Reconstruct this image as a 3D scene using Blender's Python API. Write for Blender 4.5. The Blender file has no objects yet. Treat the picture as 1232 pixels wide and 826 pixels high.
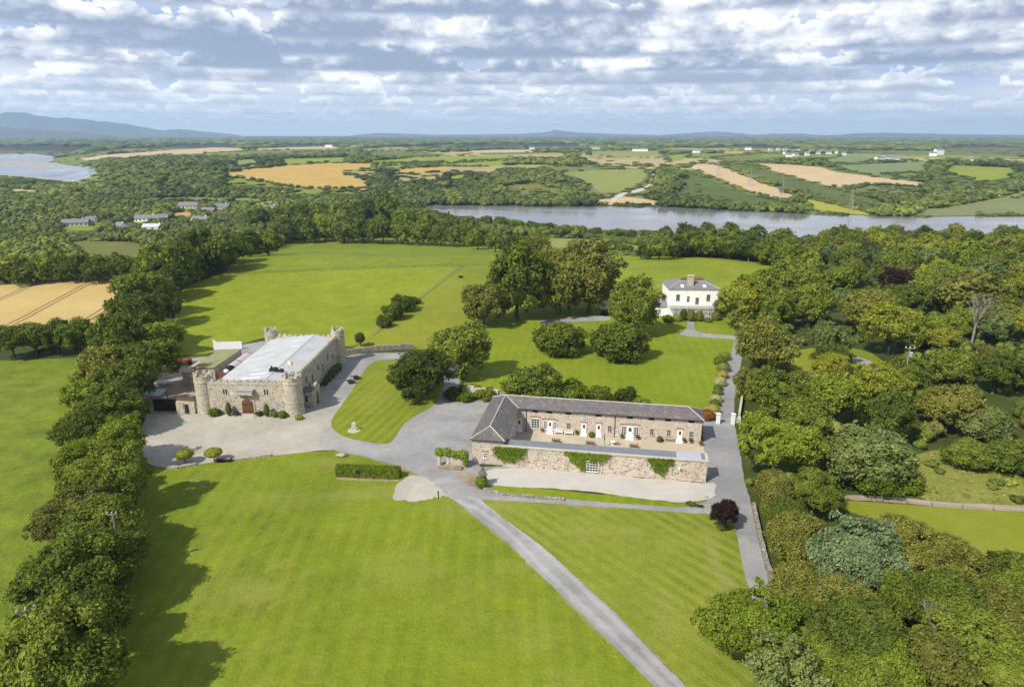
import bpy, bmesh, math, random
import numpy as np
from mathutils import Vector, Matrix
from mathutils.geometry import delaunay_2d_cdt
R = math.radians
scene = bpy.context.scene
COL = scene.collection

# ------------------------------------------------------------------ camera
PW, PH, PF, PYH, CAMH = 1232.0, 826.0, 821.0, 161.0, 55.0
PITCH = math.atan((PH / 2 - PYH) / PF)
cam_data = bpy.data.cameras.new('camera')
cam = bpy.data.objects.new('camera', cam_data)
COL.objects.link(cam)
cam.location = (0, 0, CAMH)
cam.rotation_euler = (math.pi / 2 - PITCH, 0, 0)
cam_data.sensor_width = 36.0
cam_data.lens = 36.0 * PF / PW
cam_data.clip_start = 1.0
cam_data.clip_end = 120000.0
scene.camera = cam

# ------------------------------------------------------------------ sky, sun, exposure
SUN_TO = R(48)          # compass heading the shadows point to, from +Y towards +X
SUN_EL = R(46)
scene.view_settings.view_transform = 'Standard'
scene.view_settings.look = 'None'
scene.view_settings.exposure = 0.40
scene.view_settings.gamma = 1.0
scene.render.engine = 'CYCLES'
scene.cycles.use_denoising = True
scene.cycles.max_bounces = 6
scene.cycles.diffuse_bounces = 3
scene.cycles.glossy_bounces = 2
scene.cycles.transmission_bounces = 4
scene.cycles.transparent_max_bounces = 4
scene.cycles.volume_bounces = 1
scene.cycles.sample_clamp_indirect = 4.0

sun_d = bpy.data.lights.new('sun', 'SUN')
sun_d.energy = 4.6
sun_d.angle = R(0.6)
sun_d.color = (1.0, 0.93, 0.81)
sun = bpy.data.objects.new('sun', sun_d)
COL.objects.link(sun)
sun.location = (-60, -60, 90)
light_dir = Vector((math.sin(SUN_TO) * math.cos(SUN_EL), math.cos(SUN_TO) * math.cos(SUN_EL), -math.sin(SUN_EL)))
sun.rotation_euler = light_dir.to_track_quat('-Z', 'Y').to_euler()


class NT:
    """small helper to write node trees"""
    def __init__(self, tree):
        self.t = tree
        self.n = tree.nodes
        self.l = tree.links

    def node(self, typ, **kw):
        n = self.n.new(typ)
        for k, v in kw.items():
            setattr(n, k, v)
        return n

    def put(self, sock, v):
        if v is None:
            return
        if isinstance(v, bpy.types.NodeSocket):
            self.l.new(v, sock)
        else:
            if sock.type == 'RGBA' and isinstance(v, (tuple, list)) and len(v) == 3:
                v = (*v, 1)
            sock.default_value = v

    def math(self, op, a, b=None, c=None, clamp=False):
        n = self.node('ShaderNodeMath', operation=op, use_clamp=clamp)
        for i, v in enumerate((a, b, c)):
            if v is not None:
                self.put(n.inputs[i], v)
        return n.outputs[0]

    def vmath(self, op, a, b=None, s=None):
        n = self.node('ShaderNodeVectorMath', operation=op)
        self.put(n.inputs[0], a)
        if b is not None:
            self.put(n.inputs[1], b)
        if s is not None:
            self.put(n.inputs['Scale'], s)
        return n.outputs[0]

    def mix(self, f, a, b, blend='MIX'):
        n = self.node('ShaderNodeMix', data_type='RGBA', blend_type=blend)
        self.put(n.inputs[0], f)
        self.put(n.inputs[6], a)
        self.put(n.inputs[7], b)
        return n.outputs[2]

    def noise(self, vec, scale, detail=3, rough=0.55, dist=0.0):
        n = self.node('ShaderNodeTexNoise')
        if vec is not None:
            self.put(n.inputs['Vector'], vec)
        n.inputs['Scale'].default_value = scale
        n.inputs['Detail'].default_value = detail
        n.inputs['Roughness'].default_value = rough
        n.inputs['Distortion'].default_value = dist
        return n.outputs[0]

    def ramp(self, f, stops, interp='LINEAR'):
        n = self.node('ShaderNodeValToRGB')
        e = n.color_ramp
        e.interpolation = interp
        while len(e.elements) < len(stops):
            e.elements.new(0.5)
        for el, (p, c) in zip(e.elements, stops):
            el.position = p
            if isinstance(c, (int, float)):
                c = (c, c, c)
            el.color = (*c[:3], 1)
        self.put(n.inputs[0], f)
        return n.outputs[0]

    def sstep(self, x, a, b):
        n = self.node('ShaderNodeMapRange', interpolation_type='SMOOTHSTEP')
        self.put(n.inputs[0], x)
        n.inputs[1].default_value = a
        n.inputs[2].default_value = b
        return n.outputs[0]

    def combine(self, x, y, z):
        n = self.node('ShaderNodeCombineXYZ')
        for i, v in enumerate((x, y, z)):
            self.put(n.inputs[i], v)
        return n.outputs[0]


def px_dir(px, py):
    a, b = (px - PW / 2) / PF, (PH / 2 - py) / PF
    return Vector((a, math.cos(PITCH) + b * math.sin(PITCH), -math.sin(PITCH) + b * math.cos(PITCH)))


def build_world():
    w = bpy.data.worlds.new('World')
    scene.world = w
    w.use_nodes = True
    t = NT(w.node_tree)
    t.n.clear()
    out = t.node('ShaderNodeOutputWorld')
    bg = t.node('ShaderNodeBackground')
    t.l.new(bg.outputs[0], out.inputs[0])
    bg.inputs[1].default_value = 0.1
    sky = t.node('ShaderNodeTexSky', sky_type='NISHITA')
    sky.sun_disc = False
    sky.sun_elevation = SUN_EL
    sky.sun_rotation = SUN_TO + math.pi
    sky.altitude = 60
    tc = t.node('ShaderNodeTexCoord')
    sep = t.node('ShaderNodeSeparateXYZ')
    t.l.new(tc.outputs['Generated'], sep.inputs[0])
    az = t.math('ARCTAN2', sep.outputs[0], sep.outputs[1])
    el = t.math('MAXIMUM', t.math('ARCSINE', sep.outputs[2]), 0.0)
    v = t.math('LOGARITHM', t.math('ADD', el, 0.05), math.e)
    ae = t.combine(az, el, 0.0)

    def blob(px0, py0, wx, wy):
        d = px_dir(px0, py0).normalized()
        a0, e0 = math.atan2(d.x, d.y), math.asin(d.z)
        m = t.node('ShaderNodeMapping', vector_type='TEXTURE')
        t.l.new(ae, m.inputs[0])
        m.inputs['Location'].default_value = (a0, e0, 0)
        m.inputs['Scale'].default_value = (wx / PF, wy / PF, 1)
        g = t.node('ShaderNodeTexGradient', gradient_type='SPHERICAL')
        t.l.new(m.outputs[0], g.inputs[0])
        return g.outputs[1]

    def add_all(items):
        s = None
        for (amp, *b) in items:
            x = t.math('MULTIPLY', blob(*b), amp)
            s = x if s is None else t.math('ADD', s, x)
        return s
    DARK = add_all([(0.85, 300, 52, 190, 42), (0.45, 480, 12, 170, 26), (0.7, 530, 78, 120, 26), (0.35, 700, 66, 140, 18),
                    (0.6, 830, 96, 190, 18), (0.6, 1105, 70, 110, 22), (0.5, 640, 70, 60, 24), (0.3, 930, 88, 120, 16),
                    (0.35, 60, 22, 120, 30), (0.4, 660, 10, 180, 22)])
    LIGHT = add_all([(0.5, 500, 40, 130, 34), (0.6, 780, 48, 150, 50), (0.6, 980, 38, 150, 46), (0.5, 80, 50, 90, 26),
                     (0.5, 1140, 30, 150, 40), (0.35, 250, 95, 120, 30), (0.4, 1220, 78, 60, 25), (0.4, 420, 90, 110, 26),
                     (0.35, 860, 110, 140, 30)])
    # puff field warps the outlines
    p2 = t.combine(t.math('MULTIPLY', az, 17.0), t.math('MULTIPLY', v, 5.5), 0.0)
    pn = t.node('ShaderNodeTexNoise', noise_dimensions='2D')
    t.put(pn.inputs['Vector'], p2)
    pn.inputs['Scale'].default_value = 1.0
    pn.inputs['Detail'].default_value = 5
    pn.inputs['Roughness'].default_value = 0.6
    vo = t.node('ShaderNodeTexVoronoi', feature='F1', voronoi_dimensions='2D')
    t.put(vo.inputs['Vector'], t.vmath('ADD', p2, t.vmath('SCALE', t.vmath('SUBTRACT', pn.outputs[1], (0.5, 0.5, 0.5)), None, 0.7)))
    vo.inputs['Scale'].default_value = 1.9
    vo.inputs['Detail'].default_value = 2.0
    vo.inputs['Roughness'].default_value = 0.6
    vo.normalize = True
    puff = t.math('ADD', t.math('SUBTRACT', 0.35, vo.outputs['Distance']), t.math('SUBTRACT', pn.outputs[0], 0.5))
    big = t.node('ShaderNodeTexNoise', noise_dimensions='2D')
    t.put(big.inputs['Vector'], t.combine(t.math('MULTIPLY', az, 5.0), t.math('MULTIPLY', v, 4.0), 0.0))
    big.inputs['Scale'].default_value = 1.0
    big.inputs['Detail'].default_value = 3
    soft = t.math('SUBTRACT', big.outputs[0], 0.5)
    haze_f = t.sstep(el, 0.0, 0.10)
    # thin grey-blue sheet behind everything
    back = t.math('ADD', t.math('ADD', t.math('MULTIPLY', soft, 2.3), t.math('MULTIPLY', puff, 0.35)), 0.52, clamp=True)
    c = t.ramp(back, [(0.0, (0.28, 0.40, 0.66)), (0.40, (0.45, 0.52, 0.67)), (0.70, (0.60, 0.64, 0.71)), (1.0, (0.80, 0.81, 0.83))])
    c = t.mix(haze_f, (0.68, 0.72, 0.80), c)
    layers = [(0.012, 0.012), (0.024, 0.016), (0.036, 0.019), (0.049, 0.023), (0.064, 0.028), (0.080, 0.032), (0.098, 0.044), (0.118, 0.062), (0.150, 0.05), (0.19, 0.07)]
    for i, (e0, s) in enumerate(layers):
        warp = t.math('MULTIPLY', puff, s * 0.55)
        n1 = t.node('ShaderNodeTexNoise', noise_dimensions='1D')
        t.put(n1.inputs['W'], t.math('ADD', t.math('MULTIPLY', az, 0.36 / s ** 0.85), 13.7 * i + 2.2))
        n1.inputs['Scale'].default_value = 1.0
        n1.inputs['Detail'].default_value = 3
        n1.inputs['Roughness'].default_value = 0.55
        hgt = t.math('MULTIPLY', t.math('ADD', t.math('SUBTRACT', n1.outputs[0], 0.385), t.math('MULTIPLY', LIGHT, 0.20)), 6.6)
        rel = t.math('DIVIDE', t.math('SUBTRACT', el, e0), s)
        relw = t.math('SUBTRACT', rel, t.math('MULTIPLY', puff, 1.15))
        top = t.sstep(t.math('SUBTRACT', hgt, relw), 0.0, 0.13)
        bot = t.sstep(t.math('ADD', rel, t.math('MULTIPLY', puff, 0.15)), -0.10, 0.10)
        m = t.math('MULTIPLY', top, bot)
        # bright crown, darker base; the puffs catch the light on their upper side
        q = t.math('DIVIDE', rel, t.math('MAXIMUM', hgt, 0.35))
        q = t.math('ADD', t.math('ADD', t.math('MULTIPLY', q, 0.95), t.math('MULTIPLY', puff, 1.0)), t.math('MULTIPLY', LIGHT, 0.30))
        q = t.math('SUBTRACT', q, t.math('MULTIPLY', DARK, 0.75), clamp=True)
        k = min(1.0, e0 / 0.08)
        def hz(col, f):
            return tuple(a * f + b * (1 - f) for a, b in zip(col, (0.72, 0.75, 0.80)))
        f = 0.35 + 0.65 * k
        lit = t.ramp(q, [(0.0, hz((0.27, 0.32, 0.44), f)), (0.22, hz((0.43, 0.48, 0.58), f)), (0.48, hz((0.73, 0.75, 0.79), f)), (0.82, hz((1.10, 1.09, 1.05), f))])
        c = t.mix(t.math('MULTIPLY', m, 0.62 + 0.36 * k), c, lit)
    dk = t.math('MULTIPLY', t.math('ADD', DARK, t.math('MULTIPLY', puff, 0.6)), 0.42, clamp=True)
    c = t.mix(t.math('MULTIPLY', dk, t.sstep(DARK, 0.02, 0.25)), c, (0.22, 0.285, 0.43))
    # high overhead: ordinary sky with half cloud, not in view
    up = t.sstep(el, 0.35, 0.8)
    c = t.mix(up, c, t.mix(0.30, t.vmath('SCALE', sky.outputs[0], None, 0.1), (0.72, 0.76, 0.82)))
    c10 = t.vmath('SCALE', c, None, 10.0)
    t.l.new(c10, bg.inputs[0])
    w.cycles.sampling_method = 'MANUAL'
    w.cycles.sample_map_resolution = 1024


build_world()


# ------------------------------------------------------------------ terrain
def sm(a, b, x):
    t = np.clip((np.asarray(x, float) - a) / (b - a), 0, 1)
    return t * t * (3 - 2 * t)


def T(x, y):
    """height of the land (m) at world x, y; numpy friendly"""
    x = np.asarray(x, float)
    y = np.asarray(y, float)
    r = np.hypot(x, y)
    az = np.degrees(np.arctan2(x, np.maximum(y, 1e-3)))
    z = -18.0 * sm(260, 500, y)
    z = z + 6.0 * np.exp(-((x + 78) / 85.0) ** 2 - ((y - 285) / 58.0) ** 2) * sm(160, 225, y)
    land = sm(-33.5, -28.5, az) * sm(720, 1150, y)
    far = sm(2600, 3600, r)
    z = z + 22.0 * np.maximum(land, far) + 0.0 * x
    z = z + 5.0 * np.exp(-((x - 420) / 170.0) ** 2 - ((y - 1120) / 170.0) ** 2)
    z = z + 4.0 * np.exp(-((x + 330) / 200.0) ** 2 - ((y - 1250) / 200.0) ** 2)
    return z


def Tz(x, y):
    return float(T(x, y))


def G(px, py, dz=0.0):
    """the point of the land (raised by dz) that the photograph's pixel px, py looks at"""
    d = px_dir(px, py)
    if d.z > -0.0035:
        d.z = -0.0035
    t, step = 20.0, 4.0
    prev = t
    while t < 60000:
        if CAMH + d.z * t <= Tz(d.x * t, d.y * t) + dz:
            break
        prev = t
        t += max(2.0, t * 0.012)
    lo, hi = prev, t
    for _ in range(18):
        m = (lo + hi) / 2
        if CAMH + d.z * m <= Tz(d.x * m, d.y * m) + dz:
            hi = m
        else:
            lo = m
    return Vector((d.x * hi, d.y * hi, CAMH + d.z * hi))


def pxm(p):
    """pixels of the photograph per metre at world point p"""
    return PF / (p[1] * math.cos(PITCH) + (CAMH - p[2]) * math.sin(PITCH))


# ------------------------------------------------------------------ tags and meshes
def tag(o, label=None, cat=None, group=None, kind=None):
    for k, v in (('label', label), ('category', cat), ('group', group), ('kind', kind)):
        if v:
            o[k] = v
    return o


def empty(name, loc, rz=0.0, label=None, cat=None, group=None):
    o = bpy.data.objects.new(name, None)
    COL.objects.link(o)
    o.location = loc
    o.rotation_euler = (0, 0, rz)
    o.empty_display_size = 0.5
    return tag(o, label, cat, group)


def copy_tree(o, parent=None):
    c = o.copy()
    COL.objects.link(c)
    if parent is not None:
        c.parent = parent
    for ch in list(o.children):
        copy_tree(ch, c)
    return c


class MB:
    def __init__(self):
        self.v, self.f, self.mi = [], [], []
        self.cur = 0

    def add(self, vs, fs):
        b = len(self.v)
        self.v += [tuple(p) for p in vs]
        self.f += [tuple(i + b for i in f) for f in fs]
        self.mi += [self.cur] * len(fs)
        return self

    def box(self, x0, x1, y0, y1, z0, z1):
        vs = [(x, y, z) for z in (z0, z1) for (x, y) in ((x0, y0), (x1, y0), (x1, y1), (x0, y1))]
        return self.add(vs, [(3, 2, 1, 0), (4, 5, 6, 7), (0, 1, 5, 4), (1, 2, 6, 5), (2, 3, 7, 6), (3, 0, 4, 7)])

    def prism(self, pts, z0, z1, axis='z', flip=False):
        """pts outline ccw in the plane; axis z: (x,y) up; axis y: (x,z) along y; axis x: (y,z) along x"""
        n = len(pts)
        def P(p, h):
            return {'z': (p[0], p[1], h), 'y': (p[0], h, p[1]), 'x': (h, p[0], p[1])}[axis]
        vs = [P(p, z0) for p in pts] + [P(p, z1) for p in pts]
        fs = [tuple(range(n))[::-1], tuple(range(n, 2 * n))] + [(i, (i + 1) % n, n + (i + 1) % n, n + i) for i in range(n)]
        if axis == 'y':
            fs = [f[::-1] for f in fs]
        return self.add(vs, fs)

    def tube(self, p, q, r0, r1=None, n=6, caps=True):
        r1 = r0 if r1 is None else r1
        p, q = Vector(p), Vector(q)
        d = (q - p)
        if d.length < 1e-6:
            return self
        d.normalize()
        a = d.orthogonal().normalized()
        b = d.cross(a)
        vs = []
        for c, r in ((p, r0), (q, r1)):
            for i in range(n):
                t = 2 * math.pi * i / n
                vs.append(c + a * (r * math.cos(t)) + b * (r * math.sin(t)))
        fs = [(i, (i + 1) % n, n + (i + 1) % n, n + i) for i in range(n)]
        if caps:
            fs += [tuple(range(n))[::-1], tuple(range(n, 2 * n))]
        return self.add(vs, fs)

    def lathe(self, cx, cy, prof, n=16):
        vs, fs = [], []
        for (r, z) in prof:
            for i in range(n):
                t = 2 * math.pi * i / n
                vs.append((cx + r * math.cos(t), cy + r * math.sin(t), z))
        for k in range(len(prof) - 1):
            for i in range(n):
                j = (i + 1) % n
                fs.append((k * n + i, k * n + j, (k + 1) * n + j, (k + 1) * n + i))
        fs.append(tuple(range(n))[::-1])
        fs.append(tuple((len(prof) - 1) * n + i for i in range(n)))
        return self.add(vs, fs)

    def blob(self, c, r, seed=0, amp=0.2, sub=2):
        bm = bmesh.new()
        bmesh.ops.create_icosphere(bm, subdivisions=sub, radius=1)
        rg = random.Random(seed)
        ph = [(rg.uniform(1.5, 4), Vector((rg.gauss(0, 1), rg.gauss(0, 1), rg.gauss(0, 1))).normalized(), rg.uniform(0, 6)) for _ in range(5)]
        vs = []
        for v in bm.verts:
            k = 1 + amp * sum(math.sin(f * v.co.dot(d) * 2 + p) for f, d, p in ph) / 3
            vs.append((c[0] + v.co.x * r[0] * k, c[1] + v.co.y * r[1] * k, c[2] + v.co.z * r[2] * k))
        bm.verts.index_update()
        fs = [tuple(v.index for v in f.verts) for f in bm.faces]
        bm.free()
        return self.add(vs, fs)

    def mesh(self, name, mats, smooth=False):
        me = bpy.data.meshes.new(name)
        me.from_pydata(self.v, [], self.f)
        for m in (mats if isinstance(mats, (list, tuple)) else [mats]):
            me.materials.append(m)
        if any(self.mi):
            me.polygons.foreach_set('material_index', self.mi)
        if smooth:
            me.polygons.foreach_set('use_smooth', [True] * len(me.polygons))
        me.update()
        return me

    def build(self, name, mats, parent=None, smooth=False, loc=None):
        o = bpy.data.objects.new(name, self.mesh(name, mats, smooth))
        COL.objects.link(o)
        if parent is not None:
            o.parent = parent
        if loc is not None:
            o.location = loc
        return o


# ------------------------------------------------------------------ materials
MATS = {}


def new_mat(name):
    m = bpy.data.materials.new(name)
    m.use_nodes = True
    t = NT(m.node_tree)
    t.n.clear()
    out = t.node('ShaderNodeOutputMaterial')
    p = t.node('ShaderNodeBsdfPrincipled')
    p.inputs['Specular IOR Level'].default_value = 0.25
    t.l.new(p.outputs[0], out.inputs[0])
    MATS[name] = m
    tc = t.node('ShaderNodeTexCoord')
    return m, t, p, tc.outputs['Object'], out


def bump(t, p, h, dist, strength=1.0):
    b = t.node('ShaderNodeBump')
    b.inputs['Strength'].default_value = strength
    b.inputs['Distance'].default_value = dist
    t.put(b.inputs['Height'], h)
    t.l.new(b.outputs[0], p.inputs['Normal'])


def plain(name, col, rough=0.7, var=0.12, scale=3.0, metal=0.0):
    m, t, p, co, _ = new_mat(name)
    n = t.noise(co, scale, 4)
    lo = tuple(c * (1 - var) for c in col)
    hi = tuple(min(1, c * (1 + var)) for c in col)
    t.put(p.inputs['Base Color'], t.ramp(n, [(0.3, lo), (0.7, hi)]))
    p.inputs['Roughness'].default_value = rough
    p.inputs['Metallic'].default_value = metal
    return m


def grass(name, dark, light, stripe=None, width=2.4, amt=0.25, dry=0.25, rough_scale=1.0, clump=0.8, drycol=(0.255, 0.232, 0.060), worn=()):
    """dark/light: base colours; stripe: mowing direction (x, y) or None"""
    m, t, p, co, _ = new_mat(name)
    big = t.noise(co, 0.022 * rough_scale, 5, 0.65, 0.6)
    mid = t.noise(co, 0.22 * rough_scale, 4, 0.65)
    fine = t.noise(co, 2.4, 3, 0.7)
    f = t.math('ADD', t.math('MULTIPLY', big, 1.5), t.math('MULTIPLY', mid, clump))
    f = t.math('ADD', f, t.math('MULTIPLY', fine, 0.55))
    f = t.math('SUBTRACT', f, 1.5 * 0.5 + clump * 0.5 + 0.275)
    if stripe is not None:
        sx, sy = stripe
        L = math.hypot(sx, sy)
        sep = t.node('ShaderNodeSeparateXYZ')
        t.l.new(co, sep.inputs[0])
        s = t.math('ADD', t.math('MULTIPLY', sep.outputs[0], -sy / L / width), t.math('MULTIPLY', sep.outputs[1], sx / L / width))
        s = t.math('ADD', s, t.math('MULTIPLY', t.noise(co, 0.02, 2), 3.0))
        w = t.math('SINE', t.math('MULTIPLY', s, math.pi))
        w2 = t.math('SINE', t.math('MULTIPLY', s, math.pi * 3.1))
        k = t.math('MULTIPLY', t.sstep(t.noise(co, 0.045, 2), 0.30, 0.62), amt)
        f = t.math('ADD', f, t.math('MULTIPLY', t.math('ADD', w, t.math('MULTIPLY', w2, 0.35)), k))
    tuft = t.noise(co, 0.95, 5, 0.75)
    f = t.math('ADD', f, t.math('MULTIPLY', t.math('SUBTRACT', tuft, 0.5), 1.15))
    f = t.math('ADD', t.math('MULTIPLY', f, 1.2), 0.5, clamp=True)
    c = t.mix(f, dark, light)
    d = t.math('MULTIPLY', t.sstep(t.noise(co, 0.05 * rough_scale, 6, 0.75), 0.50, 0.72), dry)
    c = t.mix(d, c, drycol)
    wn = t.noise(co, 0.35, 5, 0.7)
    for (wx, wy, rx, ry, amt_w) in worn:      # worn and dried-out places with a place of their own
        g = G(wx, wy)
        dv = t.node('ShaderNodeVectorMath', operation='LENGTH')
        t.put(dv.inputs[0], t.vmath('MULTIPLY', t.vmath('SUBTRACT', co, (g.x, g.y, g.z)), (1 / rx, 1 / ry, 0.0)))
        k = t.math('ADD', dv.outputs['Value'], t.math('MULTIPLY', t.math('SUBTRACT', wn, 0.5), 1.9))
        c = t.mix(t.math('MULTIPLY', t.math('SUBTRACT', 1.0, t.sstep(k, 0.2, 1.15)), amt_w * 0.42), c, (0.29, 0.245, 0.10))
    t.put(p.inputs['Base Color'], c)
    p.inputs['Roughness'].default_value = 0.85
    p.inputs['Specular IOR Level'].default_value = 0.12
    bump(t, p, t.math('ADD', fine, t.math('MULTIPLY', mid, 0.8)), 0.22, 0.7)
    return m


def gravel(name, a, b, patch=0.35, fade=None, tint=(0.2, 0.19, 0.13)):
    m, t, p, co, _ = new_mat(name)
    big = t.noise(co, 0.10, 5, 0.62, 0.6)
    mid = t.noise(co, 0.55, 5, 0.7, 0.4)
    fine = t.noise(co, 7.0, 2, 0.7)
    f = t.math('ADD', t.math('MULTIPLY', big, 0.9), t.math('ADD', t.math('MULTIPLY', mid, 0.45), t.math('MULTIPLY', fine, 0.3)))
    f = t.math('ADD', t.math('MULTIPLY', t.math('SUBTRACT', f, 0.82), 2.3), 0.5, clamp=True)
    c = t.mix(f, a, b)
    d = t.math('MULTIPLY', t.sstep(t.noise(co, 0.17, 5, 0.7), 0.5, 0.72), patch)
    c = t.mix(d, c, tint)
    if fade is not None:      # another gravel spread thinner and thinner away from a place: (x, y), r0, r1, colours
        (ox, oy), r0, r1, ca, cb = fade
        dv = t.node('ShaderNodeVectorMath', operation='DISTANCE')
        t.put(dv.inputs[0], t.vmath('MULTIPLY', co, (1.0, 1.0, 0.0)))
        dv.inputs[1].default_value = (ox, oy, 0)
        dd = t.math('ADD', dv.outputs['Value'], t.math('MULTIPLY', t.math('SUBTRACT', t.noise(co, 0.25, 5, 0.65, 0.5), 0.5), 9.0))
        c = t.mix(t.sstep(dd, r0, r1), t.mix(f, ca, cb), c)
    t.put(p.inputs['Base Color'], c)
    p.inputs['Roughness'].default_value = 0.9
    bump(t, p, fine, 0.03, 0.6)
    return m


def wheat(name, a, b, lane=None, spacing=24.0):
    m, t, p, co, _ = new_mat(name)
    f = t.math('ADD', t.math('MULTIPLY', t.noise(co, 0.03, 5, 0.65), 0.8), t.math('MULTIPLY', t.noise(co, 0.6, 3, 0.7), 0.4))
    f = t.math('ADD', t.math('MULTIPLY', t.math('SUBTRACT', f, 0.6), 1.8), 0.5, clamp=True)
    c = t.mix(f, a, b)
    if lane is not None:
        (ox, oy), (dx, dy) = lane
        L = math.hypot(dx, dy)
        sep = t.node('ShaderNodeSeparateXYZ')
        t.l.new(co, sep.inputs[0])
        s = t.math('ADD', t.math('MULTIPLY', t.math('SUBTRACT', sep.outputs[0], ox), -dy / L), t.math('MULTIPLY', t.math('SUBTRACT', sep.outputs[1], oy), dx / L))
        s = t.math('ADD', s, t.math('MULTIPLY', t.noise(co, 0.05, 2), 1.5))
        fr = t.math('ABSOLUTE', t.math('SUBTRACT', t.math('FRACT', t.math('DIVIDE', t.math('ADD', s, spacing * 50.5), spacing)), 0.5))
        dist = t.math('ABSOLUTE', t.math('SUBTRACT', t.math('MULTIPLY', fr, spacing), 1.0))
        k = t.math('SUBTRACT', 1.0, t.sstep(dist, 0.25, 0.6))
        c = t.mix(t.math('MULTIPLY', k, 0.75), c, (0.10, 0.08, 0.03))
    t.put(p.inputs['Base Color'], c)
    p.inputs['Roughness'].default_value = 0.9
    p.inputs['Specular IOR Level'].default_value = 0.1
    return m


def rubble(name, cols, mortar, scale=2.2, stain=0.35, staincol=(0.10, 0.09, 0.07), mort_w=0.07):
    m, t, p, co, _ = new_mat(name)
    w = t.vmath('ADD', co, t.vmath('SCALE', t.vmath('SUBTRACT', t.noise_col(co, 1.3), (0.5, 0.5, 0.5)), None, 0.35))
    w = t.vmath('MULTIPLY', w, (1.0, 1.0, 1.5))
    vo = t.node('ShaderNodeTexVoronoi', feature='F1')
    t.put(vo.inputs['Vector'], w)
    vo.inputs['Scale'].default_value = scale
    ve = t.node('ShaderNodeTexVoronoi', feature='DISTANCE_TO_EDGE')
    t.put(ve.inputs['Vector'], w)
    ve.inputs['Scale'].default_value = scale
    sepc = t.node('ShaderNodeSeparateColor')
    t.l.new(vo.outputs['Color'], sepc.inputs[0])
    n = len(cols)
    c = t.ramp(sepc.outputs[0], [(i / max(1, n - 1), cc) for i, cc in enumerate(cols)])
    c = t.mix(t.math('SUBTRACT', 1.0, t.sstep(ve.outputs['Distance'], mort_w * 0.4, mort_w * 1.6)), c, mortar)
    s = t.math('MULTIPLY', t.sstep(t.noise(co, 0.35, 5, 0.7), 0.48, 0.72), stain)
    c = t.mix(s, c, staincol)
    t.put(p.inputs['Base Color'], c)
    p.inputs['Roughness'].default_value = 0.9
    bump(t, p, ve.outputs['Distance'], 0.12, 0.8)
    return m


def _nc(self, vec, s):
    n = self.node('ShaderNodeTexNoise')
    self.put(n.inputs['Vector'], vec)
    n.inputs['Scale'].default_value = s
    n.inputs['Detail'].default_value = 3
    return n.outputs[1]


NT.noise_col = _nc


def slate(name, a, b, lichen=0.3, lcol=(0.28, 0.26, 0.17)):
    m, t, p, co, _ = new_mat(name)
    br = t.node('ShaderNodeTexBrick')
    t.put(br.inputs['Vector'], t.vmath('MULTIPLY', co, (1.0, 1.8, 1.0)))
    br.inputs['Scale'].default_value = 1.0
    br.inputs['Brick Width'].default_value = 0.55
    br.inputs['Row Height'].default_value = 0.42
    br.inputs['Mortar Size'].default_value = 0.03
    t.put(br.inputs['Color1'], a)
    t.put(br.inputs['Color2'], b)
    t.put(br.inputs['Mortar'], tuple(x * 0.55 for x in a))
    f = t.math('ADD', t.math('MULTIPLY', t.noise(co, 0.6, 5, 0.7), 1.0), -0.2, clamp=True)
    c = t.mix(f, br.outputs[0], t.mix(0.5, a, b))
    k = t.math('MULTIPLY', t.sstep(t.noise(co, 0.9, 6, 0.75), 0.50, 0.70), lichen)
    c = t.mix(k, c, lcol)
    t.put(p.inputs['Base Color'], c)
    p.inputs['Roughness'].default_value = 0.6
    bump(t, p, t.noise(co, 5.0, 3), 0.04, 0.6)
    return m


def leafmat(name, tones, trans=0.26):
    """foliage: two or three tones of leaf, each plant its own shift"""
    m, t, p, co, out = new_mat(name)
    oi = t.node('ShaderNodeObjectInfo')
    n = t.noise(t.vmath('ADD', co, t.vmath('SCALE', t.combine(oi.outputs['Random'], oi.outputs['Random'], 0.0), None, 40.0)), 1.6, 4, 0.7)
    r = t.math('MULTIPLY', t.math('SUBTRACT', oi.outputs['Random'], 0.5), 0.55)
    geo = t.node('ShaderNodeNewGeometry')
    f = t.math('ADD', t.math('ADD', t.math('MULTIPLY', t.math('SUBTRACT', n, 0.5), 1.8), 0.5), r)
    f = t.math('ADD', f, t.math('MULTIPLY', t.math('SUBTRACT', geo.outputs['Random Per Island'], 0.5), 0.75), clamp=True)
    c = t.ramp(f, [(i / (len(tones) - 1), cc) for i, cc in enumerate(tones)])
    t.put(p.inputs['Base Color'], c)
    p.inputs['Roughness'].default_value = 0.75
    p.inputs['Specular IOR Level'].default_value = 0.10
    tr = t.node('ShaderNodeBsdfTranslucent')
    t.put(tr.inputs[0], t.mix(0.3, c, (0.22, 0.26, 0.02)))
    mx = t.node('ShaderNodeMixShader')
    mx.inputs[0].default_value = trans
    t.l.new(p.outputs[0], mx.inputs[1])
    t.l.new(tr.outputs[0], mx.inputs[2])
    t.l.new(mx.outputs[0], out.inputs[0])
    return m


def leafattr(name):
    """foliage of the far wood: each tree carries its own leaf colour"""
    m, t, p, co, out = new_mat(name)
    at = t.node('ShaderNodeAttribute', attribute_name='leaf')
    n = t.noise(co, 0.35, 4, 0.7)
    geo = t.node('ShaderNodeNewGeometry')
    n = t.math('ADD', t.math('MULTIPLY', n, 0.65), t.math('MULTIPLY', geo.outputs['Random Per Island'], 0.28))
    c = t.mix(n, at.outputs['Color'], t.vmath('SCALE', at.outputs['Color'], None, 1.9))
    t.put(p.inputs['Base Color'], c)
    p.inputs['Roughness'].default_value = 0.7
    p.inputs['Specular IOR Level'].default_value = 0.1
    return m


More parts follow.
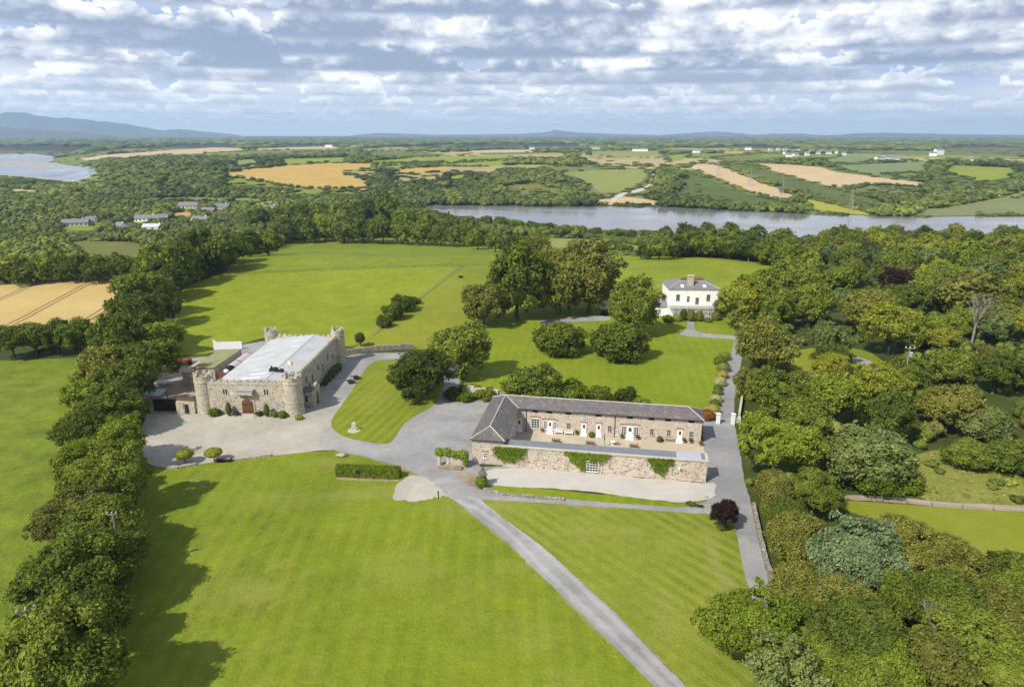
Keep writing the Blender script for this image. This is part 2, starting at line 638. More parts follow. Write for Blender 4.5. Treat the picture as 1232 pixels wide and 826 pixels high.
def watermat(name, col):
    m, t, p, co, _ = new_mat(name)
    n = t.math('ADD', t.noise(co, 0.25, 4, 0.6), t.math('MULTIPLY', t.noise(co, 0.012, 3), 1.5))
    t.put(p.inputs['Base Color'], t.mix(t.noise(co, 0.012, 4), col, tuple(c * 1.35 for c in col)))
    t.put(p.inputs['Roughness'], t.math('ADD', 0.06, t.math('MULTIPLY', t.sstep(t.noise(t.vmath('MULTIPLY', co, (0.4, 1.0, 1.0)), 0.02, 5, 0.6), 0.4, 0.65), 0.22)))
    p.inputs['Specular IOR Level'].default_value = 0.5
    bump(t, p, n, 0.16, 0.5)
    return m


GD, GL = (0.092, 0.134, 0.009), (0.192, 0.230, 0.016)
grass('lawn_grass', GD, GL, stripe=(-0.04, 1.0), width=1.25, amt=0.10, dry=0.55, worn=((440, 592, 9, 3.0, 0.55), (395, 556, 6, 2.5, 0.5), (545, 612, 4, 3, 0.5), (330, 600, 12, 4, 0.3), (480, 690, 8, 5, 0.22), (640, 760, 5, 4, 0.25), (250, 700, 6, 7, 0.2)))
grass('lawn_grass_diagonal', (0.118, 0.155, 0.015), (0.220, 0.240, 0.030), stripe=(0.82, -1.0), width=1.0, amt=0.24, dry=0.55, worn=((868, 690, 1.3, 9, 0.75), (852, 650, 1.0, 5, 0.5), (700, 640, 9, 2.0, 0.3), (600, 610, 4, 1.2, 0.4), (800, 740, 3, 6, 0.3)))
grass('lawn_grass_castle', (0.105, 0.145, 0.010), (0.200, 0.225, 0.020), stripe=(0.25, 1.0), width=1.1, amt=0.22, dry=0.40, worn=((455, 480, 5, 3, 0.35), (490, 465, 3, 4, 0.4)))
grass('lawn_grass_manor', (0.115, 0.165, 0.008), (0.200, 0.240, 0.014), stripe=(0.12, 1.0), width=1.2, amt=0.12, dry=0.5, worn=((690, 392, 8, 3, 0.6), (700, 350, 6, 4, 0.3), (850, 396, 5, 3, 0.55), (800, 430, 7, 3, 0.25), (590, 470, 4, 3, 0.4)))
grass('pasture_grass', (0.130, 0.172, 0.010), (0.225, 0.258, 0.017), stripe=None, dry=0.2, clump=1.2)
grass('hill_grass_shaded', (0.096, 0.140, 0.010), (0.190, 0.225, 0.017), stripe=None, dry=0.15, clump=1.2)  # pasture grass again, with the shade of the upper slope painted in darker
grass('paddock_grass', (0.130, 0.165, 0.012), (0.215, 0.225, 0.022), stripe=None, dry=0.35)
grass('field_grass', (0.080, 0.122, 0.010), (0.185, 0.218, 0.020), dry=0.2, clump=1.7)
grass('rough_grass', (0.110, 0.130, 0.020), (0.210, 0.220, 0.045), dry=0.75, rough_scale=2.0, clump=1.2)
grass('olive_grass', (0.095, 0.110, 0.022), (0.150, 0.160, 0.036), dry=0.4, clump=0.8)
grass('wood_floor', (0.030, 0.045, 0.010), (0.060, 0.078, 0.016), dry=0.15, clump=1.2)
grass('pale_green_field', (0.150, 0.185, 0.045), (0.215, 0.240, 0.070), dry=0.3)
grass('blue_green_field', (0.120, 0.165, 0.065), (0.165, 0.205, 0.085), dry=0.1)
grass('bright_field', (0.150, 0.200, 0.018), (0.215, 0.245, 0.028), dry=0.15)
grass('yellow_field', (0.250, 0.245, 0.025), (0.310, 0.290, 0.040), dry=0.1)
grass('marsh_grass', (0.130, 0.150, 0.060), (0.180, 0.195, 0.080), dry=0.3)
grass('plantation_grass', (0.055, 0.080, 0.020), (0.105, 0.132, 0.034), stripe=(0.9, 1.0), width=4.0, amt=0.25, dry=0.1)
grass('far_country', (0.035, 0.050, 0.018), (0.100, 0.120, 0.040), dry=0.55, rough_scale=0.14, clump=0.6)
gravel('asphalt_worn', (0.160, 0.160, 0.168), (0.300, 0.295, 0.292), patch=0.4, tint=(0.34, 0.33, 0.31), fade=((-58.0, 123.0), 14.0, 33.0, (0.27, 0.25, 0.205), (0.40, 0.375, 0.325)))
gravel('asphalt_grey', (0.165, 0.168, 0.178), (0.260, 0.255, 0.255), patch=0.45, tint=(0.34, 0.32, 0.29))
gravel('asphalt_track', (0.225, 0.222, 0.220), (0.345, 0.338, 0.330), patch=0.2, tint=(0.36, 0.35, 0.33))
gravel('verge_dirt', (0.13, 0.13, 0.035), (0.27, 0.24, 0.14), patch=0.6, tint=(0.12, 0.15, 0.02))
gravel('gravel_beige', (0.27, 0.25, 0.205), (0.40, 0.375, 0.325), patch=0.4, tint=(0.28, 0.25, 0.17))
gravel('gravel_pale', (0.36, 0.34, 0.31), (0.46, 0.44, 0.41), patch=0.3, tint=(0.33, 0.30, 0.24))
gravel('gravel_tan', (0.35, 0.30, 0.22), (0.44, 0.39, 0.30), patch=0.3, tint=(0.31, 0.25, 0.16))
gravel('rubble_bed', (0.14, 0.11, 0.07), (0.36, 0.30, 0.23), patch=0.4, tint=(0.10, 0.12, 0.03))
gravel('dirt_track', (0.22, 0.17, 0.12), (0.36, 0.30, 0.24), patch=0.5, tint=(0.14, 0.16, 0.03))
gravel('mud', (0.24, 0.23, 0.20), (0.34, 0.33, 0.30), patch=0.2)
wheat('stubble', (0.36, 0.27, 0.15), (0.46, 0.36, 0.22))
wheat('gold_crop', (0.33, 0.215, 0.055), (0.43, 0.30, 0.10))
_l0, _l1 = G(22, 384), G(98, 344)
wheat('wheat_crop', (0.34, 0.245, 0.085), (0.47, 0.36, 0.155), lane=((_l0.x, _l0.y), (_l1.x - _l0.x, _l1.y - _l0.y)), spacing=21.0)
watermat('water_grey', (0.150, 0.150, 0.155))

# ------------------------------------------------------------------ the land: one sheet cut into its regions
ST_O, ST_A = (-6.9, 108.0), R(-9.8)      # stable block frame


def st(x, y):
    c, s = math.cos(ST_A), math.sin(ST_A)
    return (ST_O[0] + x * c - y * s, ST_O[1] + x * s + y * c)


REG = []   # (name, material, world polygon, label, category)


def region(name, mat, px, label, cat, organic=1.0, world=False, smooth=True):
    w = [Vector(p) for p in px] if world else [G(*p).to_2d() for p in px]
    out = []
    rg = random.Random(len(REG) * 7 + 1)
    n = len(w)
    # cut long edges, then round the corners a little
    pts = []
    for i in range(n):
        a, b = w[i], w[(i + 1) % n]
        d = max(20.0, min(a.length, b.length))
        k = max(1, int((b - a).length / max(1.6, d * 0.025)))
        for j in range(k):
            pts.append(a.lerp(b, j / k))
    if smooth:
        for _ in range(2):
            q = []
            for i in range(len(pts)):
                a, b = pts[i], pts[(i + 1) % len(pts)]
                q += [a.lerp(b, 0.25), a.lerp(b, 0.75)]
            pts = q
    if organic > 0:
        m = len(pts)
        off, ph = [], [(rg.uniform(0.15, 0.5), rg.uniform(0, 6), rg.uniform(0, 6)) for _ in range(4)]
        for i, p in enumerate(pts):
            d = p.length
            amp = (0.07 + 0.0007 * d) * organic
            q = p * (40.0 / max(40, d))
            off.append(Vector((sum(math.sin(f * q.y * 3 + a) for f, a, b in ph) + rg.gauss(0, 0.6),
                               sum(math.sin(f * q.x * 3 + b) for f, a, b in ph) + rg.gauss(0, 0.6))) * amp * 0.5)
        pts = [p + o for p, o in zip(pts, off)]
    REG.append((name, mat, [(p.x, p.y) for p in pts], label, cat))


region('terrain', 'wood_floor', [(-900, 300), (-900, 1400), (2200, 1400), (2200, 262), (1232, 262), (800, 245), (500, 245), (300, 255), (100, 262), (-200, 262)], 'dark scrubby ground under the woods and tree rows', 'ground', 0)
region('field', 'field_grass', [(-500, 446), (0, 433), (105, 430), (128, 440), (115, 480), (92, 540), (66, 620), (40, 720), (-40, 900), (-200, 1500), (-1800, 1500)], 'rough green field left of the long tree row', 'field')
region('lawn', 'lawn_grass', [(172, 552), (165, 600), (150, 660), (130, 740), (90, 860), (60, 1000), (40, 1600), (1050, 1600), (935, 830), (906, 705), (890, 640), (880, 600), (600, 590), (480, 540), (300, 545)], 'big mown front lawn between the forecourt and the drive', 'lawn')
region('paddock', 'paddock_grass', [(420, 421), (500, 419), (556, 424), (590, 370), (615, 340), (650, 320), (600, 318), (556, 321), (500, 362), (446, 404)], 'sloping paddock between stone wall and big beeches', 'paddock')
region('field', 'pasture_grass', [(205, 428), (213, 400), (208, 365), (222, 345), (272, 327), (318, 301), (355, 290), (395, 286), (440, 285.5), (520, 287), (600, 296), (640, 305), (600, 321), (555, 322), (500, 363), (446, 405), (425, 417), (320, 405), (255, 424)], 'bright green pasture hill behind the castle', 'field')
region('field', 'hill_grass_shaded', [(272, 329.5), (318, 301), (355, 290), (395, 286), (440, 285.5), (520, 287), (600, 296), (640, 305), (600, 320), (556, 320.5), (500, 321.5), (420, 324), (340, 328)], 'upper part of the pasture hill above the dark fence', 'field')
region('field', 'pasture_grass', [(600, 323), (640, 305), (740, 307), (850, 310), (942, 319), (955, 335), (892, 362), (800, 378), (700, 368), (590, 360)], 'bright green pasture behind the white house', 'field')
region('field', 'pale_green_field', [(598, 282), (660, 286), (720, 288.5), (785, 297), (778, 304), (740, 306), (640, 303), (600, 293)], 'pale field beyond the hedge, below the river', 'field')
region('lawn', 'lawn_grass_manor', [(556, 470), (572, 420), (590, 365), (640, 352), (700, 358), (800, 375), (888, 378), (895, 400), (884, 425), (872, 450), (862, 478), (853, 500), (846, 503), (840, 508), (720, 492), (620, 484), (600, 480), (558, 476)], 'mown lawn in front of the white house', 'lawn')
region('wheat_field', 'wheat_crop', [(-200, 350), (0, 343), (70, 338), (141, 338), (141, 356), (128, 384), (112, 392), (-200, 402)], 'ripe wheat field with tramlines on the left', 'field')
region('wheat_field', 'wheat_crop', [(-80, 306), (4, 309), (13, 316), (4, 322), (-80, 324)], 'small wheat corner at the left edge behind trees', 'field')
region('field', 'olive_grass', [(73, 291), (110, 289), (170, 291), (188, 301), (180, 313), (130, 314), (80, 305)], 'olive rough field below the bungalows', 'field')
region('meadow', 'rough_grass', [(1098, 548), (1130, 540), (1170, 556), (1232, 574), (1420, 600), (1420, 620), (1232, 611), (1180, 606), (1110, 601), (1092, 578)], 'rough yellowing meadow in the right wood', 'meadow')
region('paddock', 'paddock_grass', [(1012, 602), (1120, 608), (1232, 614), (1420, 624), (1420, 740), (1232, 690), (1180, 665), (1120, 645), (1060, 628), (1010, 612)], 'green paddock below the dirt track on the right', 'paddock')
region('dirt_track', 'dirt_track', [(1016, 594), (1060, 597), (1130, 602), (1232, 609), (1420, 618), (1420, 628), (1232, 615.5), (1120, 608), (1050, 602.5), (1016, 600.5)], 'brown dirt track through the clearing on the right', 'track')
region('glade', 'paddock_grass', [(945, 424), (1000, 414), (1045, 422), (1072, 440), (1055, 454), (1000, 455), (955, 452)], 'small sunlit glade in the right wood', 'glade')
region('woodland_road', 'asphalt_worn', [(1003, 427), (1030, 428), (1055, 437), (1078, 447), (1074, 451), (1050, 443), (1028, 435), (1003, 433)], 'short stretch of grey road in the glade', 'road')
def widen(pts, d):
    n = len(pts)
    out = []
    A = sum(pts[i].x * pts[(i + 1) % n].y - pts[(i + 1) % n].x * pts[i].y for i in range(n))
    sg = 1 if A > 0 else -1
    for i in range(n):
        a, b, c = pts[i - 1], pts[i], pts[(i + 1) % n]
        t1, t2 = (b - a).normalized(), (c - b).normalized()
        nr = Vector((t1.y + t2.y, -t1.x - t2.x)) * sg
        if nr.length < 1e-6:
            nr = Vector((t1.y, -t1.x)) * sg
        out.append(b + nr.normalized() * d)
    return out


DRIVE_PX = [(362, 503), (372, 478), (412, 440), (416, 427.5), (448, 424.5), (480, 424), (505, 424.5), (545, 433), (554, 442), (553, 462), (546, 484), (561, 483), (606, 470), (625, 520), (590, 545), (572, 561), (620, 560), (628, 563), (592, 574), (586, 592), (680, 600), (760, 607), (828, 609), (860, 600), (905, 608), (893, 640), (886, 640), (880, 620), (855, 617), (740, 610), (680, 607), (620, 601.5), (586, 599), (578, 601), (612, 628), (650, 656), (690, 691), (742, 738), (797, 795), (838, 840), (960, 955), (900, 960), (797, 834), (762, 798), (700, 737), (650, 690), (612, 651), (576, 624), (552, 604), (534, 594), (505, 572), (480, 559.5), (440.5, 549.5), (402, 541.5), (385, 538), (385, 510)]
region('verge', 'verge_dirt', widen([G(*p).to_2d() for p in DRIVE_PX], 0.32), 'worn dirt and grass verge along the driveway', 'verge', 3.0, world=True)
region('forecourt', 'gravel_beige', [(160, 535), (176, 496), (240, 497), (365, 499), (388, 503), (390, 520), (404, 541.5), (388, 541), (326, 547.5), (280, 553), (212, 561), (172, 563), (160, 552)], 'pale gravel forecourt before the castle', 'forecourt')
region('yard', 'dirt_track', [(180, 497), (236, 498), (262, 452), (262, 428), (225, 430), (190, 450), (176, 475)], 'dusty service yard left of the castle', 'yard')
region('yard', 'asphalt_worn', [(257, 421), (322, 409), (334, 425), (262, 462)], 'grey gravel yard behind the flat roofed stone shed', 'yard')
region('driveway', 'asphalt_worn', DRIVE_PX, 'weathered grey driveway curving past castle and stables', 'driveway')
def strip(name, mat, px, half, label, cat, off=0.0, organic=1.5):
    c = [G(*p).to_2d() for p in px]
    pts = []
    for i in range(len(c) - 1):
        n = max(1, int((c[i + 1] - c[i]).length / 2))
        pts += [c[i].lerp(c[i + 1], k / n) for k in range(n)]
    pts.append(c[-1])
    L, Rr = [], []
    for i, p in enumerate(pts):
        d = (pts[min(i + 1, len(pts) - 1)] - pts[max(i - 1, 0)]).normalized()
        nr = Vector((-d.y, d.x))
        L.append(p + nr * (off + half))
        Rr.append(p + nr * (off - half))
    region(name, mat, L + Rr[::-1], label, cat, organic, world=True)


DIAG = [(556, 598), (584, 612), (611, 633), (632, 650), (671, 690), (722, 737), (780, 795), (815, 828), (900, 920)]
for _s, _w in ((1, 'left'), (-1, 'right')):
    strip('tyre_track', 'asphalt_track', DIAG, 0.42, f'paler worn {_w} wheel track along the diagonal drive', 'wheel track', 0.85 * _s, 2.0)
region('road', 'asphalt_grey', [(846, 504), (864, 506), (864, 470), (870, 452), (880, 425), (886, 400), (900, 400), (893, 430), (888, 455), (884, 480), (884, 508), (890, 540), (896, 578), (908, 620), (920, 668), (930, 716), (940, 760), (916, 760), (902, 712), (894, 683), (886, 640), (876, 612), (850, 606), (846, 580)], 'grey tarmac lane running up to the white gate', 'road')
region('lawn', 'lawn_grass_castle', [(440.5, 442), (451, 433), (480, 431), (505, 431.5), (528, 445), (536, 462), (526, 482), (517, 492), (497, 501), (484, 511.5), (476, 525), (470, 534), (452, 533), (422, 528), (403, 520), (396.4, 510), (401.5, 499.5), (420, 474)], 'triangular mown lawn beside the castle drive', 'lawn', 0.4)
region('bed', 'rubble_bed', [(404, 573), (440, 572), (482, 574), (483, 579), (440, 578.5), (403, 577)], 'narrow bare earth bed along the clipped hedge', 'bed', 2.0)
region('car_park', 'gravel_pale', [(585, 562), (620, 561), (850, 580), (862, 580), (860, 598), (822, 604), (760, 597), (680, 589), (590, 583), (586, 573)], 'pale gravel parking strip below the stable wall', 'car park', 2.0)
region('turning_bay', 'gravel_beige', [(470, 592), (478, 580), (484, 572), (508, 572), (528, 590), (537, 598), (520, 601), (500, 602.5), (476, 599.5)], 'pale gravel lay-by next to the box hedge', 'lay-by', 5.0)
region('rubble_bed', 'rubble_bed', [(547, 570), (556, 566), (574, 570), (580, 583), (590, 590), (578, 591), (562, 583), (550, 577)], 'stony brown bed at the drive junction', 'bed')
region('lawn', 'lawn_grass_manor', [(592, 583), (680, 590), (760, 598), (821, 605), (822, 610), (760, 605.5), (680, 600), (610, 594), (586, 590)], 'narrow grass strip below the gravel parking', 'lawn', 0.4)
region('lawn', 'lawn_grass_diagonal', [(579, 602), (620, 603), (680, 608), (760, 612.5), (856, 619), (880, 622), (886, 640), (894, 683), (903, 714), (915, 760), (935, 830), (990, 960), (950, 940), (838, 836), (799, 795), (743, 738), (691, 691), (651, 656), (613, 628)], 'striped triangular lawn between drive and lane', 'lawn', 0.5)
region('courtyard', 'gravel_tan', [st(5.4, 2.55), st(40.4, 2.55), st(40.4, 15.2), st(5.4, 15.2)], 'tan gravel courtyard inside the stable range', 'courtyard', 0, world=True, smooth=False)
region('path', 'asphalt_worn', [(648, 386), (690, 381.5), (735, 379.5), (735, 385), (692, 387), (650, 390)], 'shaded lane under the big beeches', 'path')
region('path', 'asphalt_worn', [(816, 401), (825, 397), (827, 384), (834, 384), (835, 397), (846, 401), (895, 405), (895, 409), (850, 406), (820, 404)], 'grey path to the front door of the white house', 'path')
# far country
F = 'field'
region('terrain', 'far_country', [(-3000, 262), (-200, 262), (100, 262), (300, 255), (500, 245), (800, 245), (1232, 262), (4000, 262), (4000, 163.2), (-3000, 163.2)], 'wooded farmland stretching to the horizon', 'countryside', 0, smooth=False)
region('river', 'water_grey', [(505, 247.5), (560, 247), (640, 248), (720, 248.2), (800, 249), (870, 252.5), (980, 257.5), (1100, 261), (1232, 260), (1500, 262), (1500, 292), (1232, 290), (1100, 290), (960, 286.5), (900, 283), (812, 281), (760, 279), (700, 273.5), (640, 270), (590, 266.5), (530, 257), (505, 251)], 'broad grey river crossing the valley', 'river', 1.5)
region('marsh', 'marsh_grass', [(1102, 253), (1153, 246), (1187, 239), (1240, 234), (1400, 236), (1400, 259), (1232, 258.5), (1102, 260)], 'pale reed marsh on the far river bank', 'marsh')
region('riverbank', 'marsh_grass', [(640, 271), (700, 274), (760, 279.5), (812, 282), (900, 284), (900, 288), (812, 286), (760, 283), (700, 278)], 'green reedy strip on the near river bank', 'riverbank')
region('bay', 'water_grey', [(-300, 184), (0, 186), (37, 184.5), (65, 188), (63, 195), (128, 201), (113, 210), (99, 218), (68, 217), (34, 213), (0, 211), (-300, 209)], 'pale estuary bay at the far left', 'bay', 1.5)
region('mudflat', 'mud', [(-300, 195), (0, 194), (40, 194.5), (66, 196.5), (90, 200), (40, 201), (0, 199.5), (-300, 200)], 'brown mud flat in the estuary bay', 'mud flat')
for mat, lab, pts in [
    ('stubble', 'long thin straw coloured field under the left hills', [(97, 190.7), (150, 184.5), (205, 180.5), (256, 177.2), (300, 178.5), (297, 182), (205, 186), (147, 189.7), (102, 193)]),
    ('stubble', 'thin beige field near the skyline left of centre', [(304, 178.5), (406, 175.8), (406, 178.5), (306, 180.6)]),
    ('gold_crop', 'large golden cornfield left of the river', [(262, 208.5), (300, 203.5), (341, 199.5), (400, 196.5), (452, 196.5), (451, 203), (412, 205), (413, 210), (447, 218.5), (436, 226), (400, 227), (360, 226), (330, 221), (312, 216.5), (290, 214), (265, 212)]),
    ('gold_crop', 'small golden field left of the large cornfield', [(186, 212.5), (225, 210.5), (226, 214.5), (187, 216)]),
    ('marsh_grass', 'narrow marshy field behind the bungalows', [(190, 236.5), (250, 237), (320, 240), (321, 243), (250, 242), (192, 241.5)]),
    ('pale_green_field', 'small green field on the left skyline', [(276, 193), (314, 191), (315, 196), (283, 198.5)]),
    ('bright_field', 'green field above the golden cornfield', [(331, 191.5), (420, 189), (422, 194.5), (345, 198)]),
    ('pale_green_field', 'pale green field with dry patch above the river', [(662, 207.5), (720, 204.5), (778, 203), (783, 213), (776, 220), (737, 233), (722, 232), (716, 226), (690, 215)]),
    ('stubble', 'dry tan patch by the far river bank', [(716, 240), (745, 236), (775, 239), (795, 243), (790, 246.5), (712, 246.5)]),
    ('gold_crop', 'thin golden field right of the large cornfield', [(459, 208), (499, 201.5), (536, 200.6), (547, 201.8), (509, 207), (465, 210.5)]),
    ('bright_field', 'light green strip between far hedges', [(516, 198.5), (560, 195.5), (604, 193), (618, 195), (591, 200.5), (553, 200.5)]),
    ('bright_field', 'small green field inside the hill wood', [(523, 215.5), (560, 208.5), (566, 212), (553, 217.5)]),
    ('pale_green_field', 'thin green strip on the skyline left of centre', [(430, 179), (492, 178), (492, 180.5), (432, 181.5)]),
    ('stubble', 'thin beige strip on the skyline at centre', [(560, 181.5), (600, 180), (645, 180), (645, 183), (565, 184)]),
    ('pale_green_field', 'pale field on the skyline right of centre', [(707, 182), (795, 181.5), (797, 187.5), (760, 188.5), (710, 187)]),
    ('bright_field', 'long green field under the centre skyline', [(440, 194), (499, 189), (610, 187), (618, 191), (560, 193.5), (450, 197)]),
    ('olive_grass', 'olive clearing on the wooded hill by the river', [(600, 224), (640, 219), (660, 222.5), (684, 238), (662, 233), (640, 228), (606, 228.5)]),
    ('stubble', 'long pinkish stubble field sloping to the plantation', [(827, 200.5), (838, 196.5), (880, 205), (925, 222), (964, 239), (938, 239.5), (894, 229.5), (850, 211)]),
    ('yellow_field', 'bright yellow strip running down to the river', [(958, 239.5), (975, 238.5), (1003, 246), (1047, 256), (1044, 259), (989, 254.5), (972, 247)]),
    ('stubble', 'broad pinkish stubble field on the right hill', [(880, 195.5), (930, 197), (982, 200), (1003, 207), (1071, 215), (1130, 221.5), (1119, 225.5), (1050, 222), (1003, 225.5), (975, 218), (924, 204)]),
    ('plantation_grass', 'young tree plantation between the stubble fields', [(842, 193.5), (878, 196), (922, 205), (972, 219), (1003, 227), (1060, 240), (1090, 254), (1052, 257), (1003, 245), (965, 237), (927, 220), (882, 203.5)]),
    ('plantation_grass', 'young plantation on the far bank left of stubble', [(812, 230), (822, 206), (845, 212), (890, 231), (935, 241), (972, 250), (975, 255), (870, 250), (812, 244)]),
    ('blue_green_field', 'blue green field on the right skyline', [(1003, 199), (1060, 196), (1126, 194), (1105, 206), (1052, 211), (1015, 205)]),
    ('blue_green_field', 'smaller blue green field beyond the village', [(986, 193.5), (1016, 186.5), (1057, 190), (1040, 195), (1003, 197)]),
    ('bright_field', 'bright yellow green field on the far right', [(1132, 206), (1143, 198.5), (1224, 202), (1221, 212), (1180, 218.6)]),
    ('olive_grass', 'olive field above the plantation', [(856, 189), (900, 186), (942, 192.5), (880, 195)]),
    ('yellow_field', 'small yellow field left of the village', [(868, 181.5), (900, 181.5), (900, 185), (868, 184.5)]),
    ('bright_field', 'light green field at the top of the track', [(800, 187), (832, 185), (820, 193), (805, 194)]),
    ('pale_green_field', 'pale green slope above the marsh', [(1150, 246), (1190, 238), (1240, 228), (1300, 226), (1300, 236), (1240, 235)]),
    ('bright_field', 'garden lawn in front of the long bungalow', [(62, 274), (90, 271), (126, 273), (126, 279), (90, 281), (66, 279)]),
    ('bright_field', 'garden lawn beside the white bungalow', [(148, 265), (166, 264), (190, 268), (190, 273), (152, 272)]),
    ('gold_crop', 'dry yellow plot between the bungalows', [(200, 256), (230, 254), (240, 259), (236, 263), (206, 262)]),
    ('stubble', 'pale strip of field behind the trees at left', [(0, 228), (20, 227), (58, 229), (58, 231), (10, 231)]),
]:
    region('field', mat, pts, lab, 'field', 1.0)
region('farm_track', 'gravel_pale', [(783, 207), (790, 208), (789, 216), (785, 225.5), (772, 230), (755, 234), (744, 238), (740, 243), (735, 243), (738, 236), (752, 231), (769, 227.5), (780, 223), (784, 214)], 'pale farm track curving down to the river', 'track')


def build_land():
    pts, edges = [], []
    for (_, _, poly, _, _) in REG:
        b = len(pts)
        pts += [Vector(p) for p in poly]
        n = len(poly)
        edges += [(b + i, b + (i + 1) % n) for i in range(n)]
    rings = []
    r = 12.0
    while r < 17500:
        rings.append(r)
        r *= 1.055
    rng = np.random.default_rng(3)
    for k, r in enumerate(rings):
        n_front = 96
        for i in range(n_front):
            a = R(-72 + 144 * (i + 0.5 * (k % 2)) / n_front)
            rr = r * (1 + rng.uniform(-0.012, 0.012))
            pts.append(Vector((rr * math.sin(a), rr * math.cos(a))))
        for i in range(22):
            a = R(76 + 208 * (i + 0.5) / 22)
            pts.append(Vector((r * math.sin(a), r * math.cos(a))))
    vs, _, fs, _, _, _ = delaunay_2d_cdt(pts, edges, [], 0, 1e-3, False)
    V = np.array([(v.x, v.y) for v in vs])
    tri = np.array([f for f in fs if len(f) == 3])
    cen = V[tri].mean(axis=1)
    reg = np.full(len(tri), -1)
    for i, (_, _, poly, _, _) in enumerate(REG):
        P = np.array(poly)
        lo, hi = P.min(0), P.max(0)
        idx = np.where((cen[:, 0] >= lo[0]) & (cen[:, 0] <= hi[0]) & (cen[:, 1] >= lo[1]) & (cen[:, 1] <= hi[1]))[0]
        if len(idx) == 0:
            continue
        c = cen[idx]
        ins = np.zeros(len(idx), bool)
        Q = np.roll(P, -1, axis=0)
        for (x1, y1), (x2, y2) in zip(P, Q):
            if y1 == y2:
                continue
            cond = ((y1 > c[:, 1]) != (y2 > c[:, 1])) & (c[:, 0] < (x2 - x1) * (c[:, 1] - y1) / (y2 - y1) + x1)
            ins ^= cond
        reg[idx[ins]] = i
    # outside every drawn region: near land is wood floor, far land is far country
    rad = np.hypot(cen[:, 0], cen[:, 1])
    i_far = [k for k, q in enumerate(REG) if q[1] == 'far_country'][0]
    reg[(reg < 0) & (rad > 500)] = i_far
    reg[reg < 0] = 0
    Z = T(V[:, 0], V[:, 1])
    for i, (name, mat, poly, label, cat) in enumerate(REG):
        t = tri[reg == i]
        if len(t) == 0:
            print('empty region', name, label)
            continue
        u, inv = np.unique(t, return_inverse=True)
        inv = inv.reshape(t.shape)
        a = V[t]
        area = (a[:, 1, 0] - a[:, 0, 0]) * (a[:, 2, 1] - a[:, 0, 1]) - (a[:, 1, 1] - a[:, 0, 1]) * (a[:, 2, 0] - a[:, 0, 0])
        inv[area < 0] = inv[area < 0][:, ::-1]
        me = bpy.data.meshes.new(name)
        me.from_pydata([(V[k, 0], V[k, 1], Z[k]) for k in u], [], inv.tolist())
        me.materials.append(MATS[mat])
        me.polygons.foreach_set('use_smooth', [True] * len(me.polygons))
        o = bpy.data.objects.new(name, me)
        COL.objects.link(o)
        tag(o, label, cat, None, 'structure')
    return None


build_land()


def patchwork(name):
    m, t, p, co, _ = new_mat(name)
    w = t.vmath('ADD', t.vmath('MULTIPLY', co, (0.0036, 0.0024, 0.0)), t.vmath('SCALE', t.noise_col(co, 0.004), None, 0.35))
    vo = t.node('ShaderNodeTexVoronoi', feature='F1', voronoi_dimensions='2D')
    t.put(vo.inputs['Vector'], w)
    vo.inputs['Scale'].default_value = 1.0
    sp = t.node('ShaderNodeSeparateColor')
    t.l.new(vo.outputs['Color'], sp.inputs[0])
    c = t.ramp(sp.outputs[0], [(0.0, (0.105, 0.130, 0.030)), (0.22, (0.150, 0.185, 0.026)), (0.40, (0.330, 0.270, 0.130)), (0.52, (0.125, 0.150, 0.045)), (0.68, (0.175, 0.205, 0.040)), (0.82, (0.290, 0.240, 0.105)), (0.92, (0.080, 0.100, 0.028))], 'CONSTANT')
    n = t.math('ADD', 0.72, t.math('MULTIPLY', t.noise(co, 0.02, 5, 0.7), 0.55))
    c = t.vmath('MULTIPLY', c, t.combine(n, n, n))
    ln = t.node('ShaderNodeVectorMath', operation='LENGTH')
    t.put(ln.inputs[0], co)
    dd = t.math('ADD', ln.outputs['Value'], t.math('MULTIPLY', t.noise(co, 0.0012, 4), 1500.0))
    c = t.mix(t.sstep(dd, 3000, 4200), c, (0.024, 0.034, 0.022))     # the plain beyond is nearly all wood
    t.put(p.inputs['Base Color'], c)
    p.inputs['Roughness'].default_value = 0.9
    p.inputs['Specular IOR Level'].default_value = 0.1
    return m


_pw = patchwork('field_patchwork')
for _o in scene.objects:
    if _o.type == 'MESH' and _o.data.materials and _o.data.materials[0] == MATS['far_country']:
        _o.data.materials[0] = _pw


def in_region(x, y, skip=('wood_floor', 'far_country')):
    """material of the topmost drawn region at a point"""
    for (_, mat, poly, _, _), bb in zip(reversed(REG), reversed(REG_BB)):
        if bb[0] <= x <= bb[2] and bb[1] <= y <= bb[3]:
            ins = False
            n = len(poly)
            j = n - 1
            for i in range(n):
                xi, yi = poly[i]
                xj, yj = poly[j]
                if (yi > y) != (yj > y) and x < (xj - xi) * (y - yi) / (yj - yi) + xi:
                    ins = not ins
                j = i
            if ins:
                return mat
    return 'wood_floor' if math.hypot(x, y) < 500 else 'far_country'


REG_BB = [(min(p[0] for p in q[2]), min(p[1] for p in q[2]), max(p[0] for p in q[2]), max(p[1] for p in q[2])) for q in REG]


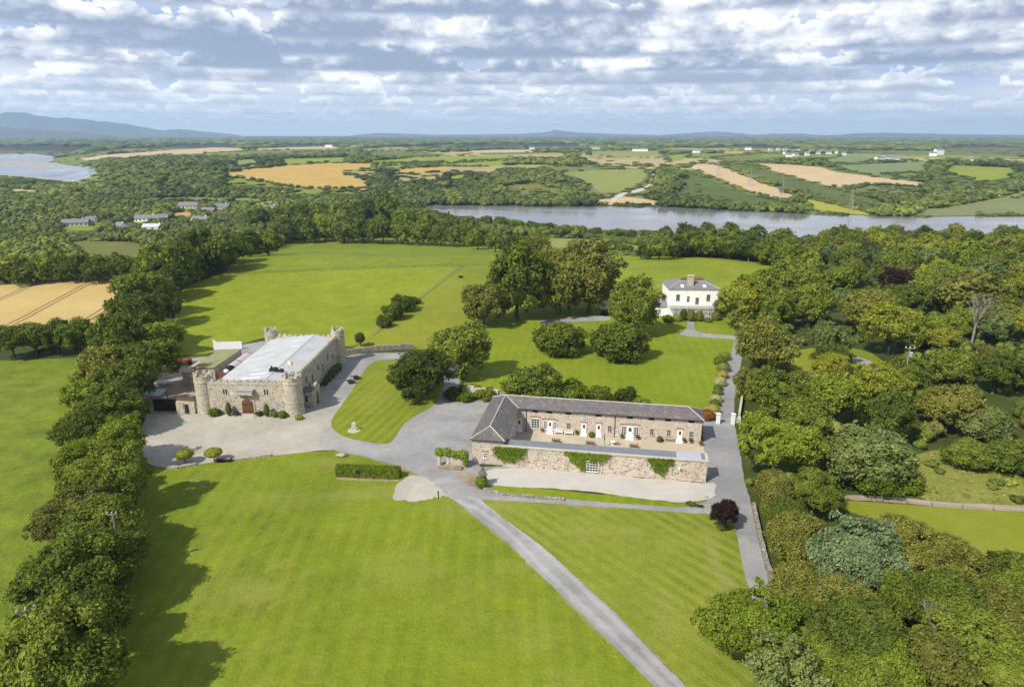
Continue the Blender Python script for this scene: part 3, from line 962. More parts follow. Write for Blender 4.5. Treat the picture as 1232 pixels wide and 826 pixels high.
# ------------------------------------------------------------------ building materials
CASTLE_COLS = [(0.21, 0.187, 0.145), (0.35, 0.315, 0.25), (0.45, 0.405, 0.32), (0.30, 0.272, 0.218), (0.53, 0.48, 0.39)]
rubble('castle_stone', CASTLE_COLS, (0.45, 0.41, 0.33), 1.8, 0.4, (0.23, 0.20, 0.15))
rubble('stable_stone', [(0.31, 0.255, 0.205), (0.42, 0.355, 0.29), (0.475, 0.41, 0.34), (0.36, 0.30, 0.245), (0.53, 0.465, 0.395)], (0.50, 0.45, 0.39), 2.1, 0.35, (0.36, 0.275, 0.21))
rubble('garden_stone', [(0.228, 0.180, 0.132), (0.384, 0.318, 0.246), (0.516, 0.450, 0.372), (0.324, 0.258, 0.198)], (0.52, 0.47, 0.40), 2.0, 0.65, (0.30, 0.22, 0.15))
rubble('field_stone', [(0.17, 0.155, 0.13), (0.28, 0.26, 0.22), (0.37, 0.34, 0.29)], (0.13, 0.115, 0.09), 2.0, 0.3)
slate('slate_purple', (0.092, 0.082, 0.088), (0.155, 0.140, 0.142), 0.8, (0.23, 0.205, 0.16))
slate('slate_old', (0.075, 0.072, 0.075), (0.145, 0.138, 0.135), 0.7, (0.26, 0.235, 0.18))
slate('slate_grey', (0.14, 0.145, 0.16), (0.21, 0.215, 0.23), 0.2, (0.3, 0.3, 0.27))
plain('dressed_stone', (0.40, 0.37, 0.30), 0.85, 0.2)
plain('ridge_tile', (0.42, 0.38, 0.34), 0.8, 0.2)
plain('roof_metal', (0.405, 0.42, 0.425), 0.6, 0.13, 0.3)
plain('roof_light', (0.55, 0.56, 0.57), 0.35, 0.03)
plain('roof_seam', (0.42, 0.44, 0.45), 0.5)
plain('flat_roof_grey', (0.155, 0.17, 0.195), 0.6, 0.1, 0.8)
plain('flat_roof_pale', (0.33, 0.36, 0.43), 0.5, 0.06, 0.8)
plain('moss_roof', (0.225, 0.225, 0.11), 0.9, 0.14, 0.5)
plain('white_paint', (0.74, 0.74, 0.72), 0.5, 0.04)
plain('white_render', (0.80, 0.795, 0.775), 0.8, 0.05, 0.6)
plain('cream_stone', (0.42, 0.39, 0.325), 0.85, 0.12, 1.5)
plain('timber_door', (0.15, 0.065, 0.03), 0.6, 0.25, 5)
plain('timber_brown', (0.17, 0.10, 0.055), 0.8, 0.3, 4)
plain('timber_red', (0.24, 0.105, 0.075), 0.8, 0.2, 4)
plain('timber_grey', (0.24, 0.22, 0.20), 0.85, 0.25, 3)
plain('black_iron', (0.022, 0.022, 0.024), 0.55, 0.2)
plain('gate_black', (0.016, 0.015, 0.015), 0.6, 0.3, 4)
plain('dark_opening', (0.018, 0.018, 0.020), 0.7)
plain('pink_canvas', (0.45, 0.39, 0.41), 0.8, 0.08)
plain('white_canvas', (0.72, 0.71, 0.74), 0.7, 0.05)
plain('orange_paint', (0.55, 0.16, 0.04), 0.5, 0.1)
plain('terracotta', (0.35, 0.15, 0.08), 0.8, 0.15)
plain('grey_metal', (0.30, 0.31, 0.33), 0.5, 0.1)
plain('pale_blue_metal', (0.42, 0.47, 0.52), 0.45, 0.06)
plain('brick_red', (0.30, 0.20, 0.15), 0.9, 0.25, 5)
plain('pole_wood', (0.27, 0.22, 0.17), 0.85, 0.2)
plain('pale_rock', (0.52, 0.49, 0.43), 0.9, 0.2, 2)
plain('grey_rock', (0.31, 0.29, 0.25), 0.9, 0.3, 2)
plain('flag_cloth', (0.75, 0.70, 0.66), 0.8, 0.05)
plain('flag_orange', (0.68, 0.36, 0.22), 0.8, 0.1)
plain('cow_black', (0.02, 0.018, 0.016), 0.7, 0.2)
plain('cow_white', (0.62, 0.58, 0.52), 0.8, 0.1)
_m, _t, _p, _c, _o = new_mat('window_glass')
_t.put(_p.inputs['Base Color'], (0.035, 0.04, 0.05))
_p.inputs['Roughness'].default_value = 0.12
_p.inputs['Specular IOR Level'].default_value = 0.6
M = MATS


def window(parent, x, z0, z1, w, y=0.0, mat='white_paint', bars=(2, 3), depth=0.10, facing='-y', name='window'):
    """sash window in a wall facing -y (or +x when facing='+x'); frame with bars and its glass pane"""
    fr, gl = MB(), MB()
    f = 0.09
    def bx(mb, a0, a1, b0, b1, c0, c1):
        # a along the wall, b outwards, c up
        if facing == '-y':
            mb.box(a0, a1, y - b1, y - b0, c0, c1)
        else:
            mb.box(y + b0, y + b1, a0, a1, c0, c1)
    x0, x1 = x - w / 2, x + w / 2
    bx(fr, x0, x0 + f, 0.0, depth, z0, z1)
    bx(fr, x1 - f, x1, 0.0, depth, z0, z1)
    bx(fr, x0 + f, x1 - f, 0.0, depth, z1 - f, z1)
    bx(fr, x0 - 0.06, x1 + 0.06, 0.0, depth + 0.08, z0 - 0.09, z0)
    nx, nz = bars
    for i in range(1, nx):
        c = x0 + f + (w - 2 * f) * i / nx
        bx(fr, c - 0.03, c + 0.03, 0.025, depth - 0.03, z0, z1 - f)
    for i in range(1, nz):
        c = z0 + (z1 - f - z0) * i / nz
        bx(fr, x0 + f, x1 - f, 0.030, depth - 0.035, c - 0.03, c + 0.03)
    o = fr.build(name, M[mat], parent)
    bx(gl, x0 + f, x1 - f, 0.005, 0.02, z0, z1 - f)
    gl.build('pane', M['window_glass'], o)
    return o


def door(parent, x, z0, z1, w, y=0.0, mat='white_paint', lite=True, step=True):
    d = MB()
    d.box(x - w / 2, x + w / 2, y - 0.12, y, z0, z1)
    o = d.build('door', M[mat], parent)
    if lite:
        MB().box(x - w * 0.22, x + w * 0.22, y - 0.135, y - 0.121, z0 + (z1 - z0) * 0.55, z1 - 0.25).build('pane', M['window_glass'], o)
    MB().box(x + w * 0.34, x + w * 0.40, y - 0.19, y - 0.121, z0 + 0.95, z0 + 1.1).build('handle', M['black_iron'], o)
    if step:
        MB().box(x - w / 2 - 0.15, x + w / 2 + 0.15, y - 0.75, y - 0.002, z0 - 0.2, z0 - 0.002).build('step', M['white_render'], parent)
    return o


def crenel(mb, outer, inner, tops, zb, closed=False):
    """one connected battlement: segment i runs from point i to i+1 and rises to tops[i]"""
    n = len(tops)
    vs, fs = [], []

    def quad(*p):
        b = len(vs)
        vs.extend(p)
        fs.append((b, b + 1, b + 2, b + 3))
    m = len(outer)
    for i in range(n):
        j = (i + 1) % m
        o0, o1, i0, i1, z = outer[i], outer[j], inner[i], inner[j], tops[i]
        quad((*o0, zb), (*o1, zb), (*o1, z), (*o0, z))
        quad((*i1, zb), (*i0, zb), (*i0, z), (*i1, z))
        quad((*o0, z), (*o1, z), (*i1, z), (*i0, z))
        quad((*o1, zb), (*o0, zb), (*i0, zb), (*i1, zb))
        if closed or i < n - 1:
            z2 = tops[(i + 1) % n]
            if z2 < z:
                quad((*o1, z2), (*i1, z2), (*i1, z), (*o1, z))
            else:
                quad((*i1, z), (*o1, z), (*o1, z2), (*i1, z2))
    if not closed:
        quad((*outer[0], zb), (*outer[0], tops[0]), (*inner[0], tops[0]), (*inner[0], zb))
        quad((*outer[-1], zb), (*inner[-1], zb), (*inner[-1], tops[-1]), (*outer[-1], tops[-1]))
    # weld equal corners so that the battlement is one body
    key, remap, out = {}, [], []
    for v in vs:
        k = tuple(round(c, 4) for c in v)
        if k not in key:
            key[k] = len(out)
            out.append(v)
        remap.append(key[k])
    mb.add(out, [tuple(remap[i] for i in f) for f in fs])


def merlons(mb, p, q, z, w=0.7, gap=0.62, h=0.52, t=0.4):
    p, q = Vector(p), Vector(q)
    L = (q - p).length
    d = (q - p).normalized()
    nrm = Vector((-d.y, d.x))
    n = max(2, int((L + gap) / (w + gap)))
    pitch = (L - w) / (n - 1)
    rg = random.Random(int(L * 10))
    ss, tops = [0.0], []
    for i in range(n):
        ss.append(i * pitch + w)
        tops.append(z + h * rg.uniform(0.9, 1.06))
        if i < n - 1:
            ss.append((i + 1) * pitch)
            tops.append(z + 0.08)
    outer = [tuple(p + d * s - nrm * t / 2) for s in ss]
    inner = [tuple(p + d * s + nrm * t / 2) for s in ss]
    crenel(mb, outer, inner, tops, z + 0.002)


# ------------------------------------------------------------------ castle hall
def build_castle():
    c = empty('castle', (-61.9, 130.4, 0), R(-2), 'grey stone castle hall with round corner towers and pale metal roof', 'castle')
    D, X1 = 33.0, 17.3
    w = MB()
    w.box(0.0, X1 - 0.82, -0.4, 0.4, -0.5, 6.9)                  # front
    w.box(X1 - 0.8, X1, -0.4, D, -0.5, 6.9)                      # right
    w.box(1.2, X1 - 0.82, D - 0.8, D, -0.5, 6.9)                 # back
    w.box(1.3, 2.0, 0.41, D - 0.81, -0.5, 6.0)                   # left
    w.build('wall', M['castle_stone'], c)
    for p_, q_ in (((0.7, -0.15), (15.4, -0.15)), ((X1 - 0.27, 2.9), (X1 - 0.27, D - 1.5)), ((2.5, D - 0.3), (15.6, D - 0.3))):
        par = MB()
        merlons(par, p_, q_, 6.9)
        par.build('battlement', M['castle_stone'], c)
    st_ = MB()
    st_.box(0.6, 15.2, -0.47, -0.402, 6.45, 6.62)
    st_.box(X1 + 0.002, X1 + 0.07, 2.8, D - 2, 6.45, 6.62)
    st_.build('string_course', M['dressed_stone'], c)
    for (cx, cy, r, h) in ((-1.3, 0.9, 1.85, 7.9), (17.1, 0.8, 1.95, 7.9), (17.3, D + 0.4, 1.6, 8.4), (0.6, D, 1.55, 8.3)):
        t = MB()
        t.lathe(cx, cy, [(r * 1.06, -0.5), (r * 1.05, 0.3), (r, 1.2), (r * 0.985, h - 1.3), (r * 1.03, h - 1.15), (r * 1.03, h - 0.95), (r * 1.0, h - 0.9), (r * 1.0, h), (r * 0.80, h), (r * 0.80, h - 0.7), (0.05, h - 0.7)], 28)
        to = t.build('tower', M['castle_stone'], c)
        m = MB()
        n, sub = 8, 3
        outer, inner, tops = [], [], []
        for i in range(n * 2 * sub):
            k, e_ = divmod(i, 2 * sub)
            a = 2 * math.pi * (k + 0.1 + e_ / (2 * sub)) / n
            outer.append((cx + r * 0.997 * math.cos(a), cy + r * 0.997 * math.sin(a)))
            inner.append((cx + r * 0.80 * math.cos(a), cy + r * 0.80 * math.sin(a)))
            tops.append(h + (0.58 + 0.06 * math.sin(k * 5) if e_ < sub else 0.06))
        crenel(m, outer, inner, tops, h + 0.002, True)
        m.build('battlement', M['castle_stone'], to)
    # roof
    r = MB()
    x0, x1, xr, y0, y1 = 1.1, X1 - 0.82, 11.9, 0.42, D - 0.83
    z0, z1, zr = 6.25, 6.45, 7.55
    r.add([(x0, y0, z0), (xr, y0, zr), (x1, y0, z1), (x0, y1, z0), (xr, y1, zr), (x1, y1, z1),
           (x0, y0, 6.01), (x1, y0, 6.01), (x0, y1, 6.01), (x1, y1, 6.01)],
          [(0, 1, 4, 3), (1, 2, 5, 4), (0, 6, 7, 2, 1), (5, 9, 8, 3, 4), (6, 8, 9, 7), (0, 3, 8, 6), (2, 7, 9, 5)])
    ro = r.build('roof', M['roof_metal'], c)
    s = MB()
    s.box(xr - 0.12, xr + 0.12, y0, y1, zr + 0.002, zr + 0.05)
    for i in range(1, 12):
        y = y0 + (y1 - y0) * i / 12
        for (xa, za, xb, zb) in ((x0, z0, xr - 0.13, zr), (x1, z1, xr + 0.13, zr)):
            s.tube((xa, y, za + 0.01), (xb, y, zb + 0.01), 0.018, n=4)
    s.build('ridge', M['roof_seam'], ro)

    def skylight(xa, xb, ya, yb):
        k = MB()
        def zz(x):
            return (z0 + (zr - z0) * (x - x0) / (xr - x0) if x < xr else z1 + (zr - z1) * (x1 - x) / (x1 - xr)) + 0.03
        k.add([(xa, ya, zz(xa)), (xb, ya, zz(xb)), (xb, yb, zz(xb)), (xa, yb, zz(xa)), (xa, ya, zz(xa) + .05), (xb, ya, zz(xb) + .05), (xb, yb, zz(xb) + .05), (xa, yb, zz(xa) + .05)],
              [(3, 2, 1, 0), (4, 5, 6, 7), (0, 1, 5, 4), (1, 2, 6, 5), (2, 3, 7, 6), (3, 0, 4, 7)])
        k.build('skylight', M['roof_light'], ro)
    skylight(7.2, 11.0, 3.2, 4.3)
    skylight(6.2, 10.6, 1.0, 2.0)
    skylight(9.4, 11.6, 22.0, 23.0)
    v = MB()
    v.box(11.0, 12.6, 4.6, 5.7, 7.5, 8.15)
    v.box(12.9, 13.7, 5.0, 5.8, 7.3, 7.85)
    v.tube((11.4, 5.1, 8.15), (11.4, 5.1, 8.6), 0.2, n=8)
    v.tube((12.2, 5.1, 8.15), (12.2, 5.1, 8.45), 0.2, n=8)
    v.build('air_unit', M['black_iron'], ro)
    # front door: arched, dark reveal, brown leaves
    dx = 7.9
    def arch(w_, zt, n=10):
        pts = [(dx - w_ / 2, 0.0), (dx + w_ / 2, 0.0)]
        zs = zt - w_ * 0.32
        for k in range(n + 1):
            a = math.pi * k / n
            pts.append((dx + w_ / 2 * math.cos(a), zs + w_ * 0.32 * math.sin(a)))
        return pts
    MB().prism(arch(2.9, 3.7), -0.52, -0.402, 'y').build('door_surround', M['dressed_stone'], c)
    do = MB().prism(arch(2.3, 3.35), -0.585, -0.522, 'y').build('door', M['timber_door'], c)
    b = MB()
    for k in range(5):
        x = dx - 0.92 + 0.46 * k
        b.box(x - 0.02, x + 0.02, -0.61, -0.587, 0.05, 2.7)
    b.box(dx - 1.05, dx + 1.05, -0.62, -0.588, 0.7, 0.82)
    b.box(dx - 1.05, dx + 1.05, -0.62, -0.588, 2.1, 2.22)
    b.build('strap', M['black_iron'], do)
    MB().box(dx - 1.9, dx + 1.9, -2.6, -0.6, -0.1, 0.10).box(dx - 1.5, dx + 1.5, -1.9, -0.6, 0.102, 0.22).build('step', M['gravel_pale'], c)
    bx = MB()
    bx.box(dx - 1.55, dx + 1.55, -1.35, -0.402, 4.5, 5.45)
    for k in range(5):
        x = dx - 1.3 + 0.65 * k
        bx.prism([(-1.25, 4.498), (-0.402, 4.498), (-0.402, 3.9), (-0.75, 4.05)], x - 0.14, x + 0.14, 'x')
    bo = bx.build('machicolation', M['castle_stone'], c)
    MB().box(dx - 1.75, dx + 1.75, -1.5, -0.402, 5.452, 5.6).build('slab', M['grey_metal'], bo)
    lp = MB()
    lp.tube((dx, -0.5, 3.85), (dx, -0.85, 3.85), 0.04)
    lp.tube((dx, -0.85, 3.7), (dx, -0.85, 3.95), 0.12)
    lp.build('lantern', M['black_iron'], c)
    for x in (3.55, 12.0):
        f = MB()
        f.box(x - 0.62, x + 0.62, -0.46, -0.402, 4.15, 5.65)
        fo = f.build('window', M['dressed_stone'], c)
        g = MB()
        g.box(x - 0.42, x - 0.10, -0.475, -0.462, 4.35, 5.45)
        g.box(x + 0.10, x + 0.42, -0.475, -0.462, 4.35, 5.45)
        g.build('pane', M['dark_opening'], fo)
    for y, z, h in ((8.6, 3.6, 1.5), (12.5, 2.2, 1.9), (16.5, 3.7, 1.5), (20.0, 2.2, 1.8), (24.0, 3.7, 1.5), (28.0, 2.4, 1.6), (10.2, 0.6, 2.4)):
        f = MB().box(X1 + 0.002, X1 + 0.05, y - 0.55, y + 0.55, z - 0.2, z + h + 0.2).build('window', M['dressed_stone'], c)
        MB().box(X1 + 0.052, X1 + 0.065, y - 0.3, y + 0.3, z, z + h).build('pane', M['dark_opening'], f)
    # porch on the right side
    p = MB()
    p.box(X1 + 0.002, X1 + 2.5, 4.2, 7.6, -0.4, 3.2)
    p.prism([(4.0, -0.4), (7.8, -0.4), (7.8, 3.4), (7.2, 3.4), (7.2, 4.0), (6.6, 4.0), (6.6, 4.6), (5.2, 4.6), (5.2, 4.0), (4.6, 4.0), (4.6, 3.4), (4.0, 3.4)], X1 + 2.502, X1 + 3.0, 'x')
    po = p.build('porch', M['castle_stone'], c)
    MB().box(X1 + 1.05, X1 + 1.45, 4.12, 4.198, 1.0, 2.4).build('pane', M['dark_opening'], po)
    MB().prism([(5.1, 0.0), (6.7, 0.0), (6.7, 2.2), (5.9, 2.9), (5.1, 2.2)], X1 + 3.002, X1 + 3.06, 'x').build('door', M['timber_brown'], po)
    MB().box(X1 + 0.002, X1 + 2.5, 4.2, 7.6, 3.202, 3.26).build('roof', M['slate_old'], po)
    MB().prism([(2.9, 3.7), (4.15, 3.0), (4.15, 3.12), (2.9, 3.82)], X1 + 0.003, X1 + 1.4, 'x').build('canopy', M['slate_old'], c)
    fp = MB()
    fx, fy = 16.2, 1.6
    fp.tube((fx, fy, 6.6), (fx, fy, 11.1), 0.05, 0.035, 8)
    fo = fp.build('flagpole', M['white_paint'], c)
    fl = MB()
    n = 8
    vs, fs = [], []
    for th in (0.0, 0.02):
        for j in range(3):
            for i in range(n + 1):
                vs.append((fx + 0.06 + 1.15 * i / n, fy + 0.12 * math.sin(i * 1.1) * i / n + th, 11.0 - 0.42 * j - 0.18 * i / n))
    L = (n + 1) * 3
    for s_ in (0, L):
        for j in range(2):
            for i in range(n):
                a = s_ + j * (n + 1) + i
                f = (a, a + 1, a + n + 2, a + n + 1)
                fs.append(f if s_ else f[::-1])
    fl.add(vs, [f for k, f in enumerate(fs)])
    fl.mi = [0 if (k % n) < n // 2 else 1 for k in range(len(fs))]
    fl.build('flag', [M['flag_cloth'], M['flag_orange']], fo)
    return c


castle = build_castle()

# ------------------------------------------------------------------ yard left of the castle
def build_yard():
    s = empty('stone_shed', (0, 0, 0), 0, 'flat mossy roofed stone shed in the yard left of the castle', 'shed')
    zr = 4.3
    fl, fr, br, bl = G(233, 441.5, zr), G(257.5, 441.5, zr), G(290, 419.5, zr), G(263, 420.5, zr)
    pts = [(fl.x, fl.y), (fr.x, fr.y), (br.x, br.y), (bl.x, bl.y)]
    MB().prism(pts, -0.3, zr - 0.2).build('wall', M['castle_stone'], s)
    cen = (fl + fr + br + bl) / 4
    big = [((p[0] - cen.x) * 1.05 + cen.x, (p[1] - cen.y) * 1.03 + cen.y) for p in pts]
    MB().prism(big, zr - 0.198, zr).build('roof', M['moss_roof'], s)
    # lower lean-to on its left
    a = Vector((fl.x - 3.0, fl.y + 0.2))
    MB().prism([(a.x, a.y), (fl.x - 0.05, fl.y), (bl.x - 0.05, bl.y - 5), (bl.x - 3.0, bl.y - 5)], -0.3, 3.0).build('outshot', M['castle_stone'], s)
    MB().box(fl.x + 0.4, fl.x + 2.0, fl.y - 0.1, fl.y - 0.002, 0.0, 2.3).build('door', M['timber_brown'], s)
    # deck between shed and hall
    d = empty('timber_deck', (fr.x, fr.y, 0), math.atan2(-(br.x - fr.x), br.y - fr.y), 'raised red brown timber deck between shed and castle hall', 'deck')
    k = MB()
    k.box(0.25, 3.2, 0.6, 14, 1.6, 1.8)
    for i in range(8):
        for x in (0.4, 3.0):
            k.box(x, x + 0.15, 0.7 + 1.85 * i, 0.85 + 1.85 * i, 0, 1.598)
    k.build('platform', M['timber_grey'], d)
    f = MB()
    for i in range(22):
        f.box(0.3 + 0.14 * i, 0.39 + 0.14 * i, 0.45, 0.52, 0.0, 2.9)
    f.box(0.25, 3.3, 0.40, 0.448, 2.6, 2.75)
    f.box(0.25, 3.3, 0.40, 0.448, 0.6, 0.75)
    f.build('fence_panel', M['timber_red'], d)
    a = MB()
    for (y0, y1) in ((4.2, 7.4), (7.8, 13.2)):
        n = 10
        vs, fs = [], []
        for i in range(n + 1):
            x = 0.5 + 2.4 * i / n
            z = 3.0 + 0.45 * math.sin(math.pi * i / n)
            vs += [(x, y0, z), (x, y1, z)]
        for i in range(n):
            fs.append((2 * i, 2 * i + 2, 2 * i + 3, 2 * i + 1))
        vs2 = [(x, y, z - 0.04) for x, y, z in vs]
        a.add(vs, [f_ for f_ in fs])
        a.add(vs2, [f_[::-1] for f_ in fs])
        for (x, y) in ((0.5, y0), (2.9, y0), (0.5, y1), (2.9, y1)):
            a.tube((x, y, 1.8), (x, y, 3.0), 0.04, n=5)
    aw = a.build('awning', M['pink_canvas'])
    aw.location = (fr.x, fr.y, 0)
    aw.rotation_euler = d.rotation_euler
    tag(aw, 'pale pink canvas awnings standing on the timber deck', 'awning')
    dm = MB().blob((1.3, 2.5, 2.35), (0.85, 0.85, 0.62), 4, 0.05).build('covered_seat', M['white_canvas'], None, True)
    dm.location, dm.rotation_euler = (fr.x, fr.y, 0), d.rotation_euler
    tag(dm, 'white cloth covered round seat at the front of the deck', 'seat')
    # gate, pier wall and grey lean-to roof
    g0, g1 = G(185.5, 494.5), G(214.5, 495)
    gt = empty('yard_gate', g0, math.atan2(g1.y - g0.y, g1.x - g0.x), 'tall solid black double gate into the castle yard', 'gate')
    L = (g1 - g0).length
    for x0, x1 in ((0.05, L / 2 - 0.03), (L / 2 + 0.03, L - 0.05)):
        q = MB()
        q.box(x0, x1, -0.04, 0.04, 0.1, 2.75)
        lf = q.build('gate_leaf', M['gate_black'], gt)
        b = MB()
        n = 9
        for i in range(n):
            x = x0 + (x1 - x0) * (i + 0.5) / n
            b.box(x - 0.03, x + 0.03, -0.07, -0.042, 0.12, 2.72)
        b.box(x0, x1, -0.085, -0.072, 1.3, 1.45)
        b.build('rail', M['black_iron'], lf)
    a0, a1 = G(214.8, 496), G(236, 497)
    w = empty('yard_wall', a0, math.atan2(a1.y - a0.y, a1.x - a0.x), 'short rubble wall with brown timber top beside the black gate', 'wall')
    L = (a1 - a0).length
    MB().box(0, L, -0.3, 0.3, -0.2, 2.6).box(-0.05, 1.5, -0.42, -0.302, -0.2, 2.4).build('stonework', M['castle_stone'], w)
    f = MB()
    n = 22
    for i in range(n):
        f.box(L * i / n, L * (i + 0.8) / n, 0.0, 0.06, 2.602, 3.4)
    f.build('timber_screen', M['timber_brown'], w)
    MB().box(1.75, 2.6, -0.36, -0.302, 0.0, 2.0).build('door', M['dark_opening'], w)
    p0 = G(187, 487)
    ln = empty('lean_to', (p0.x, p0.y, 0), R(-4), 'small open lean-to with pale metal roof behind the black gate', 'shelter')
    MB().add([(-2.2, -0.6, 2.3), (1.6, -0.6, 2.3), (1.6, 2.2, 2.7), (-2.2, 2.2, 2.7), (-2.2, -0.6, 2.4), (1.6, -0.6, 2.4), (1.6, 2.2, 2.8), (-2.2, 2.2, 2.8)],
             [(3, 2, 1, 0), (4, 5, 6, 7), (0, 1, 5, 4), (1, 2, 6, 5), (2, 3, 7, 6), (3, 0, 4, 7)]).build('roof', M['pale_blue_metal'], ln)
    for (x, y, h) in ((-2.1, -0.5, 2.3), (1.5, -0.5, 2.3), (-2.1, 2.1, 2.68), (1.5, 2.1, 2.68)):
        MB().box(x - 0.07, x + 0.07, y - 0.07, y + 0.07, 0, h).build('post', M['timber_brown'], ln)
    # boat on a trailer
    q = G(196, 463)
    bt = empty('rowing_boat', q, R(8), 'white upturned rowing boat on trestles in the castle yard', 'boat')
    n = 12
    vs, fs = [], []
    for i in range(n + 1):
        x = -2.2 + 4.4 * i / n
        wv = 0.75 * max(0.05, 1 - abs(x / 2.25) ** 2.4)
        for k in range(7):
            a = math.pi * k / 6
            vs.append((x, wv * math.cos(a), 0.55 + 0.55 * math.sin(a) * (0.35 + 0.65 * wv / 0.75)))
    for i in range(n):
        for k in range(6):
            b = i * 7 + k
            fs.append((b, b + 7, b + 8, b + 1))
        fs.append((i * 7, i * 7 + 6, i * 7 + 13, i * 7 + 7))
    fs += [tuple(range(7))[::-1], tuple(range(n * 7, n * 7 + 7))]
    MB().add(vs, fs).build('hull', M['white_canvas'], bt, True)
    for x in (-1.2, 1.2):
        MB().box(x - 0.06, x + 0.06, -0.7, 0.7, 0.42, 0.54).box(x - 0.05, x + 0.05, -0.65, -0.55, 0, 0.42).box(x - 0.05, x + 0.05, 0.55, 0.65, 0, 0.42).build('trestle', M['timber_brown'], bt)
    # small dumper
    q = G(221.5, 438)
    dp = empty('dumper_truck', q, R(20), 'small orange dumper parked behind the stone shed', 'vehicle')
    MB().box(-0.2, 1.9, -0.75, 0.75, 0.5, 0.85).box(1.0, 1.9, -0.6, 0.6, 0.852, 1.35).build('chassis', M['orange_paint'], dp)
    MB().add([(-2.2, -0.9, 1.5), (-0.1, -0.9, 1.5), (-0.1, 0.9, 1.5), (-2.2, 0.9, 1.5), (-1.7, -0.7, 0.55), (-0.3, -0.7, 0.55), (-0.3, 0.7, 0.55), (-1.7, 0.7, 0.55), (-2.0, -0.75, 1.4), (-0.25, -0.75, 1.4), (-0.25, 0.75, 1.4), (-2.0, 0.75, 1.4)],
             [(0, 1, 5, 4), (1, 2, 6, 5), (2, 3, 7, 6), (3, 0, 4, 7), (7, 6, 5, 4), (0, 8, 9, 1), (1, 9, 10, 2), (2, 10, 11, 3), (3, 11, 8, 0), (8, 11, 10, 9)]).build('skip', M['orange_paint'], dp)
    for x in (-1.0, 1.4):
        for y in (-0.85, 0.85):
            MB().tube((x, y - 0.16, 0.48), (x, y + 0.16, 0.48), 0.48, n=14).build('wheel', M['black_iron'], dp)
    MB().tube((0.4, 0, 0.85), (0.2, 0, 1.5), 0.04).box(0.55, 1.0, -0.25, 0.25, 0.852, 1.05).build('seat', M['black_iron'], dp)
    # wooden lookout behind the left tower
    q = G(240, 470)
    lk = empty('timber_lookout', (q.x, q.y, 0), R(-2), 'brown timber lookout frame rising behind the left castle tower', 'lookout')
    for x in (-0.9, 0.9):
        for y in (-0.9, 0.9):
            MB().box(x - 0.08, x + 0.08, y - 0.08, y + 0.08, 0, 5.4).build('post', M['timber_brown'], lk)
    MB().box(-1.1, 1.1, -1.1, 1.1, 3.7, 3.85).build('platform', M['timber_brown'], lk)
    rl = MB()
    for z in (4.4, 4.9, 5.3):
        for s_ in (-1, 1):
            rl.box(-1.0, 1.0, s_ * 1.0 - 0.03, s_ * 1.0 + 0.03, z, z + 0.14)
            rl.box(s_ * 1.0 - 0.03, s_ * 1.0 + 0.03, -0.96, 0.96, z, z + 0.14)
    rl.build('rail', M['timber_brown'], lk)
    # white hoarding behind
    h0, h1 = G(257.5, 421), G(292, 420)
    hw = empty('white_hoarding', (h0.x, h0.y, 0), math.atan2(h1.y - h0.y, h1.x - h0.x), 'white sheeted hoarding at the back of the castle yard', 'hoarding')
    L = (h1 - h0).length
    pn = MB()
    n = 7
    for i in range(n):
        hh = 2.6 if i else 3.4
        pn.add([(L * i / n, -0.03, 0.1), (L * (i + 1) / n - 0.04, -0.03, 0.1), (L * (i + 1) / n - 0.04, -0.03, 2.2), (L * i / n, -0.03, hh - 0.3),
                (L * i / n, 0.03, 0.1), (L * (i + 1) / n - 0.04, 0.03, 0.1), (L * (i + 1) / n - 0.04, 0.03, 2.2), (L * i / n, 0.03, hh - 0.3)],
               [(0, 1, 2, 3), (7, 6, 5, 4), (0, 4, 5, 1), (1, 5, 6, 2), (2, 6, 7, 3), (3, 7, 4, 0)])
    pn.build('panel', M['white_canvas'], hw)
    for i in range(n + 1):
        MB().box(L * i / n - 0.05, L * i / n + 0.05, 0.04, 0.14, 0, 2.3).build('post', M['timber_grey'], hw)


build_yard()

# ------------------------------------------------------------------ stable block (local frame: x along the front, y away from the camera)
def stx(px, y_local, z=0.0):
    """local x on the plane y_local of the stable frame for a pixel column"""
    lo, hi = -10.0, 60.0
    for _ in range(40):
        m = (lo + hi) / 2
        wx, wy = st(m, y_local)
        v = Vector((wx, wy, z - CAMH))
        fw = v.y * math.cos(PITCH) - v.z * math.sin(PITCH)
        if PW / 2 + PF * v.x / fw < px:
            lo = m
        else:
            hi = m
    return (lo + hi) / 2


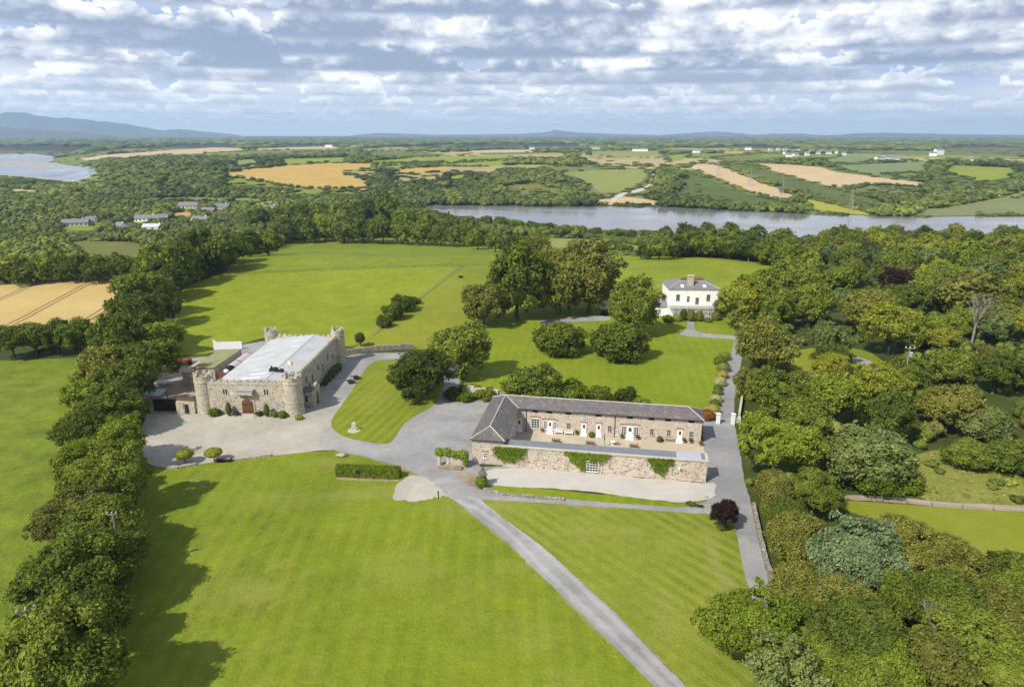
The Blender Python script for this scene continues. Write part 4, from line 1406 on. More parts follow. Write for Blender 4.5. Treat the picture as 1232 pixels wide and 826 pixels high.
def build_stables():
    s = empty('stable_block', (ST_O[0], ST_O[1], 0), ST_A, 'long L shaped stone stable range with slate roofs and white doors', 'stable block')
    WX, HY, HD, HX, EZ, RZ = 5.5, 14.95, 4.6, 40.0, 4.7, 6.25
    ym = HY + HD / 2
    w = MB()
    w.prism([(0, 0), (WX, 0), (WX, HY), (HX, HY), (HX, HY + HD), (0, HY + HD)], -0.4, EZ)
    w.build('wall', M['stable_stone'], s)
    e = 0.32
    def eave(x, y):
        return (x, y, EZ + 0.02)
    A, Bp, Cc, Dd, Ee, Ff = (-e, -e), (WX + e, -e), (WX + e, HY - e), (HX + e, HY - e), (HX + e, HY + HD + e), (-e, HY + HD + e)
    apx = (WX / 2, ym, RZ)
    wr = (WX / 2, 2.3, RZ)
    hr = (HX - 2.5, ym, RZ)
    def slab(mb, pts):
        n = len(pts)
        lo = [(x, y, z - 0.12) for x, y, z in pts]
        mb.add(pts + lo, [tuple(range(n)), tuple(range(n, 2 * n))[::-1]] + [(i, n + i, n + (i + 1) % n, (i + 1) % n) for i in range(n)])
    r1 = MB()
    slab(r1, [eave(*Cc), eave(*Dd), hr, apx])
    slab(r1, [eave(*Dd), eave(*Ee), hr])
    slab(r1, [eave(*Ee), eave(*Ff), apx, hr])
    ro1 = r1.build('roof', M['slate_purple'], s)
    r2 = MB()
    slab(r2, [eave(*Ff), eave(*A), wr, apx])
    slab(r2, [eave(*Bp), eave(*Cc), apx, wr])
    slab(r2, [eave(*A), eave(*Bp), wr])
    ro2 = r2.build('roof', M['slate_old'], s)
    k = MB()
    k.tube(apx, hr, 0.12, n=6)
    k.tube(hr, eave(*Dd), 0.11, n=6)
    k.tube(hr, eave(*Ee), 0.11, n=6)
    k.tube(apx, eave(*Cc), 0.10, n=6)
    k.build('ridge', M['ridge_tile'], ro1)
    k = MB()
    k.tube(apx, wr, 0.12, n=6)
    k.tube(wr, eave(*A), 0.11, n=6)
    k.tube(wr, eave(*Bp), 0.11, n=6)
    k.tube(apx, eave(*Ff), 0.11, n=6)
    k.build('ridge', M['ridge_tile'], ro2)
    g = MB()
    g.tube((WX + e + 0.06, HY - e - 0.07, EZ - 0.06), (HX + e, HY - e - 0.07, EZ - 0.06), 0.075, n=6)
    g.tube((-e - 0.05, -e - 0.07, EZ - 0.06), (WX + e + 0.05, -e - 0.07, EZ - 0.06), 0.075, n=6)
    xd = stx(739, HY)
    g.tube((xd, HY - 0.1, 0), (xd, HY - 0.1, EZ - 0.1), 0.06, n=6)
    g.tube((stx(633, HY), HY - 0.1, 0), (stx(633, HY), HY - 0.1, EZ - 0.1), 0.06, n=6)
    g.build('gutter', M['black_iron'], s)
    # openings of the courtyard front
    def surround(x, w_, z0, z1, y=HY):
        # brick arch over an opening
        mb = MB()
        n = 8
        ro, ri = [], []
        for i in range(n + 1):
            a = math.pi * i / n
            ri.append((x + (w_ / 2 + 0.02) * math.cos(a), z1 + 0.28 * math.sin(a)))
            ro.append((x + (w_ / 2 + 0.28) * math.cos(a), z1 + 0.28 + 0.30 * math.sin(a)))
        for i in range(n):
            mb.prism([ri[i], ro[i], ro[i + 1], ri[i + 1]], y - 0.05, y - 0.002, 'y')
        mb.build('arch', M['brick_red'], s)
    x = stx(625, HY)
    door(s, x, 0.2, 2.35, 1.0, HY)
    x = stx(644, HY)
    window(s, x, 0.75, 2.75, 1.7, HY, bars=(3, 4))
    surround(x, 1.7, 0.75, 2.75)
    x = stx(661.7, HY)
    door(s, x, 0.2, 2.4, 0.95, HY)
    window(s, x - 0.92, 0.7, 2.4, 0.75, HY, bars=(2, 4))
    window(s, x + 0.92, 0.7, 2.4, 0.75, HY, bars=(2, 4))
    surround(x, 2.7, 0.2, 2.45)
    for px in (683.8, 733, 783.5, 803.7, 830.5):
        window(s, stx(px, HY), 1.15, 2.35, 0.75, HY, 'cream_stone', bars=(2, 2))
    for px in (702.3, 720, 817.3):
        x = stx(px, HY)
        door(s, x, 0.25, 2.45, 0.95, HY)
        MB().box(x - 0.65, x + 0.65, HY - 0.06, HY - 0.002, 2.5, 2.85).build('lintel', M['brick_red'], s)
    window(s, stx(702.3, HY), 3.55, 4.45, 0.9, HY, bars=(3, 2))
    x = stx(757.5, HY)
    door(s, x, 0.2, 2.45, 1.2, HY)
    window(s, x - 1.15, 0.55, 2.45, 1.0, HY, bars=(2, 4))
    window(s, x + 1.15, 0.55, 2.45, 1.0, HY, bars=(2, 4))
    surround(x, 3.4, 0.2, 2.5)
    for px in (644, 661, 683.8, 720, 758, 784, 804, 832):
        x = stx(px, HY, 4.3)
        MB().box(x - 0.55, x + 0.55, HY - 0.03, HY - 0.002, 4.0, 4.5).build('loft_vent', M['dark_opening'], s)
    # wing: courtyard side windows and street end
    for y in (4.3, 7.2, 10.4, 12.9):
        window(s, y, 1.0, 2.5, 0.9, WX, 'white_paint', facing='+x')
    x = stx(584, 0)
    window(s, x, 1.2, 2.2, 0.75, 0.0, bars=(2, 2))
    MB().box(x - 0.55, x + 0.55, -0.06, -0.002, 2.25, 2.6).build('lintel', M['brick_red'], s)
    MB().box(x - 0.5, x + 0.5, -0.03, -0.002, 3.75, 4.35).build('loft_vent', M['cream_stone'], s)
    # low flat roofed range along the parking
    f = MB()
    f.prism([(WX + 0.002, -0.35), (39.5, -0.35), (39.5, 2.55), (WX + 0.002, 2.55)], -0.4, 3.75)
    fo = f.build('garden_range', M['garden_stone'], s)
    MB().box(WX + 0.003, 39.2, -0.02, 2.45, 3.752, 3.93).build('flat_roof', M['flat_roof_grey'], fo)
    MB().box(34.6, 38.6, 0.0, 2.4, 3.932, 3.96).build('roof_panel', M['flat_roof_pale'], fo)
    q = MB()
    q.box(WX + 0.003, 39.65, -0.5, -0.03, 3.754, 3.99)
    q.box(39.21, 39.65, -0.028, 2.6, 3.754, 3.99)
    q.build('coping', M['cream_stone'], fo)
    x = stx(712.5, -0.35)
    window(s, x, 0.45, 2.35, 2.0, -0.352, bars=(4, 4), depth=0.12)
    surround(x, 2.0, 0.45, 2.4, -0.352)
    for px in (642, 666):
        x = stx(px, -0.35)
        MB().tube((x, -0.352, 2.35), (x, -0.42, 2.35), 0.72, n=18).build('roundel', M['cream_stone'], s)
    lt = MB()
    x = stx(816, -0.35)
    lt.tube((x, -0.352, 2.2), (x, -0.75, 2.3), 0.03)
    lt.blob((x, -0.8, 2.45), (0.2, 0.2, 0.26), 1, 0)
    lt.build('wall_lamp', M['white_paint'], s)
    return s


stables = build_stables()

# ------------------------------------------------------------------ white country house
def build_manor():
    m = empty('country_house', (48.9, 207.6, 0), R(-1.5), 'white two storey country house with hipped grey slate roof', 'house')
    W_, D_, EZ = 15.4, 11.0, 8.7
    MB().box(0, W_, 0, D_, -0.5, EZ).build('wall', M['white_render'], m)
    MB().box(-0.2, W_ + 0.2, -0.2, D_ + 0.2, EZ + 0.002, EZ + 0.3).build('cornice', M['cream_stone'], m)
    r = MB()
    e, z0, z1 = 0.3, EZ + 0.302, EZ + 2.0
    a, b = 3.6, 3.4
    r.add([(-e, -e, z0), (W_ + e, -e, z0), (W_ + e, D_ + e, z0), (-e, D_ + e, z0), (a, b, z1), (W_ - a, b, z1), (W_ - a, D_ - b, z1), (a, D_ - b, z1)],
          [(0, 1, 5, 4), (1, 2, 6, 5), (2, 3, 7, 6), (3, 0, 4, 7), (4, 5, 6, 7), (3, 2, 1, 0)])
    ro = r.build('roof', M['slate_grey'], m)
    k = MB()
    for p, q in (((-e, -e, z0), (a, b, z1)), ((W_ + e, -e, z0), (W_ - a, b, z1)), ((W_ + e, D_ + e, z0), (W_ - a, D_ - b, z1)), ((a, b, z1), (W_ - a, b, z1))):
        k.tube(p, q, 0.13, n=6)
    k.build('ridge', M['cream_stone'], ro)
    MB().box(5.9, 7.6, 1.2, 2.4, EZ + 0.6, EZ + 4.0).box(5.75, 7.75, 1.05, 2.55, EZ + 4.002, EZ + 4.25).build('chimney', M['cream_stone'], ro)
    MB().box(8.5, 11.5, 5.0, 6.0, z1 - 0.3, z1 + 0.8).build('chimney', M['timber_brown'], ro)
    MB().box(4.6, 6.2, 5.2, 6.0, z1 - 0.3, z1 + 0.7).build('chimney', M['timber_brown'], ro)
    for x in (4.1, 11.0):
        MB().add([(x - 0.45, 0.5, z0 + 0.62), (x + 0.45, 0.5, z0 + 0.62), (x + 0.45, 1.4, z0 + 1.1), (x - 0.45, 1.4, z0 + 1.1), (x - 0.45, 0.5, z0 + 0.3), (x + 0.45, 0.5, z0 + 0.3), (x + 0.45, 1.4, z0 + 0.7), (x - 0.45, 1.4, z0 + 0.7)],
                 [(0, 1, 2, 3), (7, 6, 5, 4), (0, 4, 5, 1), (1, 5, 6, 2), (2, 6, 7, 3), (3, 7, 4, 0)]).build('skylight', M['white_paint'], ro)
    for x in (2.8, 12.2):
        window(m, x, 5.3, 7.3, 1.15, 0.0, 'cream_stone', bars=(2, 3))
    window(m, 6.0, 5.0, 6.7, 0.8, 0.0, 'cream_stone', bars=(2, 2))
    window(m, 8.8, 4.2, 6.3, 1.1, 0.0, 'cream_stone', bars=(2, 3))
    for x in (2.4, 10.6, 13.2):
        window(m, x, 0.7, 2.6, 1.1, 0.0, 'white_paint', bars=(2, 3))
    door(m, 6.4, 0.2, 2.6, 1.2, 0.0, 'timber_brown', False)
    # trellised veranda along the ground floor
    v = MB()
    n = 30
    for i in range(n + 1):
        x = 0.1 + (W_ - 0.2) * i / n
        v.box(x - 0.06, x + 0.06, -1.75, -1.63, -0.3, 4.1)
    v.box(0, W_, -1.78, -1.60, 4.1, 4.22)
    v.box(0, W_, -1.72, -1.66, 2.1, 2.2)
    for i in range(n + 1):
        x = 0.1 + (W_ - 0.2) * i / n
        v.box(x - 0.04, x + 0.04, -1.58, -0.002, 4.05, 4.18)
    v.build('veranda', M['white_paint'], m)
    MB().add([(0, -1.72, 3.2), (W_, -1.72, 3.2), (W_, -0.004, 3.9), (0, -0.004, 3.9), (0, -1.72, 3.26), (W_, -1.72, 3.26), (W_, -0.004, 3.97), (0, -0.004, 3.97)],
             [(3, 2, 1, 0), (4, 5, 6, 7), (0, 1, 5, 4), (1, 2, 6, 5), (2, 3, 7, 6), (3, 0, 4, 7)]).build('veranda_roof', M['cream_stone'], m)
    # low slated side wing
    MB().box(-5.5, -0.002, 1.0, 8.0, -0.5, 3.0).build('side_wing', M['white_render'], m)
    MB().add([(-5.8, 0.7, 3.0), (-0.003, 0.7, 3.0), (-0.003, 4.5, 5.6), (-5.8, 4.5, 5.6), (-5.8, 8.3, 3.0), (-0.003, 8.3, 3.0)],
             [(0, 1, 2, 3), (3, 2, 5, 4), (0, 3, 4), (1, 5, 2), (0, 4, 5, 1)]).build('roof', M['slate_grey'], m)
    window(m, -2.5, 1.0, 2.3, 1.0, 1.0)
    # outbuilding glimpsed between the trees
    q = G(731, 372)
    o = empty('outbuilding', q, R(-10), 'small white outbuilding glimpsed left of the white house', 'outbuilding')
    MB().box(-2.5, 2.5, 0, 4, -0.4, 3.0).build('wall', M['white_render'], o)
    MB().add([(-2.8, -0.3, 3.0), (2.8, -0.3, 3.0), (2.8, 2, 4.9), (-2.8, 2, 4.9), (-2.8, 4.3, 3.0), (2.8, 4.3, 3.0)],
             [(0, 1, 2, 3), (3, 2, 5, 4), (0, 3, 4), (1, 5, 2), (0, 4, 5, 1)]).build('roof', M['slate_grey'], o)
    door(o, 0.9, 0.05, 2.1, 0.95, 0.0, 'timber_brown', False, False)
    window(o, -1.1, 0.9, 2.0, 1.0, 0.0)


build_manor()

# ------------------------------------------------------------------ walls, fences, gate
def stone_wall(pxs, h, t, mat, label, rough=0.12, cap=None):
    pts = [G(*p) for p in pxs]
    o = MB()
    rg = random.Random(len(label))
    for a, b in zip(pts[:-1], pts[1:]):
        L = (b - a).length
        n = max(1, int(L / 1.4))
        d = (b - a).normalized()
        nr = Vector((-d.y, d.x, 0)) * (t / 2)
        for i in range(n):
            p, q = a.lerp(b, i / n), a.lerp(b, (i + 1) / n - 0.0005)
            hh = h * (1 + rg.uniform(-rough, rough))
            z = min(p.z, q.z) - 0.3
            o.prism([((p - nr).x, (p - nr).y), ((q - nr).x, (q - nr).y), ((q + nr).x, (q + nr).y), ((p + nr).x, (p + nr).y)], z, z + 0.3 + hh)
    ob = o.build('stone_wall', M[mat])
    return tag(ob, label, 'wall', None, 'thing')


stone_wall([(417, 426), (449, 422), (498, 418.5)], 1.3, 0.6, 'field_stone', 'grey field wall behind the castle drive')
stone_wall([(562, 474), (580, 476), (600, 479)], 1.9, 0.7, 'stable_stone', 'rubble garden wall joining the back of the stable wing')
stone_wall([(846, 501), (861, 503)], 1.1, 0.5, 'stable_stone', 'short stone wall between stable gable and white gate')
stone_wall([(889, 503), (894, 470), (896, 455)], 1.2, 0.45, 'cream_stone', 'pale wall running up behind the white gate', 0.03)
stone_wall([(582, 588), (600, 594), (630, 597.5), (679, 601.5)], 0.30, 0.5, 'field_stone', 'row of low kerb boulders along the narrow grass strip', 0.6)
stone_wall([(906, 610), (912, 640), (922, 680), (930, 712)], 1.0, 0.5, 'field_stone', 'low stone wall along the right edge of the lane', 0.2)
stone_wall([(180, 561), (215, 563), (236, 558.5)], 0.35, 0.6, 'grey_rock', 'low stone kerb under the topiary at the forecourt edge', 0.5)
stone_wall([(283, 553.5), (300, 551), (326, 548)], 0.35, 0.6, 'grey_rock', 'low stone kerb in the middle of the forecourt edge', 0.5)


def post_fence(pxs, label, spacing=4.0, h=1.15, rails=(0.45, 0.95), mat='timber_grey', rr=0.035, pr=0.07):
    pts = [G(*p) for p in pxs]
    f = empty('post_and_rail_fence', pts[0], 0, label, 'fence')
    f['kind'] = 'thing'
    o = pts[0]
    rl = MB()
    npost = 0
    for a, b in zip(pts[:-1], pts[1:]):
        L = (b - a).length
        n = max(1, int(L / spacing))
        prev = None
        for i in range(n + 1):
            p = a.lerp(b, i / n)
            p = Vector((p.x, p.y, Tz(p.x, p.y)))
            if npost < 95 and (i < n or b is pts[-1]):
                npost += 1
                MB().tube(p - o - Vector((0, 0, 0.2)), p - o + Vector((0, 0, h)), pr, n=5).build('post', M[mat], f)
            if prev is not None:
                for z in rails:
                    rl.tube(prev - o + Vector((0, 0, z)), p - o + Vector((0, 0, z)), rr, n=4)
            prev = p
    rl.build('rail', M[mat], f)
    return f


post_fence([(274, 331), (340, 328.5), (420, 324.5), (500, 322), (556, 321)], 'dark fence line across the green pasture hill', 5.0, 1.2, mat='timber_brown', rr=0.06)
post_fence([(556, 321), (500, 363), (470, 386), (447, 404)], 'fence running downhill between pasture and paddock', 4.0, 1.15, rr=0.06)
post_fence([(560, 321), (600, 319), (632, 316)], 'short fence between the paddock and the hill hedge', 4.5, 1.15)
post_fence([(752, 344), (780, 346), (804, 347)], 'pale fence behind the white house', 3.0, 1.2, mat='cream_stone')
post_fence([(1018, 601.5), (1060, 603.5), (1120, 609), (1232, 617)], 'wire fence along the dirt track on the right', 3.5, 1.0, rr=0.02)


def build_gate():
    a, b, c = G(863.5, 509), G(881.5, 509.5), G(889, 508.5)
    g = empty('lane_gate', a, 0, 'open white lane gate between white square gate posts', 'gate')
    for p in (a, b):
        q = p - a
        MB().box(q.x - 0.32, q.x + 0.32, q.y - 0.32, q.y + 0.32, -0.2, 2.0).box(q.x - 0.4, q.x + 0.4, q.y - 0.4, q.y + 0.4, 2.002, 2.14).build('gate_post', M['white_paint'], g)
    q0, q1 = b - a, c - a
    lf = MB()
    for z in (0.25, 0.6, 0.95, 1.3):
        lf.box(q0.x + 0.34, q1.x, q0.y - 0.04, q0.y + 0.04, z, z + 0.13)
    lf.box(q0.x + 0.34, q0.x + 0.46, q0.y - 0.045, q0.y + 0.045, 0.1, 1.5)
    lf.box(q1.x, q1.x + 0.12, q0.y - 0.045, q0.y + 0.045, 0.1, 1.5)
    lf.build('gate_leaf', M['white_paint'], g)


build_gate()


# ------------------------------------------------------------------ foliage
def tone(*c):
    return c


leafmat('leaf_mid', [(0.062, 0.092, 0.014), (0.134, 0.175, 0.023), (0.230, 0.271, 0.037)])
leafmat('leaf_light', [(0.090, 0.134, 0.014), (0.174, 0.232, 0.023), (0.280, 0.324, 0.039)])
leafmat('leaf_dark', [(0.039, 0.061, 0.013), (0.081, 0.114, 0.018), (0.141, 0.179, 0.027)])
leafmat('leaf_olive', [(0.093, 0.102, 0.023), (0.171, 0.179, 0.033), (0.266, 0.260, 0.053)])
leafmat('leaf_yellow', [(0.112, 0.138, 0.017), (0.210, 0.237, 0.024), (0.315, 0.324, 0.039)])
leafmat('leaf_bluegreen', [(0.093, 0.140, 0.058), (0.165, 0.226, 0.100), (0.252, 0.314, 0.147)])
leafmat('leaf_greygreen', [(0.081, 0.114, 0.033), (0.148, 0.191, 0.053), (0.234, 0.275, 0.083)])
leafmat('leaf_copper', [(0.020, 0.009, 0.010), (0.038, 0.016, 0.017), (0.060, 0.028, 0.026)])
leafmat('leaf_hedge', [(0.054, 0.089, 0.011), (0.101, 0.151, 0.014), (0.162, 0.209, 0.019)])
leafmat('leaf_ivy', [(0.082, 0.138, 0.013), (0.149, 0.227, 0.017), (0.227, 0.300, 0.023)])
leafmat('leaf_gold', [(0.16, 0.15, 0.02), (0.28, 0.25, 0.04), (0.36, 0.33, 0.10)])
leafmat('leaf_cream', [(0.20, 0.22, 0.07), (0.36, 0.36, 0.15), (0.48, 0.46, 0.22)])
leafmat('leaf_rust', [(0.12, 0.06, 0.015), (0.24, 0.11, 0.025), (0.30, 0.17, 0.04)])
plain('bark', (0.105, 0.085, 0.065), 0.9, 0.35, 4)
plain('bark_pale', (0.25, 0.23, 0.195), 0.9, 0.25, 3)
leafattr('far_leaf')

_bm = bmesh.new()
bmesh.ops.create_icosphere(_bm, subdivisions=1, radius=1)
ICO1 = (np.array([v.co[:] for v in _bm.verts]), np.array([[v.index for v in f.verts] for f in _bm.faces]))
_bm.free()
_bm = bmesh.new()
bmesh.ops.create_icosphere(_bm, subdivisions=2, radius=1)
ICO2 = (np.array([v.co[:] for v in _bm.verts]), np.array([[v.index for v in f.verts] for f in _bm.faces]))
_bm.free()


def leaf_cards(rng, pos, nrm, size, spread=0.75, asp=0.62):
    """one small leaf-spray quad at each pos, roughly facing nrm"""
    n = len(pos)
    nr = nrm + rng.normal(0, spread, (n, 3))
    nr /= np.linalg.norm(nr, axis=1)[:, None] + 1e-9
    up = rng.normal(0, 1, (n, 3))
    a = np.cross(nr, up)
    a /= np.linalg.norm(a, axis=1)[:, None] + 1e-9
    b = np.cross(nr, a)
    s = size * (0.5 + 1.5 * rng.beta(1.2, 2.2, n))[:, None]
    fold = nr * (s * 0.22)
    v = np.stack([pos - a * s, pos - b * s * asp + fold, pos + a * s, pos + b * s * asp + fold], axis=1).reshape(-1, 3)
    f = np.arange(4 * n).reshape(-1, 4)
    return v, f


def make_crown(name, seed, nl=34, nc=150, cs=0.055, c=(0, 0, 1.05), rad=(0.78, 0.78, 0.62), lobe=(0.13, 0.36), zmin=-0.55, lump=0.30, core=0.70, droop=0.0, hull=0.62):
    """crown of many uneven boughs: each bough an inner mass with leaf sprays that stand off it"""
    rng = np.random.default_rng(seed)
    V, F3, F4 = [], [], []
    off = 0
    c = np.array(c, float) + np.array([rng.normal(0, .05), rng.normal(0, .05), 0])
    rad = np.array(rad, float) * rng.uniform(0.88, 1.12, 3)
    ph = rng.normal(0, 1, (5, 3))
    lobes = []
    for k in range(nl):
        g = (k + 0.5) / nl
        z = 1 - (1 - zmin) * g
        th = k * 2.399963 + rng.normal(0, 0.3)
        d = np.array([math.sqrt(max(0, 1 - z * z)) * math.cos(th), math.sqrt(max(0, 1 - z * z)) * math.sin(th), z])
        q = 0.93 + lump * float(np.sin(ph @ d * 2.1 + seed).sum()) / 3 + rng.normal(0, 0.09)
        r = rng.uniform(*lobe) ** 1.0 * (1.0 if z > -0.2 else 0.85)
        q = min(1.14, max(0.6, q))
        lobes.append((c + d * rad * q, r, d))
        if rng.random() < 0.30:      # a smaller bough reaching out of the mass
            e = d + rng.normal(0, 0.10, 3)
            lobes.append((c + e * rad * q + d * r * 0.35, r * 0.6, d))
    v = ICO2[0] * rad * hull * rng.uniform(0.85, 1.1, (len(ICO2[0]), 1)) + c
    V.append(v)
    F3.append(ICO2[1] + off)
    off += len(v)
    mean = np.mean([l[1] for l in lobes])
    for (p, r, d) in lobes:
        v = ICO1[0] * (r * core) * rng.uniform(0.75, 1.15, (len(ICO1[0]), 1)) * np.array([1.0, 1.0, 0.8]) + p
        V.append(v)
        F3.append(ICO1[1] + off)
        off += len(v)
        m = max(12, int(nc * (r / mean) ** 1.8))
        q = rng.normal(0, 1, (m * 2, 3))
        q /= np.linalg.norm(q, axis=1)[:, None]
        q = q[(q @ d) > -0.45][:m]
        pos = p + q * r * (0.62 + 0.80 * rng.beta(1.5, 2.0, (len(q), 1))) * np.array([1.08, 1.08, 0.85])
        pos[:, 2] -= droop * rng.uniform(0, 1, len(pos)) * r
        nr = q * 0.7 + d * 0.4 + np.array([0, 0, 0.25])
        v, f = leaf_cards(rng, pos, nr, cs)
        V.append(v)
        F4.append(f + off)
        off += len(v)
    V = np.concatenate(V)
    me = bpy.data.meshes.new(name)
    faces = [tuple(x) for x in np.concatenate(F3)] + [tuple(x) for x in np.concatenate(F4)]
    me.from_pydata(V.tolist(), [], faces)
    me.materials.append(None)
    me.update()
    return me


def make_trunk(name, seed, h=1.0, r=0.055, fork=0.42, limbs=6, spread=0.62, n=8, top=1.5):
    rg = random.Random(seed)
    mb = MB()
    x, y = rg.uniform(-.03, .03), rg.uniform(-.03, .03)
    mb.lathe(0, 0, [(r * 1.7, -0.06), (r * 1.2, 0.05), (r, 0.15), (r * 0.92, fork)], n)
    for k in range(limbs):
        a = 2 * math.pi * k / limbs + rg.uniform(-.4, .4)
        p0 = Vector((0, 0, fork * rg.uniform(0.85, 1.0)))
        p1 = p0 + Vector((math.cos(a) * spread * 0.45, math.sin(a) * spread * 0.45, 0.28 * rg.uniform(.8, 1.2)))
        p2 = p1 + Vector((math.cos(a + rg.uniform(-.5, .5)) * spread * 0.5, math.sin(a) * spread * 0.5, (top - fork - .3) * rg.uniform(.6, 1)))
        mb.tube(p0, p1, r * 0.55, r * 0.36, 6)
        mb.tube(p1, p2, r * 0.36, r * 0.12, 5)
    mb.tube((0, 0, fork - .02), (x, y, top), r * 0.8, r * 0.2, 6)
    return mb.mesh(name, MATS['bark'], True)


def dome(z):
    return 1.0


CROWNS = {}
# near: many small sprays; mid and far: fewer, larger ones
CROWNS['near'] = [make_crown('crown', 10 + i, 150, 105, 0.028, rad=(0.85, 0.85, 0.68), lobe=(0.065, 0.19), hull=0.74, lump=0.36) for i in range(4)]
CROWNS['mid'] = [make_crown('crown', 20 + i, 90, 56, 0.040, rad=(0.84, 0.84, 0.67), lobe=(0.08, 0.23), hull=0.72, lump=0.34) for i in range(6)]
CROWNS['far'] = [make_crown('crown', 30 + i, 42, 36, 0.065, c=(0, 0, 0.95), rad=(0.80, 0.80, 0.74), lobe=(0.13, 0.32), zmin=-0.8, hull=0.7) for i in range(6)]
CROWNS['full'] = [make_crown('crown', 110 + i, 105, 58, 0.040, c=(0, 0, 0.93), rad=(0.86, 0.86, 0.76), lobe=(0.08, 0.23), zmin=-0.82, hull=0.74, lump=0.30) for i in range(4)]
CROWNS['tall'] = [make_crown('crown', 40 + i, 100, 56, 0.040, lobe=(0.08, 0.23), hull=0.72, c=(0, 0, 1.35), rad=(0.72, 0.72, 0.98), zmin=-0.8) for i in range(3)]
CROWNS['skirt'] = [make_crown('crown', 50 + i, 56, 120, 0.044, c=(0, 0, 0.72), rad=(0.80, 0.80, 0.62), zmin=-0.75, lump=0.12, lobe=(0.15, 0.32)) for i in range(2)]
CROWNS['bush'] = [make_crown('crown', 60 + i, 24, 80, 0.075, c=(0, 0, 0.42), rad=(0.78, 0.78, 0.45), zmin=-0.4, lump=0.25) for i in range(3)]
CROWNS['open'] = [make_crown('crown', 70 + i, 34, 110, 0.036, lobe=(0.10, 0.26), core=0.4, hull=0.3, lump=0.5) for i in range(2)]
CROWNS['willow'] = [make_crown('crown', 80 + i, 60, 120, 0.040, c=(0, 0, 0.80), rad=(0.82, 0.82, 0.62), lobe=(0.12, 0.28), zmin=-0.6, droop=0.6, lump=0.22) for i in range(2)]


def make_conifer(name, seed, tiers=8, nc=210):
    rng = np.random.default_rng(seed)
    V, F3, F4 = [], [], []
    off = 0
    for t_ in range(tiers):
        f = t_ / (tiers - 1)
        z = 0.45 + 1.75 * f
        R_ = (1 - f) ** 0.75 * 0.88 + 0.10
        nb = max(3, int(9 * (1 - f) + 3))
        for k in range(nb):
            a = 2 * math.pi * (k + 0.5 * t_) / nb + rng.normal(0, 0.15)
            for (rr, sz) in ((0.45, 0.20), (0.85, 0.24)):
                p = np.array([math.cos(a) * R_ * rr, math.sin(a) * R_ * rr, z - 0.10 * rr + rng.normal(0, .03)])
                s = np.array([sz, sz, sz * 0.5]) * (0.55 + 0.6 * (1 - f))
                v = ICO1[0] * s * 0.8 + p
                V.append(v)
                F3.append(ICO1[1] + off)
                off += len(v)
                q = rng.normal(0, 1, (nc // 5, 3))
                q /= np.linalg.norm(q, axis=1)[:, None]
                q = q[q[:, 2] > -0.3]
                pos = p + q * s * rng.uniform(.85, 1.2, (len(q), 1))
                v, f4 = leaf_cards(rng, pos, q * 0.6 + np.array([0, 0, 0.6]), 0.042)
                V.append(v)
                F4.append(f4 + off)
                off += len(v)
    v = ICO2[0] * np.array([0.4, 0.4, 0.85]) + np.array([0, 0, 1.15])
    V.append(v)
    F3.append(ICO2[1] + off)
    me = bpy.data.meshes.new(name)
    me.from_pydata(np.concatenate(V).tolist(), [], [tuple(x) for x in np.concatenate(F3)] + [tuple(x) for x in np.concatenate(F4)])
    me.materials.append(None)
    me.update()
    return me


CROWNS['conifer'] = [make_conifer('crown', 91), make_conifer('crown', 92)]
TRUNKS = [make_trunk('trunk', 5 + i) for i in range(3)]
TRUNK_FAR = [make_trunk('trunk', 15, limbs=3, n=5)]
TRUNK_SHORT = [make_trunk('stem', 25, r=0.05, fork=0.2, limbs=4, spread=0.5, top=0.6)]

TREES = []      # (x, y, radius, object): everything planted as an individual
rgT = random.Random(77)
NAMES = {'conifer': 'conifer_tree', 'bush': 'bush', 'willow': 'willow_tree'}


def plant(x, y, R_, kind, leaf, label, cat='tree', group=None, sz=1.0, name=None, i=None, rot=None, bark='bark'):
    protos = CROWNS[kind]
    me = protos[rgT.randrange(len(protos)) if i is None else i % len(protos)]
    z = Tz(x, y)
    e = empty(name or NAMES.get(kind, 'broadleaf_tree'), (x, y, z), rgT.uniform(0, 6.28) if rot is None else rot, label, cat, group)
    c = bpy.data.objects.new('crown' if kind != 'bush' else 'foliage', me)
    COL.objects.link(c)
    c.parent = e
    c.scale = (R_ * rgT.uniform(.93, 1.07), R_ * rgT.uniform(.93, 1.07), R_ * sz)
    c.material_slots[0].link = 'OBJECT'
    c.material_slots[0].material = MATS[leaf]
    if kind == 'bush':
        tm = TRUNK_SHORT[0]
    elif kind == 'far':
        tm = TRUNK_FAR[0]
    else:
        tm = TRUNKS[rgT.randrange(3)]
    t = bpy.data.objects.new('trunk' if kind != 'bush' else 'stem', tm)
    COL.objects.link(t)
    t.parent = e
    ts = R_ * (0.6 if kind in ('skirt', 'willow') else 1.0)
    t.scale = (R_, R_, ts * sz)
    TREES.append((x, y, R_, e))
    return e


CZ = {'full': 0.93, 'near': 1.05, 'mid': 1.05, 'far': 1.05, 'tall': 1.35, 'skirt': 0.72, 'bush': 0.42, 'open': 1.05, 'willow': 0.85, 'conifer': 1.2}


def spot(px, py, w, kind, sz=1.0):
    """world place and crown radius for a crown centred on a pixel and w pixels wide"""
    R_ = 4.0
    for _ in range(6):
        p = G(px, py, CZ[kind] * R_ * sz)
        R_ = w / 2 / pxm(p)
    return p.x, p.y, R_


